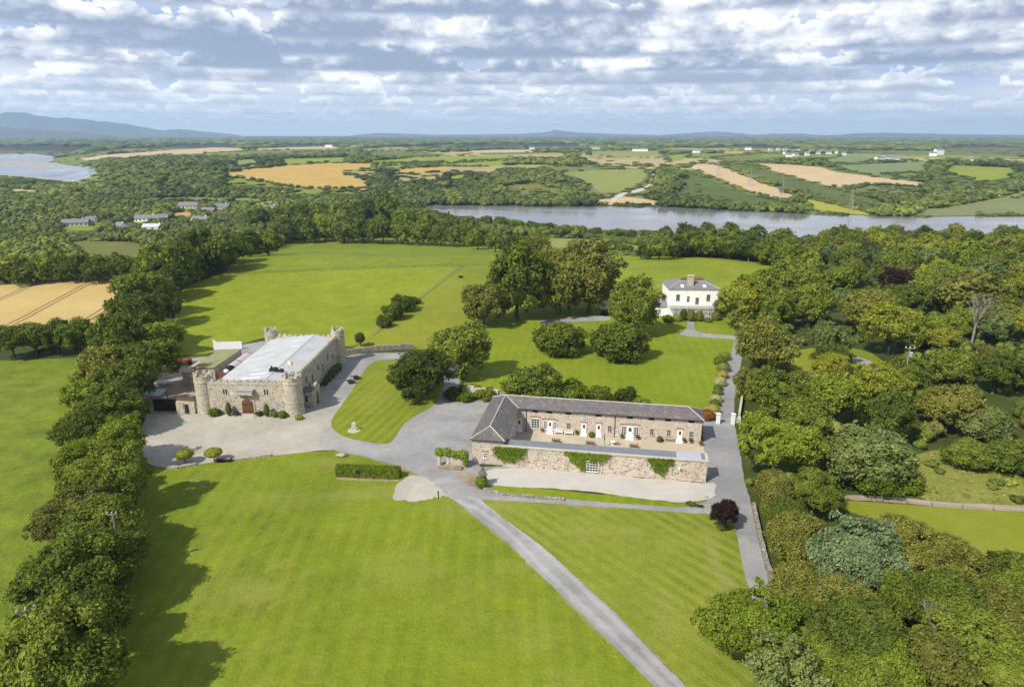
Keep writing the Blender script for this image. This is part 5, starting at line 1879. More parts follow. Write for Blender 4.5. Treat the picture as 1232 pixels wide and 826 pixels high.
ORD = ['first', 'second', 'third', 'fourth', 'fifth', 'sixth', 'seventh', 'eighth', 'ninth', 'tenth', 'eleventh', 'twelfth', 'thirteenth', 'fourteenth', 'fifteenth', 'sixteenth', 'seventeenth', 'eighteenth', 'nineteenth', 'twentieth',
       '21st', '22nd', '23rd', '24th', '25th', '26th', '27th', '28th', '29th', '30th']
LEAFWORD = {'leaf_mid': 'mid green', 'leaf_light': 'light green', 'leaf_dark': 'dark green', 'leaf_olive': 'olive brown', 'leaf_yellow': 'yellowish green', 'leaf_bluegreen': 'blue green', 'leaf_greygreen': 'grey green', 'leaf_copper': 'dark copper', 'leaf_hedge': 'fresh green', 'leaf_gold': 'golden', 'leaf_cream': 'cream', 'leaf_rust': 'rust coloured'}


def lod(y):
    return 'near' if y < 120 else ('mid' if y < 235 else 'far')


def series(items, what, group, words):
    """a row of trees: label counts them along the row"""
    for k, (px, py, w, leaf, *rest) in enumerate(items):
        kind = rest[0] if rest else None
        sz = rest[1] if len(rest) > 1 else 1.0
        p = G(px, py, 5)
        kk = kind or lod(p.y)
        if 'long row' in group:
            sz = rgT.uniform(0.82, 1.22)
        x, y, R_ = spot(px, py, w, kk, sz)
        plant(x, y, R_, kk, leaf, words.format(leaf=LEAFWORD[leaf], n=ORD[k], last='') , 'tree' if kk != 'bush' else 'bush', group, sz)


# the long double row left of the castle, near end first
series([
    (70, 800, 154, 'leaf_mid'), (112, 742, 101, 'leaf_mid'), (128, 668, 74, 'leaf_mid'), (92, 690, 134, 'leaf_mid'), (122, 628, 108, 'leaf_mid'), (86, 620, 78, 'leaf_olive'),
    (130, 572, 92, 'leaf_mid'), (104, 562, 68, 'leaf_light'), (138, 528, 79, 'leaf_light'), (104, 520, 77, 'leaf_mid'), (140, 488, 77, 'leaf_mid'), (110, 478, 68, 'leaf_light'),
    (152, 458, 73, 'leaf_dark'), (126, 446, 68, 'leaf_olive'), (174, 436, 70, 'leaf_mid'), (146, 414, 73, 'leaf_dark'), (186, 404, 55, 'leaf_light'), (164, 382, 68, 'leaf_dark'), (194, 368, 46, 'leaf_dark'),
    (170, 350, 64, 'leaf_mid'), (196, 335, 57, 'leaf_dark'), (184, 318, 53, 'leaf_mid'), (214, 313, 53, 'leaf_mid'), (232, 300, 51, 'leaf_dark'), (252, 288, 46, 'leaf_dark'), (268, 276, 44, 'leaf_mid')],
    'tree', 'trees in the long row left of the castle', '{leaf} tree, {n} from the near end of the long row left of the castle')
# shelter belt between the rough field and the wheat
series([(12, 406, 48, 'leaf_dark'), (40, 405, 44, 'leaf_mid'), (66, 403, 46, 'leaf_dark'), (92, 403, 48, 'leaf_mid'), (112, 408, 36, 'leaf_dark')],
       'tree', 'shelter belt beyond the left field', '{leaf} tree, {n} from the left in the belt below the wheat field')
series([(8, 322, 34, 'leaf_yellow'), (28, 324, 36, 'leaf_mid'), (50, 320, 38, 'leaf_light'), (72, 320, 34, 'leaf_mid'), (94, 320, 36, 'leaf_dark'), (116, 322, 34, 'leaf_dark'), (138, 320, 34, 'leaf_dark'), (156, 320, 32, 'leaf_mid')],
       'tree', 'hedgerow trees above the wheat field', '{leaf} tree, {n} from the left in the row above the wheat field')
series([(278, 290, 36, 'leaf_mid'), (298, 280, 34, 'leaf_dark'), (320, 276, 36, 'leaf_mid'), (344, 275, 34, 'leaf_dark'), (366, 273, 36, 'leaf_mid'), (390, 272, 34, 'leaf_light'), (413, 273, 36, 'leaf_mid'), (437, 274, 34, 'leaf_dark'), (460, 274, 36, 'leaf_mid'), (484, 276, 34, 'leaf_light'), (507, 278, 32, 'leaf_mid'), (530, 279, 32, 'leaf_dark'), (553, 281, 30, 'leaf_mid'), (575, 284, 30, 'leaf_light'), (596, 288, 28, 'leaf_mid'), (616, 291, 26, 'leaf_dark')],
       'tree', 'trees on the crest behind the pasture', '{leaf} tree, {n} from the left along the crest of the pasture hill')
series([(310, 262, 30, 'leaf_dark'), (335, 260, 30, 'leaf_mid'), (360, 258, 32, 'leaf_dark'), (386, 256, 30, 'leaf_mid'), (412, 257, 32, 'leaf_light'), (438, 254, 38, 'leaf_dark'), (462, 250, 44, 'leaf_mid'), (488, 262, 34, 'leaf_light'), (512, 264, 30, 'leaf_mid'), (540, 268, 28, 'leaf_olive'), (566, 271, 26, 'leaf_mid')],
       'tree', 'second rank of trees on the crest', '{leaf} tree, {n} from the left in the rank behind the crest trees')
series([(584, 266, 20, 'leaf_olive', 'bush'), (604, 268, 22, 'leaf_mid', 'bush'), (622, 270, 18, 'leaf_light', 'bush'), (640, 272, 18, 'leaf_mid', 'bush'), (658, 274, 17, 'leaf_dark', 'bush'), (678, 276, 15, 'leaf_mid', 'bush'), (697, 277, 17, 'leaf_mid', 'bush'), (716, 279, 17, 'leaf_dark', 'bush'), (738, 281, 18, 'leaf_mid', 'bush'), (758, 282, 18, 'leaf_dark', 'bush'), (778, 283, 18, 'leaf_mid', 'bush')],
       'tree', 'hedgerow along the near river bank', '{leaf} hedge tree, {n} from the left along the near river bank')
series([(735, 298, 20, 'leaf_dark', 'bush'), (752, 299, 20, 'leaf_mid', 'bush'), (776, 300, 22, 'leaf_dark'), (794, 296, 30, 'leaf_mid'), (815, 294, 30, 'leaf_dark'), (836, 292, 32, 'leaf_mid'), (858, 293, 32, 'leaf_light'), (880, 295, 32, 'leaf_mid'), (902, 297, 34, 'leaf_dark'), (925, 300, 36, 'leaf_mid'), (948, 302, 38, 'leaf_light'), (800, 283, 26, 'leaf_mid'), (826, 280, 28, 'leaf_dark'), (852, 280, 28, 'leaf_mid'), (880, 281, 30, 'leaf_mid'), (908, 284, 32, 'leaf_dark'), (938, 285, 34, 'leaf_mid')],
       'tree', 'hedge trees behind the far pasture', '{leaf} tree, {n} in the hedge belt behind the white house pasture')

# single trees with a look of their own
for (px, py, w, kind, leaf, sz, cat, label) in [
    (506, 450, 72, 'full', 'leaf_dark', 1.0, 'tree', 'dark green round tree overhanging the drive beside the triangular lawn'),
    (558, 420, 72, 'full', 'leaf_mid', 1.05, 'tree', 'mid green tree with browning right side behind the dark drive tree'),
    (582, 364, 64, 'full', 'leaf_olive', 0.95, 'tree', 'windswept olive brown tree left of the big beeches with bare stems'),
    (622, 340, 84, 'full', 'leaf_mid', 1.15, 'tree', 'largest green beech in the lawn group'),
    (674, 336, 72, 'full', 'leaf_olive', 1.2, 'tree', 'olive brown beech on a straight trunk, left of a pair'),
    (710, 335, 80, 'full', 'leaf_olive', 1.15, 'tree', 'olive brown beech on a pale trunk, right of a pair'),
    (640, 306, 52, 'full', 'leaf_olive', 1.0, 'tree', 'brownish tree top rising behind the big beeches'),
    (644, 290, 34, 'far', 'leaf_mid', 1.0, 'tree', 'green tree standing alone behind the beeches on the left'),
    (692, 298, 28, 'far', 'leaf_greygreen', 1.0, 'tree', 'small grey green tree standing alone behind the beech pair'),
    (766, 370, 66, 'full', 'leaf_mid', 1.15, 'tree', 'tall green tree with a pale trunk on the lawn near the white house'),
    (672, 406, 55, 'skirt', 'leaf_mid', 1.0, 'tree', 'round dense evergreen reaching the ground, left of two on the lawn'),
    (745, 409, 64, 'skirt', 'leaf_mid', 1.0, 'tree', 'round dense evergreen reaching the ground, right of two on the lawn'),
    (738, 352, 26, 'bush', 'leaf_dark', 1.2, 'bush', 'dark bush beside the small white outbuilding'),
    (727, 377, 9, 'bush', 'leaf_copper', 1.2, 'bush', 'small purple bush before the white outbuilding'),
    (640, 460, 70, 'willow', 'leaf_mid', 0.8, 'bush', 'wide feathery green thicket behind the stable roof'),
    (690, 472, 42, 'bush', 'leaf_hedge', 1.1, 'bush', 'green shrub behind the middle of the stable roof'),
    (722, 476, 34, 'bush', 'leaf_mid', 1.0, 'bush', 'mid green shrub right of the thicket behind the stable roof'),
    (752, 476, 26, 'bush', 'leaf_dark', 1.2, 'bush', 'dark green shrub at the right end behind the stable roof'),
    (772, 484, 22, 'bush', 'leaf_light', 0.8, 'bush', 'small light shrub just above the stable ridge'),
    (582, 475, 26, 'bush', 'leaf_yellow', 0.9, 'bush', 'yellow green shrub beside the rubble garden wall'),
    (560, 478, 22, 'bush', 'leaf_hedge', 0.9, 'bush', 'green shrub at the back corner of the turning area'),
    (545, 474, 24, 'bush', 'leaf_dark', 1.0, 'bush', 'dark shrub under the drive trees'),
    (486, 366, 26, 'bush', 'leaf_dark', 1.4, 'bush', 'dark gorse bush at the top of the field clump'),
    (472, 376, 26, 'bush', 'leaf_mid', 1.4, 'bush', 'mid green bush in the middle of the field clump'),
    (463, 388, 20, 'bush', 'leaf_dark', 1.2, 'bush', 'dark bush at the low end of the field clump'),
    (497, 362, 16, 'bush', 'leaf_mid', 1.0, 'bush', 'small green bush on the upper edge of the field clump'),
    (433, 406, 16, 'tall', 'leaf_dark', 1.0, 'tree', 'small upright dark tree at the end of the field wall'),
    (873, 617, 34, 'mid', 'leaf_copper', 1.1, 'tree', 'young purple leaved tree at the lane corner'),
    (868, 634, 14, 'bush', 'leaf_hedge', 0.8, 'bush', 'low green bush at the foot of the purple tree'),
    (832, 606, 10, 'bush', 'leaf_hedge', 0.9, 'bush', 'small green bush at the end of the narrow grass strip'),
    # wood on the right
    (890, 360, 60, 'tall', 'leaf_yellow', 0.9, 'tree', 'tall yellow green lime right of the white house'),
    (868, 368, 26, 'tall', 'leaf_greygreen', 0.8, 'tree', 'grey green tree touching the white house on the right'),
    (953, 342, 66, 'mid', 'leaf_mid', 1.1, 'tree', 'high domed green tree behind the yellow green lime'),
    (922, 345, 50, 'mid', 'leaf_light', 1.15, 'tree', 'light green tree between lime and high domed tree'),
    (977, 364, 56, 'mid', 'leaf_mid', 1.1, 'tree', 'green tree above the sunlit glade'),
    (917, 414, 82, 'mid', 'leaf_olive', 1.1, 'tree', 'largest olive brown tree above the lane'),
    (1000, 408, 52, 'open', 'leaf_greygreen', 1.1, 'tree', 'pale thin tree with bare limbs in the glade'),
    (1002, 430, 46, 'mid', 'leaf_dark', 0.8, 'tree', 'dark spreading tree in the glade below the pale thin tree'),
    (1073, 392, 72, 'mid', 'leaf_yellow', 0.95, 'tree', 'broad yellow green tree behind the glade road'),
    (1048, 370, 60, 'mid', 'leaf_olive', 0.95, 'tree', 'olive tree behind the broad yellow green tree'),
    (1079, 338, 40, 'far', 'leaf_copper', 0.9, 'tree', 'copper beech in the back of the right wood'),
    (1165, 348, 80, 'far', 'leaf_olive', 0.85, 'tree', 'wide olive brown tree behind the bare dead tree'),
    (1112, 352, 46, 'far', 'leaf_mid', 1.0, 'tree', 'green tree right of the copper beech'),
    (1010, 474, 74, 'mid', 'leaf_light', 1.05, 'tree', 'fresh green tree in front of the glade'),
    (936, 474, 72, 'mid', 'leaf_mid', 1.0, 'tree', 'mid green tree below the big olive brown tree'),
    (905, 458, 48, 'mid', 'leaf_olive', 1.0, 'tree', 'small olive tree overhanging the upper lane'),
    (1062, 462, 68, 'mid', 'leaf_yellow', 1.0, 'tree', 'yellow olive tree right of the fresh green tree'),
    (1072, 500, 74, 'mid', 'leaf_dark', 1.0, 'tree', 'dark tree below the yellow olive tree'),
    (1145, 488, 66, 'mid', 'leaf_olive', 0.95, 'tree', 'olive tree left of the grey willow'),
    (935, 533, 88, 'near', 'leaf_light', 1.05, 'tree', 'large light green tree beside the white gate'),
    (972, 505, 70, 'mid', 'leaf_mid', 1.0, 'tree', 'green tree behind the large light green gate tree'),
    (1048, 545, 104, 'willow', 'leaf_greygreen', 0.9, 'tree', 'broad grey green willow in the middle of the wood'),
    (1182, 505, 64, 'willow', 'leaf_greygreen', 0.9, 'tree', 'grey green willow above the rough meadow'),
    (1165, 545, 56, 'willow', 'leaf_mid', 0.8, 'tree', 'rounded green willow at the meadow edge, left of two'),
    (1214, 545, 60, 'willow', 'leaf_mid', 0.8, 'tree', 'rounded green willow at the meadow edge, right of two'),
    (1094, 450, 50, 'mid', 'leaf_mid', 1.0, 'tree', 'green tree at the foot of the utility pole'),
    (1200, 445, 56, 'mid', 'leaf_dark', 1.05, 'tree', 'dark tree at the right edge of the wood, right of the utility pole'),
    (1145, 440, 56, 'mid', 'leaf_mid', 1.0, 'tree', 'green tree right of the utility pole'),
    (930, 588, 70, 'near', 'leaf_olive', 1.0, 'tree', 'brownish tree leaning over the lane below the gate'),
    (980, 592, 66, 'near', 'leaf_mid', 0.95, 'tree', 'green tree at the left end of the dirt track'),
    (1052, 572, 64, 'willow', 'leaf_hedge', 0.7, 'bush', 'fresh green thicket above the dirt track'),
    (1090, 582, 40, 'bush', 'leaf_hedge', 1.0, 'bush', 'low green scrub above the dirt track'),
    (955, 648, 98, 'near', 'leaf_olive', 1.0, 'tree', 'olive brown tree beside the lane wall'),
    (1030, 674, 116, 'near', 'leaf_bluegreen', 1.05, 'tree', 'blue green cedar standing out of the near wood'),
    (1085, 660, 92, 'near', 'leaf_olive', 0.9, 'tree', 'olive brown tree right behind the blue green cedar'),
    (1137, 684, 92, 'near', 'leaf_olive', 0.9, 'tree', 'olive brown tree at the lower edge of the paddock'),
    (1205, 690, 66, 'open', 'leaf_dark', 1.1, 'tree', 'dark ragged pine at the right edge below the paddock'),
    (960, 704, 92, 'near', 'leaf_olive', 1.0, 'tree', 'olive tree where the lane leaves the picture'),
    (905, 752, 110, 'near', 'leaf_light', 0.95, 'tree', 'light green tree overhanging the corner of the striped lawn'),
    (1040, 765, 132, 'near', 'leaf_dark', 1.0, 'tree', 'big dark green tree in front of the cedar'),
    (1142, 722, 110, 'near', 'leaf_mid', 1.0, 'tree', 'mid green tree with dark hollows in the near wood'),
    (1120, 790, 110, 'near', 'leaf_olive', 1.0, 'tree', 'olive tree at the lower edge right of the big dark tree'),
    (1200, 740, 110, 'near', 'leaf_olive', 1.0, 'tree', 'olive feathery tree at the right edge of the near wood'),
    (1215, 806, 100, 'near', 'leaf_mid', 1.0, 'tree', 'green tree in the lower right corner'),
    (940, 812, 104, 'open', 'leaf_greygreen', 1.0, 'tree', 'thin grey tree with dead twigs at the lower edge'),
    (1082, 712, 96, 'near', 'leaf_mid', 1.0, 'tree', 'mid green tree between the cedar and the tree with dark hollows'),
    (1000, 722, 84, 'near', 'leaf_olive', 1.0, 'tree', 'olive tree just in front of the cedar on its left'),
    (968, 762, 84, 'near', 'leaf_mid', 1.0, 'tree', 'green tree behind the thin grey tree near the striped lawn corner'),
    (1168, 775, 104, 'near', 'leaf_mid', 1.0, 'tree', 'broad green tree between lower edge olive and right corner tree'),
    (1075, 815, 96, 'near', 'leaf_light', 1.0, 'tree', 'light green tree cut by the lower edge beside the big dark tree'),
    (1228, 706, 84, 'near', 'leaf_mid', 1.0, 'tree', 'green tree at the right edge under the ragged pine'),
    (1030, 830, 100, 'near', 'leaf_mid', 1.0, 'tree', 'mid green tree cut by the lower edge, left of the light one'),
    (985, 800, 80, 'near', 'leaf_mid', 1.0, 'tree', 'green tree between thin grey tree and big dark tree'),
]:
    x, y, R_ = spot(px, py, w, kind, sz)
    if cat == 'tree' and kind == 'mid' and y > 260:
        kind = 'far'
    plant(x, y, R_, kind, leaf, label, cat, None, sz)


# ------------------------------------------------------------------ the rest of the right-hand wood
def inside(poly, x, y):
    ins = False
    j = len(poly) - 1
    for i in range(len(poly)):
        xi, yi = poly[i]
        xj, yj = poly[j]
        if (yi > y) != (yj > y) and x < (xj - xi) * (y - yi) / (yj - yi) + xi:
            ins = not ins
        j = i
    return ins


WOOD = [G(px, py, 4).to_2d() for px, py in [(884, 372), (905, 345), (945, 318), (960, 304), (1000, 283), (1060, 281), (1150, 281), (1300, 284), (1500, 320), (1500, 620), (1290, 565), (1232, 545), (1170, 530), (1100, 530), (1075, 580), (1010, 585), (990, 600), (1030, 625), (1100, 650), (1180, 690), (1290, 740), (1500, 900), (1400, 1000), (985, 900), (945, 780), (915, 650), (905, 585), (893, 530), (890, 470), (897, 430)]]
WOOD = [(p.x, p.y) for p in WOOD]
BAD = ('paddock_grass', 'rough_grass', 'dirt_track', 'asphalt_worn', 'asphalt_grey', 'lawn_grass', 'lawn_grass_manor', 'lawn_grass_diagonal', 'pasture_grass', 'water_grey')
LANDMARK = [('copper beech', G(1079, 338, 8)), ('bare dead tree', G(1175, 382, 8)), ('utility pole', G(1095, 424, 8)), ('pale thin glade tree', G(1000, 408, 8)), ('yellow green lime', G(890, 360, 8)), ('big olive brown tree', G(917, 414, 8)),
            ('broad grey green willow', G(1048, 545, 5)), ('large gate tree', G(930, 530, 6)), ('blue green cedar', G(1027, 672, 10)), ('dark ragged pine', G(1205, 672, 8)), ('willow above the meadow', G(1182, 505, 5)), ('wide olive tree', G(1165, 348, 8))]


CLEAR = [G(1175, 384, 8.5), G(1095, 424, 6)]


def fill_wood():
    rg = random.Random(9)
    got = []
    lo = (min(p[0] for p in WOOD), min(p[1] for p in WOOD))
    hi = (max(p[0] for p in WOOD), max(p[1] for p in WOOD))
    tries = 0
    while tries < 30000 and len(got) < 185:
        tries += 1
        x, y = rg.uniform(lo[0], hi[0]), rg.uniform(lo[1], hi[1])
        if not inside(WOOD, x, y) or abs(x) / max(y, 1) > 1.0:
            continue
        R_ = rg.uniform(3.6, 5.6) + 1.6 * min(1, max(0, (y - 130) / 200))
        if in_region(x, y) in BAD or any(in_region(x + R_ * 0.7 * a, y + R_ * 0.7 * b) in BAD for a, b in ((1, 0), (-1, 0), (0, 1), (0, -1))):
            continue
        ok = not any(abs(x - (q.x * y / q.y)) < 5.5 and q.y - 22 < y < q.y + 2 for q in CLEAR)
        for (tx, ty, tr, _) in TREES:
            if (tx - x) ** 2 + (ty - y) ** 2 < (0.66 * (tr + R_)) ** 2:
                ok = False
                break
        if not ok:
            continue
        leaf = rg.choices(['leaf_mid', 'leaf_light', 'leaf_dark', 'leaf_olive', 'leaf_yellow', 'leaf_greygreen'], [34, 14, 20, 16, 10, 6])[0]
        sz = rg.uniform(0.85, 1.12)
        TREES.append((x, y, R_, None))
        got.append((x, y, R_, leaf, sz))
    for g in got:
        TREES.remove((g[0], g[1], g[2], None))
    counts = {}
    rows = []
    for (x, y, R_, leaf, sz) in got:
        nm, p = min(LANDMARK, key=lambda q: (q[1].x - x) ** 2 + (q[1].y - y) ** 2)
        dx, dy = x - p.x, y - p.y
        side = ('behind' if dy > 0 else 'in front of') if abs(dy) > abs(dx) else ('right of' if dx > 0 else 'left of')
        rows.append((nm, side, leaf, math.hypot(dx, dy), (x, y, R_, leaf, sz)))
    rows.sort(key=lambda r: (r[0], r[1], r[2], r[3]))
    for (nm, side, leaf, d, (x, y, R_, _, sz)) in rows:
        k = (nm, side, leaf)
        counts[k] = counts.get(k, -1) + 1
        kind = lod(y)
        lab = f"{LEAFWORD[leaf]} wood tree, {ORD[counts[k]]} such tree {side} the {nm}"
        plant(x, y, R_, kind, leaf, lab, 'tree', 'trees filling the right wood', sz)



fill_wood()


# ------------------------------------------------------------------ far woods and hedges: one mass
def far_template(seed, lobes, cards, cs, ico):
    rng = np.random.default_rng(seed)
    V, F = [], []
    off = 0
    for k in range(lobes):
        a = 2 * math.pi * k / lobes + rng.normal(0, 0.4)
        rr = 0.0 if k == 0 else rng.uniform(0.35, 0.62)
        p = np.array([math.cos(a) * rr, math.sin(a) * rr, rng.uniform(0.55, 0.95) if k else 1.05])
        s = rng.uniform(0.40, 0.58)
        v = ico[0] * np.array([s, s, s * 1.0]) * rng.uniform(0.85, 1.15, (len(ico[0]), 1)) + p
        V.append(v)
        F += [tuple(x) for x in ico[1] + off]
        off += len(v)
        if cards:
            q = rng.normal(0, 1, (cards, 3))
            q /= np.linalg.norm(q, axis=1)[:, None]
            q[:, 2] = np.abs(q[:, 2]) * 0.9 + q[:, 2] * 0.1
            v, f = leaf_cards(rng, p + q * s * rng.uniform(.9, 1.15, (cards, 1)), q, cs)
            V.append(v)
            F += [tuple(x) for x in f + off]
            off += len(v)
    # skirt of foliage down to the ground
    v = ICO1[0] * np.array([0.62, 0.62, 0.55]) + np.array([0, 0, 0.4])
    V.append(v)
    F += [tuple(x) for x in ICO1[1] + off]
    return np.concatenate(V), F


FT_NEAR = [far_template(200 + i, 6, 34, 0.11, ICO1) for i in range(5)]
FT_MID = [far_template(220 + i, 5, 12, 0.16, ICO1) for i in range(5)]
FT_FAR = [far_template(240 + i, 3, 0, 0.2, ICO1) for i in range(4)]
PAL = [((0.032, 0.046, 0.012), 16), ((0.053, 0.071, 0.014), 34), ((0.080, 0.101, 0.018), 28), ((0.116, 0.137, 0.025), 12), ((0.097, 0.099, 0.025), 5), ((0.076, 0.095, 0.036), 5)]


class Mass:
    def __init__(self):
        self.V, self.T, self.Q, self.C, self.off = [], [], [], [], 0

    def put(self, tpl, x, y, z, sx, sz, rot, col):
        v, f = tpl
        c, s = math.cos(rot), math.sin(rot)
        w = np.empty_like(v)
        w[:, 0] = (v[:, 0] * c - v[:, 1] * s) * sx + x
        w[:, 1] = (v[:, 0] * s + v[:, 1] * c) * sx + y
        w[:, 2] = v[:, 2] * sz + z
        self.V.append(w)
        key = id(f)
        if not hasattr(self, 'fc'):
            self.fc = {}
        if key not in self.fc:
            self.fc[key] = (np.array([q for q in f if len(q) == 3]).reshape(-1, 3), np.array([q for q in f if len(q) == 4]).reshape(-1, 4))
        t, q = self.fc[key]
        self.T.append(t + self.off)
        self.Q.append(q + self.off)
        self.C.append(np.tile(np.array([*col, 1.0], np.float32), (len(v), 1)))
        self.off += len(v)

    def build(self, name, mat, label, cat):
        V = np.concatenate(self.V).astype(np.float32)
        T_, Q_ = np.concatenate(self.T), np.concatenate(self.Q)
        me = bpy.data.meshes.new(name)
        me.vertices.add(len(V))
        me.vertices.foreach_set('co', V.ravel())
        loops = np.concatenate([T_.ravel(), Q_.ravel()]).astype(np.int32)
        me.loops.add(len(loops))
        me.loops.foreach_set('vertex_index', loops)
        n = len(T_) + len(Q_)
        me.polygons.add(n)
        tot = np.concatenate([np.full(len(T_), 3), np.full(len(Q_), 4)]).astype(np.int32)
        me.polygons.foreach_set('loop_start', np.concatenate([[0], np.cumsum(tot)[:-1]]).astype(np.int32))
        me.polygons.foreach_set('loop_total', tot)
        me.update(calc_edges=True)
        at = me.attributes.new('leaf', 'FLOAT_COLOR', 'POINT')
        at.data.foreach_set('color', np.concatenate(self.C).ravel())
        me.materials.append(MATS[mat])
        o = bpy.data.objects.new(name, me)
        COL.objects.link(o)
        return tag(o, label, cat, None, 'stuff')


def pick_col(rg, x, y):
    # woods keep one hue over a stretch, single trees differ a little
    u = math.sin(x * 0.021 + 1.0) + math.sin(y * 0.017 - x * 0.009) + math.sin(x * 0.006 + y * 0.004 + 2.0) + rg.gauss(0, 0.75)
    order = [0, 0, 1, 1, 2, 1, 2, 3]
    c = PAL[order[max(0, min(7, int((u + 3.2) / 6.4 * 8)))]][0]
    if rg.random() < 0.08:
        c = PAL[rg.choice((4, 5))][0]
    k = rg.uniform(0.85, 1.18)
    return tuple(a * k for a in c)


HOUSE_SPOTS = []
SHOWN = ('stubble', 'gold_crop', 'pale_green_field', 'bright_field', 'olive_grass', 'yellow_field', 'blue_green_field', 'marsh_grass', 'water_grey', 'gravel_pale', 'rough_grass', 'wheat_crop')


def open_land(x, y):
    u, v = x * 0.0036 + 0.5 * math.sin(y * 0.0011), y * 0.0024 + 0.4 * math.sin(x * 0.0017)
    i, j = math.floor(u), math.floor(v)
    h = math.sin(i * 127.1 + j * 311.7) * 43758.5453
    h -= math.floor(h)
    fu, fv = u - i, v - j
    return h < 0.45 and x * x + y * y < 3900 ** 2 and 0.05 < fu < 0.96 and 0.06 < fv < 0.95


def far_woods():
    rg = random.Random(21)
    mass = Mass()
    n = 0
    OPEN = {'plantation_grass': 0.30, 'marsh_grass': 0.0}
    r = 330.0
    while r < 9000:
        s = max(7.5, r * 0.0125 if r < 2500 else r * 0.016)
        m = int(2 * R(43) * r / s)
        for k in range(m):
            a = -R(43) + 2 * R(43) * (k + rg.uniform(0, 1)) / m
            rr = r + rg.uniform(-0.5, 0.5) * s
            x, y = rr * math.sin(a), rr * math.cos(a)
            if y < 300:
                continue
            reg = in_region(x, y)
            sc = 1.0
            if reg == 'plantation_grass':
                if rg.random() > 0.5:
                    continue
                sc = 0.32
            elif reg not in ('far_country', 'wood_floor'):
                continue
            # open farmland between the woods
            if rr > 1050 and open_land(x, y) and rg.random() < 0.96:
                continue
            ok = True
            for (hx, hy, hr) in HOUSE_SPOTS:
                # keep the strip in front of each house open
                if abs(x - hx * y / max(hy, 1)) < hr and hy - 34 < y < hy + 5:
                    ok = False
                    break
            if not ok:
                continue
            for (tx, ty, tr, _) in TREES:
                if abs(tx - x) < 7 and (tx - x) ** 2 + (ty - y) ** 2 < (0.8 * tr + 2) ** 2:
                    ok = False
                    break
            if not ok:
                continue
            size = s * rg.uniform(0.66, 1.0)
            hgt = min(size, rg.uniform(3.6, 6.4)) * (1.0 + 0.3 * (rr > 2500))
            # low growth where a field lies just behind
            zt = Tz(x, y) + hgt * 1.5
            reach = rr * (hgt * 1.5) / max(8.0, CAMH - zt)
            hit = 0
            for q in (0.3, 0.65, 1.0):
                kf = 1 + reach * q / rr
                if in_region(x * kf, y * kf) in SHOWN or (rr > 1050 and open_land(x * kf, y * kf)):
                    hit = 1
                    break
            if hit:
                if rr > 700 and rg.random() < 0.55:
                    continue
                hgt *= 0.30
                size = min(size, 6.0 + rr * 0.002)
            tpl = rg.choice(FT_NEAR if rr < 620 else (FT_MID if rr < 1500 else FT_FAR))
            mass.put(tpl, x, y, Tz(x, y) - 0.5, size * (sc * 1.3 if sc < 1 else 1), hgt * sc, rg.uniform(0, 6.28), pick_col(rg, x, y))
            n += 1
        r += s * 0.86
    # hedges along the edges of the far fields
    for (name, mat, poly, label, cat), bb in zip(REG, REG_BB):
        if name not in ('field', 'marsh') or bb[1] < 420:
            continue
        L = len(poly)
        prev = None
        for i in range(L):
            x, y = poly[i]
            rr = math.hypot(x, y)
            st_ = max(5.0, rr * 0.007)
            if prev is not None and math.hypot(x - prev[0], y - prev[1]) < st_:
                continue
            prev = (x, y)
            g = math.sin(i * 0.13 + len(label)) + 0.6 * math.sin(i * 0.051 + 2)
            if g < -0.35 or rg.random() < 0.15:
                continue
            reg = in_region(x, y + 2)
            if 'water' in reg or 'gravel' in reg:
                continue
            size = st_ * rg.uniform(0.55, 0.9)
            mass.put(rg.choice(FT_MID if rr < 1500 else FT_FAR), x, y, Tz(x, y) - 0.4, size, min(size, rg.uniform(1.5, 3.0)), rg.uniform(0, 6.28), pick_col(rg, x, y))
            n += 1
    mass.build('distant_woodland', 'far_leaf', 'distant woods and hedgerows spreading from the valley to the horizon', 'woodland')



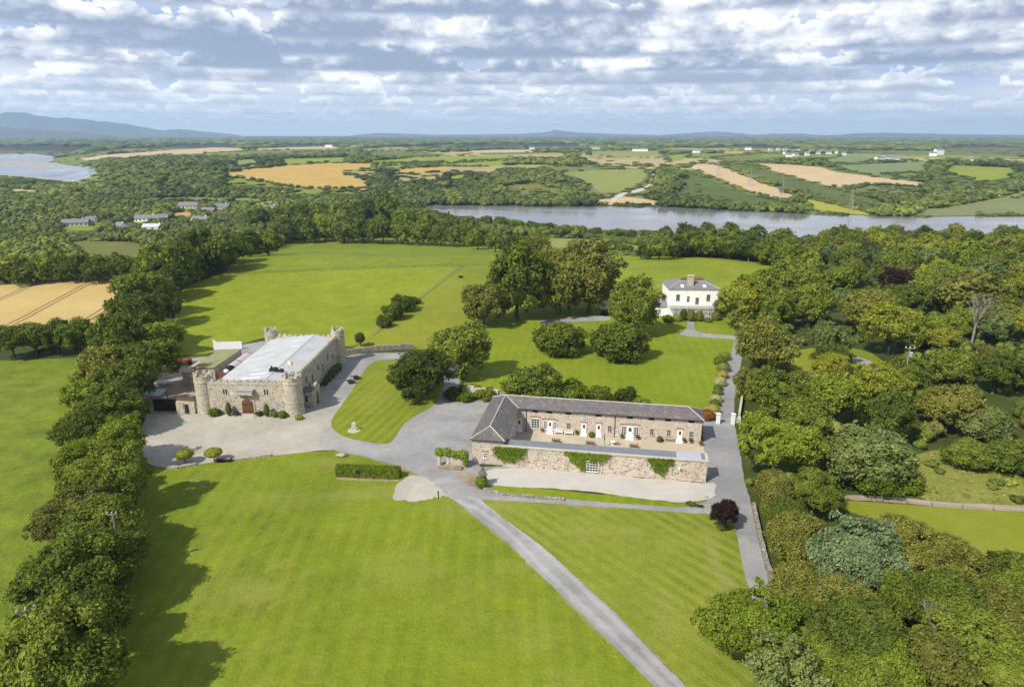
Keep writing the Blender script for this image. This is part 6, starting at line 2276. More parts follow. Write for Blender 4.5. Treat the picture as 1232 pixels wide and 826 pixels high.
def undergrowth():
    rg = random.Random(31)
    mass = Mass()
    n = 0
    lo = (min(p[0] for p in WOOD), min(p[1] for p in WOOD))
    hi = (max(p[0] for p in WOOD), max(p[1] for p in WOOD))
    for _ in range(5200):
        x, y = rg.uniform(lo[0], hi[0]), rg.uniform(lo[1], hi[1])
        if abs(x) / max(y, 1) > 1.0 or not inside(WOOD, x, y) or in_region(x, y) in BAD:
            continue
        s = rg.uniform(1.1, 2.6)
        if any(in_region(x + s * a, y + s * b) in BAD for a, b in ((1, 0), (-1, 0), (0, 1), (0, -1))):
            s = 0.9
        mass.put(rg.choice(FT_NEAR), x, y, Tz(x, y) - 0.3, s, s * rg.uniform(.8, 1.3), rg.uniform(0, 6.28), pick_col(rg, x, y))
        n += 1
    # scrub at the foot of the long row
    for _ in range(900):
        px, py = rg.uniform(-60, 290), rg.uniform(265, 840)
        p = G(px, py)
        if in_region(p.x, p.y) != 'wood_floor' or p.y > 330:
            continue
        s = rg.uniform(0.8, 1.9)
        if any(in_region(p.x + s * a, p.y + s * b) not in ('wood_floor',) for a, b in ((1, 0), (-1, 0), (0, 1), (0, -1))):
            continue
        mass.put(rg.choice(FT_NEAR), p.x, p.y, p.z - 0.3, s, s * rg.uniform(.8, 1.3), rg.uniform(0, 6.28), pick_col(rg, p.x, p.y))
        n += 1
    # tufts and low scrub over the rough meadow
    for _ in range(900):
        px, py = rg.uniform(1085, 1300), rg.uniform(535, 612)
        p = G(px, py)
        if in_region(p.x, p.y) != 'rough_grass':
            continue
        s = rg.uniform(0.15, 0.34) if rg.random() < 0.985 else rg.uniform(0.6, 1.1)
        col = rg.choice([(0.13, 0.14, 0.03), (0.15, 0.15, 0.04), (0.09, 0.11, 0.025), (0.17, 0.155, 0.055)]) if s < 0.7 else pick_col(rg, p.x, p.y)
        mass.put(rg.choice(FT_MID), p.x, p.y, p.z - 0.15, s * 1.3, s * 0.8, rg.uniform(0, 6.28), col)
        n += 1
    mass.build('undergrowth', 'far_leaf', 'dense green undergrowth between the trunks of the woods and tree rows', 'undergrowth')



# ------------------------------------------------------------------ ivy, hedges and garden plants
def foliage_mesh(mb, pts, nrms, size, rng, spread=0.7):
    v, f = leaf_cards(rng, np.array(pts), np.array(nrms), size, spread)
    mb.add(v.tolist(), [tuple(x) for x in f])


def ivy_patch(outline, label, seed):
    """ivy on the parking wall; outline in (pixel x, height) pairs"""
    rng = np.random.default_rng(seed)
    pl = [(stx(px, -0.35, z), z) for px, z in outline]
    x0, x1 = min(p[0] for p in pl), max(p[0] for p in pl)
    z0, z1 = min(p[1] for p in pl), max(p[1] for p in pl)
    pts, nr = [], []
    for _ in range(60000):
        x, z = rng.uniform(x0, x1), rng.uniform(z0, z1)
        jx, jz = rng.normal(0, 0.20, 2) + 0.18 * np.array([math.sin(z * 5.1 + x), math.sin(x * 3.7)])
        if inside(pl, x + jx, z + jz):
            d = 0.12 + 0.24 * (0.5 + 0.5 * math.sin(x * 2.3 + z * 1.7)) * rng.uniform(0.5, 1.0)
            pts.append((x, -0.36 - d, z))
            nr.append((rng.normal(0, .2), -1.0, 0.55))
        if len(pts) >= int((x1 - x0) * (z1 - z0) * 60):
            break
    mb = MB()
    n = len(pl)
    # backing mat against the wall
    cx_, cz_ = sum(p_[0] for p_ in pl) / len(pl), sum(p_[1] for p_ in pl) / len(pl)
    pl = [(cx_ + (a_ - cx_) * .86, cz_ + (b_ - cz_) * .86) for a_, b_ in pl]
    for k in range(14):
        sx_ = rng.uniform(x0, x1)
        mb.tube((sx_, -.40, 0.0 if k < 2 else rng.uniform(z0 - .5, z1 - .8)), (sx_ + rng.normal(0, .3), -.42, z1), .02, .012, 4)
    mb.prism(pl if sum((pl[i][0] - pl[(i + 1) % n][0]) * (pl[i][1] + pl[(i + 1) % n][1]) for i in range(n)) > 0 else pl[::-1], -0.46, -0.43, 'y')
    foliage_mesh(mb, pts, nr, 0.13, rng)
    o = mb.build('ivy', M['leaf_ivy'])
    o.location = (ST_O[0], ST_O[1], 0)
    o.rotation_euler = (0, 0, ST_A)
    return tag(o, label, 'ivy', 'ivy patches on the parking wall')


ivy_patch([(592, 3.85), (636, 3.85), (630, 2.6), (621, 1.1), (612, 0.8), (601, 1.6), (594, 2.4)], 'rounded ivy patch at the left end of the parking wall', 1)
ivy_patch([(678, 3.9), (736, 3.9), (730, 2.8), (722, 2.3), (708, 2.6), (704.5, 2.2), (704, 0.6), (700, 0.5), (690, 2.0)], 'ivy patch hanging over the white garden window', 2)
ivy_patch([(778, 3.9), (812, 3.85), (806, 2.6), (797, 1.1), (794, 0.7), (790, 1.2), (783, 2.7)], 'pointed ivy patch towards the right end of the wall', 3)


def hedge_box(p, q, w, h, leaf, label, seed, name='hedge'):
    a, b = G(*p), G(*q)
    L = (b - a).length
    e = empty(name, a, math.atan2(b.y - a.y, b.x - a.x), label, 'hedge')
    rng = np.random.default_rng(seed)
    mb = MB()
    nx = max(4, int(L / 0.8))
    g = []
    for i in range(nx + 1):
        x = L * i / nx
        for (y, z) in ((-w / 2, 0), (-w / 2, h * .6), (-w / 2 * .85, h * .95), (w / 2 * .85, h * .95), (w / 2, h * .6), (w / 2, 0)):
            g.append((x, y * (1 + rng.normal(0, .05)), z * (1 + rng.normal(0, .04))))
    f = []
    for i in range(nx):
        for k in range(5):
            o = i * 6 + k
            f.append((o, o + 6, o + 7, o + 1))
    f += [tuple(range(6)), tuple(range(nx * 6, nx * 6 + 6))[::-1]]
    mb.add(g, f)
    pts, nr = [], []
    n = int(L * (2 * h + w) * 55)
    for _ in range(n):
        s = rng.uniform(0, 2 * h + w)
        x = rng.uniform(-0.1, L + 0.1)
        if s < h:
            pts.append((x, -w / 2 - rng.uniform(-.05, .12), s)); nr.append((0, -1, .3))
        elif s < h + w:
            pts.append((x, s - h - w / 2, h + rng.uniform(-.08, .10))); nr.append((0, 0, 1))
        else:
            pts.append((x, w / 2 + rng.uniform(-.05, .12), s - h - w)); nr.append((0, 1, .3))
    for x0, sg in ((0, -1), (L, 1)):
        for _ in range(int(w * h * 60)):
            pts.append((x0 + sg * rng.uniform(-.05, .12), rng.uniform(-w / 2, w / 2), rng.uniform(0, h))); nr.append((sg, 0, .3))
    foliage_mesh(mb, pts, nr, 0.12, rng)
    mb.build('foliage', M[leaf], e)
    st_ = MB()
    for i in range(max(2, int(L / 2))):
        x = L * (i + .5) / max(2, int(L / 2))
        st_.tube((x, 0, -.1), (x, 0, h * .5), .06, n=5)
    st_.build('stem', M['bark'], e)
    return e


hedge_box((406, 571), (481, 574), 1.5, 1.75, 'leaf_hedge', 'clipped box hedge beside the gravel lay-by', 5)


def small_plant(px, py, r, h, leaf, label, cat='shrub', name='shrub', group=None, kind='dome'):
    p = G(px, py)
    e = empty(name, p, rgT.uniform(0, 6), label, cat, group)
    rng = np.random.default_rng(int(px * 7 + py))
    mb = MB()
    if kind == 'cone':
        prof = [(0.25, 0.05), (0.9, 0.25), (1.0, 0.45), (0.8, 0.7), (0.45, 0.9), (0.05, 1.0)]
    else:
        prof = [(0.6, 0.03), (0.95, 0.25), (1.0, 0.5), (0.85, 0.75), (0.5, 0.93), (0.05, 1.0)]
    mb.lathe(0, 0, [(r * a * .9, h * z * .97) for a, z in prof], 12)
    pts, nr = [], []
    n = int(140 + 120 * r * h)
    for _ in range(n):
        u = rng.uniform(0.03, 1)
        a = rng.uniform(0, 6.283)
        for (a0, z0), (a1, z1) in zip(prof[:-1], prof[1:]):
            if z0 <= u <= z1:
                rad = a0 + (a1 - a0) * (u - z0) / (z1 - z0)
                break
        else:
            rad = prof[0][0]
        rad *= r * rng.uniform(.88, 1.15)
        pts.append((rad * math.cos(a), rad * math.sin(a), u * h)); nr.append((math.cos(a), math.sin(a), .35 + u))
    foliage_mesh(mb, pts, nr, min(0.13, 0.07 + r * 0.05), rng)
    mb.build('foliage', M[leaf], e)
    MB().tube((0, 0, -.1), (0, 0, h * .4), .05, n=5).build('stem', M['bark'], e)
    return e


small_plant(276, 500, 0.62, 3.0, 'leaf_dark', 'slim dark cypress left of the arched castle door', 'cypress', 'cypress', 'cypresses by the castle door', 'cone')
small_plant(321.5, 501, 0.60, 2.9, 'leaf_dark', 'slim dark cypress right of the arched castle door', 'cypress', 'cypress', 'cypresses by the castle door', 'cone')
small_plant(258.5, 499.5, 1.15, 1.5, 'leaf_hedge', 'round green bush at the foot of the left front tower')
small_plant(340, 502, 0.85, 1.4, 'leaf_hedge', 'round green bush left of the right front tower')
small_plant(360, 504, 0.75, 0.9, 'leaf_yellow', 'low yellowish bush at the foot of the right front tower')
small_plant(331, 501.5, 0.55, 1.3, 'leaf_greygreen', 'thin climbing rose bush beside the right cypress')
for k, (px, py, r, h) in enumerate([(391, 463, 0.7, 1.3), (395, 458.5, 0.8, 1.6), (399, 454, 0.9, 2.0), (403, 449.5, 0.9, 2.0), (407, 445.5, 0.9, 1.9), (378, 485, 0.7, 0.8)]):
    small_plant(px, py, r, h, 'leaf_dark' if k < 5 else 'leaf_hedge', f'dark shrub at the foot of the shaded castle wall, {ORD[k]} beyond the porch' if k < 5 else 'low green shrub in front of the castle porch', 'shrub', 'shrub', 'shrubs along the shaded castle wall' if k < 5 else None)
x, y = 0, 0
for (px, py, r, h, leaf, lab) in [(803, 387, 1.6, 2.2, 'leaf_hedge', 'green bush at the left end of the white house front'), (814, 386, 1.5, 1.9, 'leaf_yellow', 'yellow green bush in front of the white veranda'), (822, 385, 1.2, 3.6, 'leaf_dark', 'dark climber left of the house path'), (831, 386, 1.3, 3.8, 'leaf_olive', 'reddish olive climber right of the house path'),
                                  (841.5, 386, 1.25, 3.2, 'leaf_hedge', 'clipped egg shaped yew in front of the white house'), (852, 387, 1.2, 1.2, 'leaf_greygreen', 'low grey shrub right of the clipped yew'), (861, 385, 1.4, 2.8, 'leaf_mid', 'green bush at the right corner of the white house')]:
    small_plant(px, py, r, h, leaf, lab)
for k, (px, py, r, h, leaf) in enumerate([(851, 504, 1.5, 1.9, 'leaf_rust'), (857, 497, 1.5, 2.0, 'leaf_gold'), (860, 488, 1.1, 1.4, 'leaf_dark'), (861, 483, 1.3, 1.7, 'leaf_cream'), (863, 474, 1.1, 1.3, 'leaf_greygreen'), (866, 463, 1.5, 1.9, 'leaf_cream'), (864, 469, 1.0, 1.2, 'leaf_hedge'), (869, 454, 1.4, 1.7, 'leaf_gold'), (870, 446, 1.6, 2.0, 'leaf_greygreen'), (866, 438, 1.6, 2.0, 'leaf_hedge'), (872, 432, 1.5, 1.8, 'leaf_mid')]):
    small_plant(px, py, r, h, leaf, f'{LEAFWORD[leaf]} shrub in the border along the upper lane, {ORD[k]} from the gate', 'shrub', 'shrub', 'shrubs bordering the upper lane')
small_plant(712, 525.5, 0.55, 1.1, 'leaf_dark', 'dark potted bush between two white doors of the stables')
small_plant(793.5, 531, 0.55, 1.1, 'leaf_dark', 'dark round bush below the right stable windows')


def topiary(px, py, label):
    p = G(px, py)
    e = empty('topiary_tree', p, 0, label, 'topiary', 'lollipop topiaries at the forecourt edge')
    rng = np.random.default_rng(int(px))
    MB().tube((0, 0, -.1), (0, 0, 1.2), .09, n=6).build('trunk', M['bark'], e)
    mb = MB().blob((0, 0, 1.75), (1.45, 1.45, 0.62), 3, 0.06)
    pts, nr = [], []
    for _ in range(900):
        q = rng.normal(0, 1, 3)
        q /= np.linalg.norm(q)
        pts.append((q[0] * 1.5, q[1] * 1.5, 1.75 + q[2] * 0.68)); nr.append(q)
    foliage_mesh(mb, pts, nr, 0.12, rng)
    mb.build('crown', M['leaf_yellow'], e)


topiary(223, 557, 'flat round topiary on a thin stem, left of the pair by the forecourt')
topiary(258, 555, 'flat round topiary on a thin stem, right of the pair by the forecourt')

# ivy-grown pergola wall at the drive junction
def build_pergola():
    a, b = G(527, 559), G(562, 561)
    L = (b - a).length
    e = empty('ivy_pergola', a, math.atan2(b.y - a.y, b.x - a.x), 'low stone pergola wall overgrown with bright ivy left of the stables', 'pergola')
    for x in (0.2, 1.8, L - 0.3):
        MB().box(x - .3, x + .3, -.3, .3, -.2, 2.2).build('pier', M['stable_stone'], e)
    MB().box(2.11, L - 0.61, -.22, .22, -.2, 1.9).build('wall', M['stable_stone'], e)
    MB().box(0.0, L, -.12, .12, 2.202, 2.4).build('beam', M['timber_brown'], e)
    MB().box(0.4, L - 0.7, -1.6, -0.5, -.2, 0.35).build('planting_bed', M['rubble_bed'], e)
    rng = np.random.default_rng(8)
    mb = MB()
    pts, nr = [], []
    lumps = [(0.4, 0, 2.5, .9, .75), (1.6, 0, 2.6, .8, .7), (2.8, -.1, 2.35, .7, .5), (3.8, -.1, 2.3, .7, .5), (L - .5, -.1, 2.4, .8, .8), (L - .2, -.15, 1.4, .5, 1.2)]
    for i, (x, y, z, r, h) in enumerate(lumps):
        mb.blob((x, y, z), (r * .8, .6, h * .8), i, .2, 1)
        for _ in range(260):
            q = rng.normal(0, 1, 3)
            q /= np.linalg.norm(q)
            pts.append((x + q[0] * r, y + q[1] * .75, z + q[2] * h * rng.uniform(.85, 1.1))); nr.append(q + np.array([0, -.3, .3]))
    foliage_mesh(mb, pts, nr, 0.14, rng)
    mb.build('ivy', M['leaf_ivy'], e)


build_pergola()

# slated lantern with ivy at the corner of the parking
def build_lantern():
    p = G(581, 583)
    e = empty('lantern_house', p, R(20), 'small stone lantern with pointed slate roof rising from an ivy bush', 'lantern')
    MB().box(-.45, .45, -.45, .45, -.2, 1.5).build('base', M['field_stone'], e)
    for x in (-.34, .34):
        for y in (-.34, .34):
            MB().box(x - .06, x + .06, y - .06, y + .06, 1.502, 2.0).build('post', M['timber_grey'], e)
    n = 4
    MB().add([(-.7, -.7, 2.0), (.7, -.7, 2.0), (.7, .7, 2.0), (-.7, .7, 2.0), (-.22, -.22, 2.7), (.22, -.22, 2.7), (.22, .22, 2.7), (-.22, .22, 2.7), (0, 0, 3.7)],
             [(3, 2, 1, 0), (0, 1, 5, 4), (1, 2, 6, 5), (2, 3, 7, 6), (3, 0, 4, 7), (4, 5, 8), (5, 6, 8), (6, 7, 8), (7, 4, 8)]).build('roof', M['slate_old'], e)
    small_plant(579.5, 585.5, 1.0, 2.0, 'leaf_hedge', 'ivy bush wrapped round the foot of the slate roofed lantern', 'bush', 'bush')


build_lantern()


# ------------------------------------------------------------------ furniture and small things
def bench(px, py, label, mat, rz, group):
    p = G(px, py)
    e = empty('garden_bench', p, rz, label, 'bench', group)
    s = MB()
    for y in (-.22, -.06, .10):
        s.box(-.8, .8, y - .065, y + .065, .43, .47)
    s.box(-.78, .78, -.25, -.20, .36, .428)
    s.box(-.78, .78, .12, .17, .36, .428)
    s.build('seat', M[mat], e)
    b = MB()
    b.box(-.8, .8, .2, .25, .86, .95)
    for i in range(9):
        x = -.72 + .18 * i
        b.box(x - .03, x + .03, .205, .245, .5, .858)
    b.box(-.8, .8, .2, .25, .50, .56)
    b.build('backrest', M[mat], e)
    for x in (-.75, .75):
        for y, h in ((-.24, .62), (.22, .9)):
            MB().box(x - .035, x + .035, y - .035, y + .035, 0, h).build('leg', M[mat], e)
        MB().box(x - .04, x + .04, -.28, .19, .622, .66).build('armrest', M[mat], e)
    return e


for k, (px, py) in enumerate([(669, 532), (710, 535), (762.5, 538.5)]):
    bench(px, py, f'brown wooden bench in the tan courtyard, {ORD[k]} from the left', 'timber_brown', ST_A + math.pi, 'brown benches in the courtyard')
bench(672, 521.5, 'white garden bench left of two against the stable front', 'white_paint', ST_A, 'white benches by the stable front')
bench(684, 522.5, 'white garden bench right of two against the stable front', 'white_paint', ST_A, 'white benches by the stable front')
bench(744, 525.5, 'white garden bench beside the stable downpipe', 'white_paint', ST_A, 'white benches by the stable front')
bench(806, 530.5, 'grey bench below the right stable windows', 'timber_grey', ST_A, None)


def table_set(px, py):
    p = G(px, py)
    t = empty('bistro_table', p, 0, 'small round white table in the courtyard', 'table')
    MB().tube((0, 0, .70), (0, 0, .74), .45, n=16).build('table_top', M['white_paint'], t)
    MB().tube((0, 0, .03), (0, 0, .70), .035, n=6).build('leg', M['white_paint'], t)
    MB().tube((0, 0, 0), (0, 0, .03), .25, n=12).build('base', M['white_paint'], t)
    for dx, mat, lab in ((-.85, 'white_paint', 'white chair left of the small round courtyard table'), (.85, 'timber_brown', 'dark chair right of the small round courtyard table')):
        c = empty('garden_chair', p + Vector((dx, 0, 0)), math.copysign(math.pi / 2, dx), lab, 'chair')
        MB().box(-.22, .22, -.22, .22, .42, .46).build('seat', M[mat], c)
        MB().box(-.22, .22, -.24, -.205, .462, .92).build('backrest', M[mat], c)
        for x in (-.2, .2):
            for y in (-.2, .2):
                MB().box(x - .02, x + .02, y - .02, y + .02, 0, .419).build('leg', M[mat], c)
    u = empty('folded_parasol', p + Vector((-1.5, .2, 0)), 0, 'folded green parasol beside the small round table', 'parasol')
    MB().tube((0, 0, 0), (0, 0, 2.4), .025, n=6).build('pole', M['timber_brown'], u)
    MB().lathe(0, 0, [(.16, .9), (.13, 1.2), (.08, 1.9), (.02, 2.35)], 10).build('canopy', M['leaf_hedge'], u)
    MB().tube((0, 0, 0), (0, 0, .12), .25, n=10).build('base', M['grey_rock'], u)


table_set(737, 535)


def pot(px, py, r, h, leaf, label):
    p = G(px, py)
    e = empty('flower_pot', p, 0, label, 'flower pot', 'plant pots round the courtyard')
    MB().lathe(0, 0, [(r * .7, 0), (r, h * .9), (r * 1.1, h), (r * .9, h), (r * .85, h * .8)], 12).build('pot', M['terracotta'], e)
    rng = np.random.default_rng(int(px * 3))
    mb = MB().blob((0, 0, h + r * .7), (r * 1.1, r * 1.1, r), 2, .2, 1)
    pts, nr = [], []
    for _ in range(120):
        q = rng.normal(0, 1, 3)
        q /= np.linalg.norm(q)
        pts.append((q[0] * r * 1.3, q[1] * r * 1.3, h + r * .7 + q[2] * r * 1.1)); nr.append(q)
    foliage_mesh(mb, pts, nr, .08, rng)
    mb.build('plant', M[leaf], e)


for (px, py, leaf, lab) in [(652.5, 519.5, 'leaf_rust', 'terracotta pot right of the big arched stable window'), (694, 523, 'leaf_hedge', 'terracotta pot left of the middle stable door'), (748, 527.5, 'leaf_hedge', 'terracotta pot left of the glazed stable doors'), (767, 528.5, 'leaf_rust', 'terracotta pot right of the glazed stable doors'),
                           (823, 532.5, 'leaf_mid', 'terracotta pot right of the last stable door'), (831, 533, 'leaf_dark', 'terracotta pot under the last stable window'), (843, 536, 'leaf_dark', 'terracotta pot at the courtyard corner by the lane'),
                           (705, 568, 'leaf_mid', 'terracotta pot left of the white garden window'), (719, 569, 'leaf_mid', 'terracotta pot right of the white garden window')]:
    pot(px, py, .28, .45, leaf, lab)


def cannon(px, py, rz, label, group):
    p = G(px, py)
    e = empty('cannon', p, rz, label, 'cannon', group)
    MB().lathe(0, 0, [(.02, -.75), (.17, -.7), (.18, -.5), (.16, .3), (.12, 1.1), (.15, 1.15), (.15, 1.25), (.09, 1.25), (.085, .9)], 12).build('barrel', M['black_iron'], e).rotation_euler = (R(80), 0, 0)
    e.children[0].location = (0, 0, .75)
    MB().box(-.28, -.20, -.6, 1.3, .22, .6).box(.20, .28, -.6, 1.3, .22, .6).box(-.199, .199, -.3, .3, .3, .5).build('carriage', M['timber_brown'], e)
    for x in (-.36, .36):
        w = MB()
        n = 14
        ring_o, ring_i = [], []
        for i in range(n):
            a = 2 * math.pi * i / n
            w.tube((x, .55 * math.cos(a), .55 + .55 * math.sin(a)), (x, .55 * math.cos(a + 2 * math.pi / n), .55 + .55 * math.sin(a + 2 * math.pi / n)), .055, n=5)
        for i in range(4):
            a = math.pi * i / 4
            w.tube((x, .5 * math.cos(a), .55 + .5 * math.sin(a)), (x, -.5 * math.cos(a), .55 - .5 * math.sin(a)), .03, n=4)
        w.build('wheel', M['black_iron'], e)
    return e


cannon(285.5, 500, R(25), 'black cannon left of the castle door steps', 'cannons by the castle')
cannon(312.5, 500, R(-25), 'black cannon right of the castle door steps', 'cannons by the castle')
cannon(422, 461.5, R(-75), 'black cannon nearer the camera on the drive beside the triangular lawn', 'cannons by the castle')
cannon(428.5, 456.5, R(-75), 'black cannon farther back on the drive beside the triangular lawn', 'cannons by the castle')


def rock(px, py, r, mat, label, seed, cat='rock', name='rock', group=None):
    o = MB().blob((0, 0, r[2] * .55), r, seed, .28, 2).build(name, M[mat], None, True)
    o.location = G(px, py)
    return tag(o, label, cat, group)


rock(411, 548.5, (1.1, .6, .35), 'grey_rock', 'flat grey rock on the lawn above the box hedge', 1)
rock(815, 574.5, (.22, .22, .9), 'pale_rock', 'pale upright stone at the foot of the wall under the white lamp', 3)
rock(812, 573.5, (.2, .2, .8), 'pale_rock', 'thin pale stone left of the upright stone under the white lamp', 4)
rock(621.5, 560, (.25, .22, .9), 'pale_rock', 'pale upright stone at the foot of the rounded ivy patch', 5)
p = G(426, 517.5)
e = empty('standing_stone', p, R(15), 'pale carved standing stone on a round bed in the triangular lawn', 'standing stone')
MB().lathe(0, 0, [(1.25, 0.0), (1.2, .06), (.05, .10)], 20).build('bed', M['gravel_tan'], e)
MB().add([(-.45, -.22, .05), (.45, -.22, .05), (.42, .22, .05), (-.45, .22, .05), (-.40, -.18, 1.5), (.30, -.18, 1.75), (.30, .16, 1.75), (-.38, .16, 1.5)],
         [(3, 2, 1, 0), (4, 5, 6, 7), (0, 1, 5, 4), (1, 2, 6, 5), (2, 3, 7, 6), (3, 0, 4, 7)]).build('stone', M['pale_rock'], e)
# long timber trough by the forecourt edge, post before the hedge, bollard
p = G(270, 555)
e = empty('timber_trough', p, R(3), 'low dark timber trough beside the right topiary', 'trough')
MB().box(-1.2, 1.2, -.35, .35, .1, .55).build('box', M['gate_black'], e)
MB().box(-1.1, 1.1, -.26, .26, .552, .60).build('soil', M['rubble_bed'], e)
for x in (-.9, .9):
    MB().box(x - .08, x + .08, -.3, .3, 0, .098).build('foot', M['timber_brown'], e)
p = G(431, 574.5)
e = empty('letter_post', p, 0, 'short dark post with a box in front of the clipped hedge', 'post')
MB().box(-.12, .12, -.12, .12, -.1, .9).build('post', M['timber_brown'], e)
MB().box(-.3, .3, -.25, .25, .902, 1.4).add([(-.36, -.3, 1.402), (.36, -.3, 1.402), (.36, .3, 1.402), (-.36, .3, 1.402), (-.36, 0, 1.62), (.36, 0, 1.62)], [(3, 2, 1, 0), (0, 1, 5, 4), (2, 3, 4, 5), (1, 2, 5), (3, 0, 4)]).build('box', M['gate_black'], e)
p = G(527.5, 599)
e = empty('bollard', p, 0, 'slim dark bollard at the edge of the gravel lay-by', 'bollard')
MB().lathe(0, 0, [(.09, -.1), (.09, .95), (.12, 1.0), (.12, 1.2), (.04, 1.3)], 10).build('post', M['black_iron'], e)
p = G(589, 587)
rock(850, 598, (.35, .2, .12), 'grey_rock', 'small dark stone at the lane side of the parking strip', 8)
p = G(842, 611)
e = empty('low_sign', p, R(-10), 'small dark low sign beside the lane path', 'sign')
MB().box(-.5, .5, -.03, .03, .25, .6).build('board', M['gate_black'], e)
for x in (-.4, .4):
    MB().box(x - .03, x + .03, .031, .08, -.1, .6).build('leg', M['gate_black'], e)
p = G(554.5, 334)
e = empty('feed_trough', p, 0, 'tiny dark water trough in the paddock below the fence', 'trough')
MB().box(-.8, .8, -.5, .5, .25, .75).build('box', M['gate_black'], e)
MB().box(-.6, -.4, -.4, .4, 0, .249).build('leg', M['gate_black'], e)
MB().box(.4, .6, -.4, .4, 0, .249).build('leg', M['gate_black'], e)


def pole(px, py, h, label, rz, transformer=False, arm=1.0):
    """utility pole whose head is seen at px, py"""
    p = G(px, py, h)
    z = Tz(p.x, p.y)
    e = empty('utility_pole', (p.x, p.y, z), rz, label, 'utility pole')
    MB().tube((0, 0, -.3), (0, 0, h + .2), .17, .12, 8).build('pole', M['pole_wood'], e)
    a = MB().box(-1.2 * arm, 1.2 * arm, -.14, -.02, h - .22, h - .08).build('crossarm', M['bark_pale'], e)
    for x in (-1.1 * arm, 0, 1.1 * arm):
        MB().lathe(x, -.08, [(.05, h - .05), (.11, h + .05), (.06, h + .12), (.11, h + .2), (.03, h + .28)], 8).build('insulator', M['white_paint' if arm > .7 else 'grey_metal'], e)
    if transformer:
        MB().lathe(.35, -.3, [(.3, h - 2.0), (.34, h - 1.9), (.34, h - 1.0), (.3, h - .9)], 10).build('transformer', M['grey_metal'], e)
        MB().box(-.8, .8, -.16, -.02, h - 1.15, h - 1.0).build('crossarm', M['bark_pale'], e)
    return e


pole(31, 732, 12.6, 'utility pole head rising from the tree row at lower left', R(35), False, .62)
pole(135, 617, 9.3, 'utility pole crossarm among the tree row above the lower left pole', R(10), False, .45)
pole(1095, 418, 11.0, 'utility pole with grey transformer in the right wood', R(-10), True, .8)
p = G(1062, 588)
e = empty('marker_post', p, 0, 'thin pale marker post in the scrub above the dirt track', 'post')
MB().tube((0, 0, -.2), (0, 0, 2.6), .07, n=6).box(-.1, .1, -.09, -.072, 2.0, 2.5).build('post', M['white_paint'], e)


def dead_tree(px, py, h, label, seed, spread=1.0):
    p = G(px, py, h * .5)
    z = Tz(p.x, p.y)
    e = empty('dead_tree', (p.x, p.y, z), 0, label, 'tree')
    rg = random.Random(seed)
    tr = MB()
    tr.tube((0, 0, -.2), (0, 0, h * .45), .32, .22, 8)
    tr.build('trunk', M['bark_pale'], e)

    def grow(mb, a, d, L, r, depth):
        b = a + d * L
        mb.tube(a, b, r * .7, r * .4, 5)
        if depth == 0:
            return
        for _ in range(3 if depth > 1 else 2):
            nd = (d + Vector((rg.gauss(0, .5 * spread), rg.gauss(0, .5 * spread), rg.gauss(.12, .25)))).normalized()
            grow(mb, a.lerp(b, rg.uniform(.6, 1)), nd, L * rg.uniform(.55, .8), r * .55, depth - 1)
    for k in range(5):
        a = 2 * math.pi * k / 5
        mb = MB()
        grow(mb, Vector((0, 0, h * rg.uniform(.34, .44))), Vector((math.cos(a) * .55 * spread, math.sin(a) * .55 * spread, .9)).normalized(), h * .22, .17, 4)
        mb.build('limb', M['bark_pale'], e)


dead_tree(1175, 384, 17.0, 'bare pale dead tree standing in the right wood', 3, .6)
dead_tree(1128, 760, 8.0, 'pale dead branches poking through the near wood', 7, .8)


# cows in the pasture behind the lime
def cow(px, py, rz, mats, label):
    p = G(px, py)
    e = empty('cow', p, rz, label, 'cow', 'cows in the far pasture')
    bm = bmesh.new()
    sk = []
    V_ = [((0, 0, 1.0), .36), ((-.75, 0, 1.02), .36), ((.65, 0, 1.02), .38), ((1.0, 0, 1.15), .22), ((1.35, 0, .95), .16), ((1.65, 0, .75), .10),
          ((.62, .24, .62), .13), ((.62, .24, .30), .08), ((.64, .24, .03), .07), ((.62, -.24, .62), .13), ((.62, -.24, .30), .08), ((.64, -.24, .03), .07),
          ((-.8, .24, .66), .16), ((-.9, .24, .36), .09), ((-.86, .24, .03), .07), ((-.8, -.24, .66), .16), ((-.9, -.24, .36), .09), ((-.86, -.24, .03), .07), ((-1.1, 0, 1.05), .10), ((-1.2, 0, .55), .04), ((1.3, .2, 1.08), .05), ((1.3, -.2, 1.08), .05)]
    E_ = [(0, 1), (0, 2), (2, 3), (3, 4), (4, 5), (2, 6), (6, 7), (7, 8), (2, 9), (9, 10), (10, 11), (1, 12), (12, 13), (13, 14), (1, 15), (15, 16), (16, 17), (1, 18), (18, 19), (4, 20), (4, 21)]
    me = bpy.data.meshes.new('cow_body')
    me.from_pydata([v for v, r in V_], E_, [])
    o = bpy.data.objects.new('body', me)
    COL.objects.link(o)
    md = o.modifiers.new('skin', 'SKIN')
    for i, (v, r) in enumerate(V_):
        me.skin_vertices[0].data[i].radius = (r, r)
        me.skin_vertices[0].data[i].use_root = i == 0
    o.modifiers.new('smooth', 'SUBSURF').levels = 1
    o.modifiers[-1].render_levels = 1
    me.materials.append(M[mats])
    o.parent = e


_m, _t, _p, _c, _o = new_mat('cow_patch')
_t.put(_p.inputs['Base Color'], _t.ramp(_t.noise(_c, 1.3, 1), [(0.48, (0.02, 0.018, 0.016)), (0.52, (0.62, 0.58, 0.52))]))
cow(927, 317.5, R(20), 'cow_black', 'black cow standing apart at the pasture edge')
cow(938, 319, R(200), 'cow_patch', 'black and white cow left of two under the hedge')
cow(944, 320, R(170), 'cow_patch', 'black and white cow right of two under the hedge')


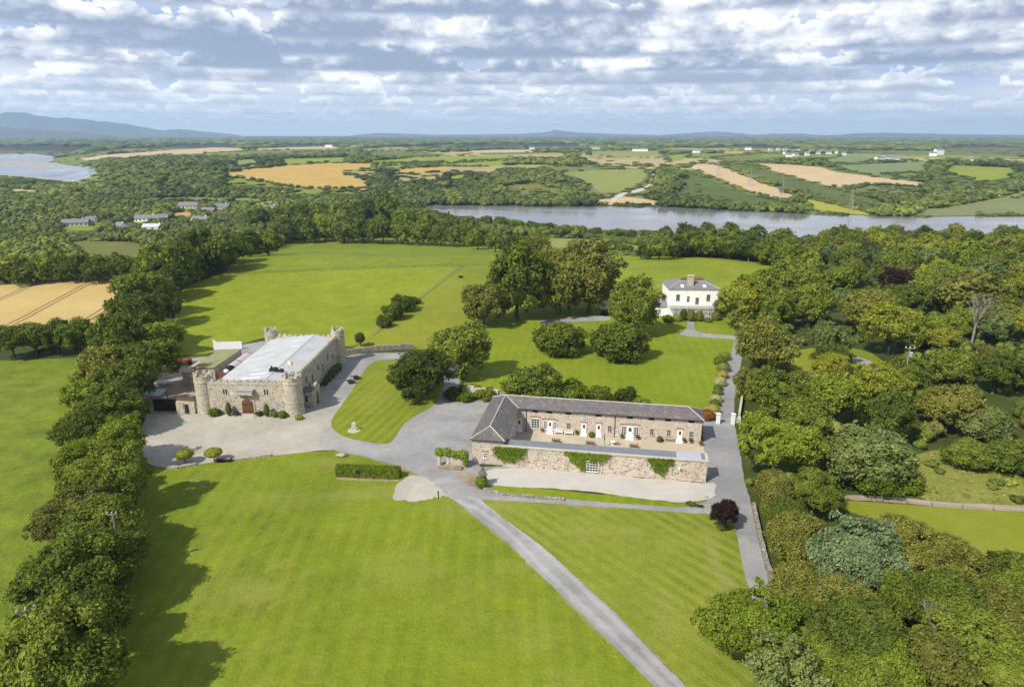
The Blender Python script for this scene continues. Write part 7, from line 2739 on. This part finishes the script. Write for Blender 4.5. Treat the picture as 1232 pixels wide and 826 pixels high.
# ------------------------------------------------------------------ houses across the valley
def house(px, py, w, d, h, rz, label, wall='white_render', roof='slate_grey', group=None, rise=None, nwin=4, keep=None):
    p = G(px, py)
    e = empty('house', (p.x, p.y, p.z), rz, label, 'house', group)
    rise = rise or d * .32
    MB().box(-w / 2, w / 2, -d / 2, d / 2, -1.5, h).add([(-w / 2, -d / 2, h), (-w / 2, d / 2, h), (-w / 2, 0, h + rise)], [(0, 2, 1)]).add([(w / 2, -d / 2, h), (w / 2, d / 2, h), (w / 2, 0, h + rise)], [(0, 1, 2)]).build('wall', M[wall], e)
    o = .35
    r = MB()
    for s in (-1, 1):
        y0, y1 = s * (d / 2 + o), 0
        z0, z1 = h - o * rise / (d / 2), h + rise
        q = [(-w / 2 - .3, y0, z0), (w / 2 + .3, y0, z0), (w / 2 + .3, y1, z1), (-w / 2 - .3, y1, z1)]
        q2 = [(x, y, z + .16) for x, y, z in q]
        r.add(q + q2, [(0, 1, 2, 3), (4, 5, 6, 7), (0, 1, 5, 4), (1, 2, 6, 5), (2, 3, 7, 6), (3, 0, 4, 7)])
    ro = r.build('roof', M[roof], e)
    MB().box(w * .28 - .4, w * .28 + .4, -.45, .45, h + rise * .7, h + rise + 1.0).build('chimney', M[wall], ro)
    for i in range(nwin):
        x = -w / 2 + w * (i + .5) / nwin
        f = MB().box(x - .6, x + .6, -d / 2 - .06, -d / 2 - .002, 0.9, 2.2).build('window', M['window_glass'], e)
    if keep:
        HOUSE_SPOTS.append((p.x, p.y, keep))
    return e


house(92, 271.5, 20, 8, 3.0, R(14), 'long low bungalow with lilac grey roof at the far left', 'cream_stone', 'slate_grey', None, 2.6, 6, 16)
house(112, 270, 9, 9, 3.6, R(14), 'gabled right wing of the long lilac roofed bungalow', 'cream_stone', 'slate_grey', None, 3.0, 2, 8)
house(178, 266, 19, 8, 3.0, R(8), 'long white bungalow with pale grey roof', 'white_render', 'slate_grey', None, 2.6, 6, 15)
house(197, 265.5, 8, 9, 3.2, R(20), 'dark gabled house end joined to the white bungalow', 'slate_grey', 'slate_grey', None, 2.8, 2, 6)
house(228, 250.5, 20, 9, 3.2, R(-3), 'wide grey roofed bungalow behind the dry yellow plot', 'cream_stone', 'slate_grey', None, 2.8, 5, 16)
house(252, 256.5, 13, 8, 3.0, R(-8), 'low brown fronted house right of the dry plot', 'timber_red', 'slate_grey', None, 2.4, 4, 10)
house(268, 253, 13, 9, 3.6, R(12), 'white gabled house at the right of the bungalow group', 'white_render', 'slate_grey', None, 3.2, 4, 10)
house(243, 267.5, 16, 8, 2.8, R(-15), 'grey roofed house half hidden among trees below the dry plot', 'white_render', 'slate_grey', None, 2.6, 3, 10)
house(186, 276, 16, 7, 2.4, R(3), 'pale roofed building among trees below the white bungalow', 'white_render', 'pale_blue_metal', None, 2.2, 3, 10)
house(326, 254, 14, 8, 3.0, R(-5), 'white house with grey roof alone among trees right of the bungalows', 'white_render', 'slate_grey', None, 2.8, 3, 10)
house(146, 275, 10, 7, 2.6, R(-30), 'small pale roofed house between the two long bungalows', 'white_render', 'slate_grey', None, 2.4, 2, 8)
rgH = random.Random(5)
VG = 'white houses of the far village'
for k, (px, py) in enumerate([(926, 181), (934, 182.5), (942, 182), (948, 184), (955, 185), (962, 183.5), (968, 186), (975, 184.5), (982, 186), (990, 184.5), (998, 186), (1006, 184), (1014, 186), (944, 187), (951, 188), (958, 187.5)]):
    house(px + rgH.uniform(-3, 3), py + rgH.uniform(-1.5, 1.5), rgH.uniform(8, 14), 8, rgH.uniform(3.4, 5.0), R(rgH.uniform(-25, 25)), f'tiny white house in the far village row, {ORD[k]} from its left end', 'white_render', 'slate_grey', VG, 4, 3, 22)
for (px, py, w, h, lab) in [(1058, 194, 18, 6, 'white farmhouse left of two below the blue green field'), (1068, 193.5, 20, 7, 'white farmhouse in the middle below the blue green field'), (1077, 194, 16, 5, 'white farm building right of the middle farmhouse'), (1129, 186.5, 26, 12, 'large white mansion on the right skyline'), (1122, 188, 14, 7, 'low wing left of the large skyline mansion'), (1164, 195, 15, 5, 'small white house at the top of the bright far right field'),
                            (640, 180, 18, 6, 'white farmhouse on the skyline left of centre'), (655, 180.5, 18, 6, 'white farmhouse on the skyline at centre'), (668, 180.5, 16, 6, 'white house right of the centre skyline farmhouse'), (716, 179.5, 34, 6, 'long pale farm building on the skyline right of centre'), (700, 177, 16, 8, 'tall pale house on the right of the centre skyline'), (770, 182, 46, 6, 'long grey barn above the pale skyline field'),
                            (838, 184, 22, 6, 'white house at the top of the far track'), (396, 177, 30, 7, 'pale house group on the left skyline'), (93, 166.5, 40, 8, 'pale building far away under the left hills'), (900, 180.5, 20, 7, 'white house left of the far village')]:
    house(px, py, w, 9, h, R(rgH.uniform(-20, 20)), lab, 'white_render', 'slate_grey', None, 3.5, 3, 26)


# electricity pylons on the right hill
def pylon():
    e = empty('pylon', (0, 0, 0), 0, None, None)
    m = MB()
    H = 25.0
    for s in (-1, 1):
        for t in (-1, 1):
            m.tube((s * 2.2, t * 2.2, -.5), (s * .5, t * .5, 16), .16, .13, 4)
            m.tube((s * .5, t * .5, 16), (0, 0, H), .13, .09, 4)
    for k in range(6):
        z0, z1 = k * 2.7, (k + 1) * 2.7
        w0, w1 = 2.2 - 1.7 * z0 / 16, 2.2 - 1.7 * z1 / 16
        for a, b in (((-1, -1), (1, -1)), ((1, -1), (1, 1)), ((1, 1), (-1, 1)), ((-1, 1), (-1, -1))):
            m.tube((a[0] * w0, a[1] * w0, z0), (b[0] * w1, b[1] * w1, z1), .08, n=3)
    m.build('lattice_mast', M['grey_metal'], e)
    for z, L in ((17, 4.5), (20, 3.6), (23, 2.8)):
        MB().tube((-L, 0, z), (L, 0, z), .12, n=4).build('crossarm', M['grey_metal'], e)
    return e


PY = [(864, 211), (902, 223), (940, 239), (1023, 254)]
first = pylon()
for k, (px, py) in enumerate(PY):
    o = first if k == 0 else copy_tree(first)
    p = G(px, py)
    o.location = p
    o.rotation_euler = (0, 0, R(35))
    tag(o, f'grey lattice pylon on the far bank, {ORD[k]} down the stubble slope', 'pylon', 'pylons on the far bank')


# ------------------------------------------------------------------ hills on the horizon and the air
def hills(name, prof, dist, depth, mat, label, seed):
    """a ridge with real depth: prof = (px, py of the crest)"""
    rg = np.random.default_rng(seed)
    n, m = 160, 14
    px0, px1 = prof[0][0], prof[-1][0]
    vs, fs = [], []
    ph = rg.uniform(0, 6, 8)
    for i in range(n + 1):
        px = px0 + (px1 - px0) * i / n
        py = np.interp(px, [p[0] for p in prof], [p[1] for p in prof])
        d = px_dir(px, PYH).normalized()
        a = math.atan2(d.x, d.y)
        hc = CAMH + dist * (PYH - py) / PF - 4.0
        hc *= 1 + 0.03 * math.sin(i * .35 + ph[0]) + 0.02 * math.sin(i * .9 + ph[1])
        for j in range(m + 1):
            f = j / m
            r = dist + depth * (f - .5) * 2
            k = max(0.0, 1 - abs(f - .5) * 2)
            z = 4.0 + hc * (k ** 1.3) * (1 + 0.16 * math.sin(i * .21 + j * 1.1 + ph[2]) * (1 - k)) if hc > 0 else 3
            vs.append((r * math.sin(a), r * math.cos(a), z))
    for i in range(n):
        for j in range(m):
            b = i * (m + 1) + j
            fs.append((b, b + m + 1, b + m + 2, b + 1))
    o = MB().add(vs, fs).build(name, M[mat], None, True)
    tag(o, label, 'hill', None, 'structure')


grass('hill_heath', (0.040, 0.050, 0.040), (0.085, 0.095, 0.065), dry=0.4, rough_scale=0.03)
hills('hills', [(-260, 163), (-120, 150), (-30, 144), (20, 141.5), (60, 145), (100, 147.5), (130, 149), (170, 154), (195, 157.5), (215, 156.5), (245, 158.5), (290, 162.5)], 13500, 2200, 'hill_heath', 'long blue mountain ridge at the left of the horizon', 1)
hills('hills', [(-100, 161), (0, 155), (40, 157), (90, 159), (140, 163)], 9000, 1200, 'hill_heath', 'dark low foothill under the left mountain ridge', 2)
hills('hills', [(420, 163), (450, 160.2), (480, 160.5), (520, 162), (590, 161.5), (625, 161), (655, 159.5), (668, 156.5), (680, 158.5), (705, 160), (740, 161.2), (800, 162.5)], 15000, 1500, 'hill_heath', 'small blue peak near the middle of the horizon', 3)
hills('hills', [(790, 162.6), (840, 159.5), (862, 158.5), (890, 160.5), (915, 162.5)], 15500, 1500, 'hill_heath', 'faint low hill right of the middle of the horizon', 4)
hills('hills', [(900, 162.8), (930, 161.0), (960, 160.6), (985, 162.4), (1010, 162), (1030, 160.4), (1060, 160.0), (1110, 160.8), (1180, 161.8), (1240, 162.0), (1340, 162.6)], 14000, 1500, 'hill_heath', 'long dark low ridge at the right of the horizon', 5)


def build_haze():
    m = bpy.data.materials.new('haze_air')
    m.use_nodes = True
    t = NT(m.node_tree)
    t.n.clear()
    out = t.node('ShaderNodeOutputMaterial')
    v = t.node('ShaderNodeVolumePrincipled')
    v.inputs['Color'].default_value = (0.50, 0.70, 1.0, 1)
    v.inputs['Density'].default_value = HAZE
    v.inputs['Anisotropy'].default_value = 0.2
    t.l.new(v.outputs[0], out.inputs['Volume'])
    o = MB().box(-18500, 18500, -18500, 18500, -20.5, 430).build('haze', m)
    tag(o, 'thin blue summer haze over the whole valley', 'haze', None, 'stuff')


HAZE = 0.00008
build_haze()


far_woods()
undergrowth()
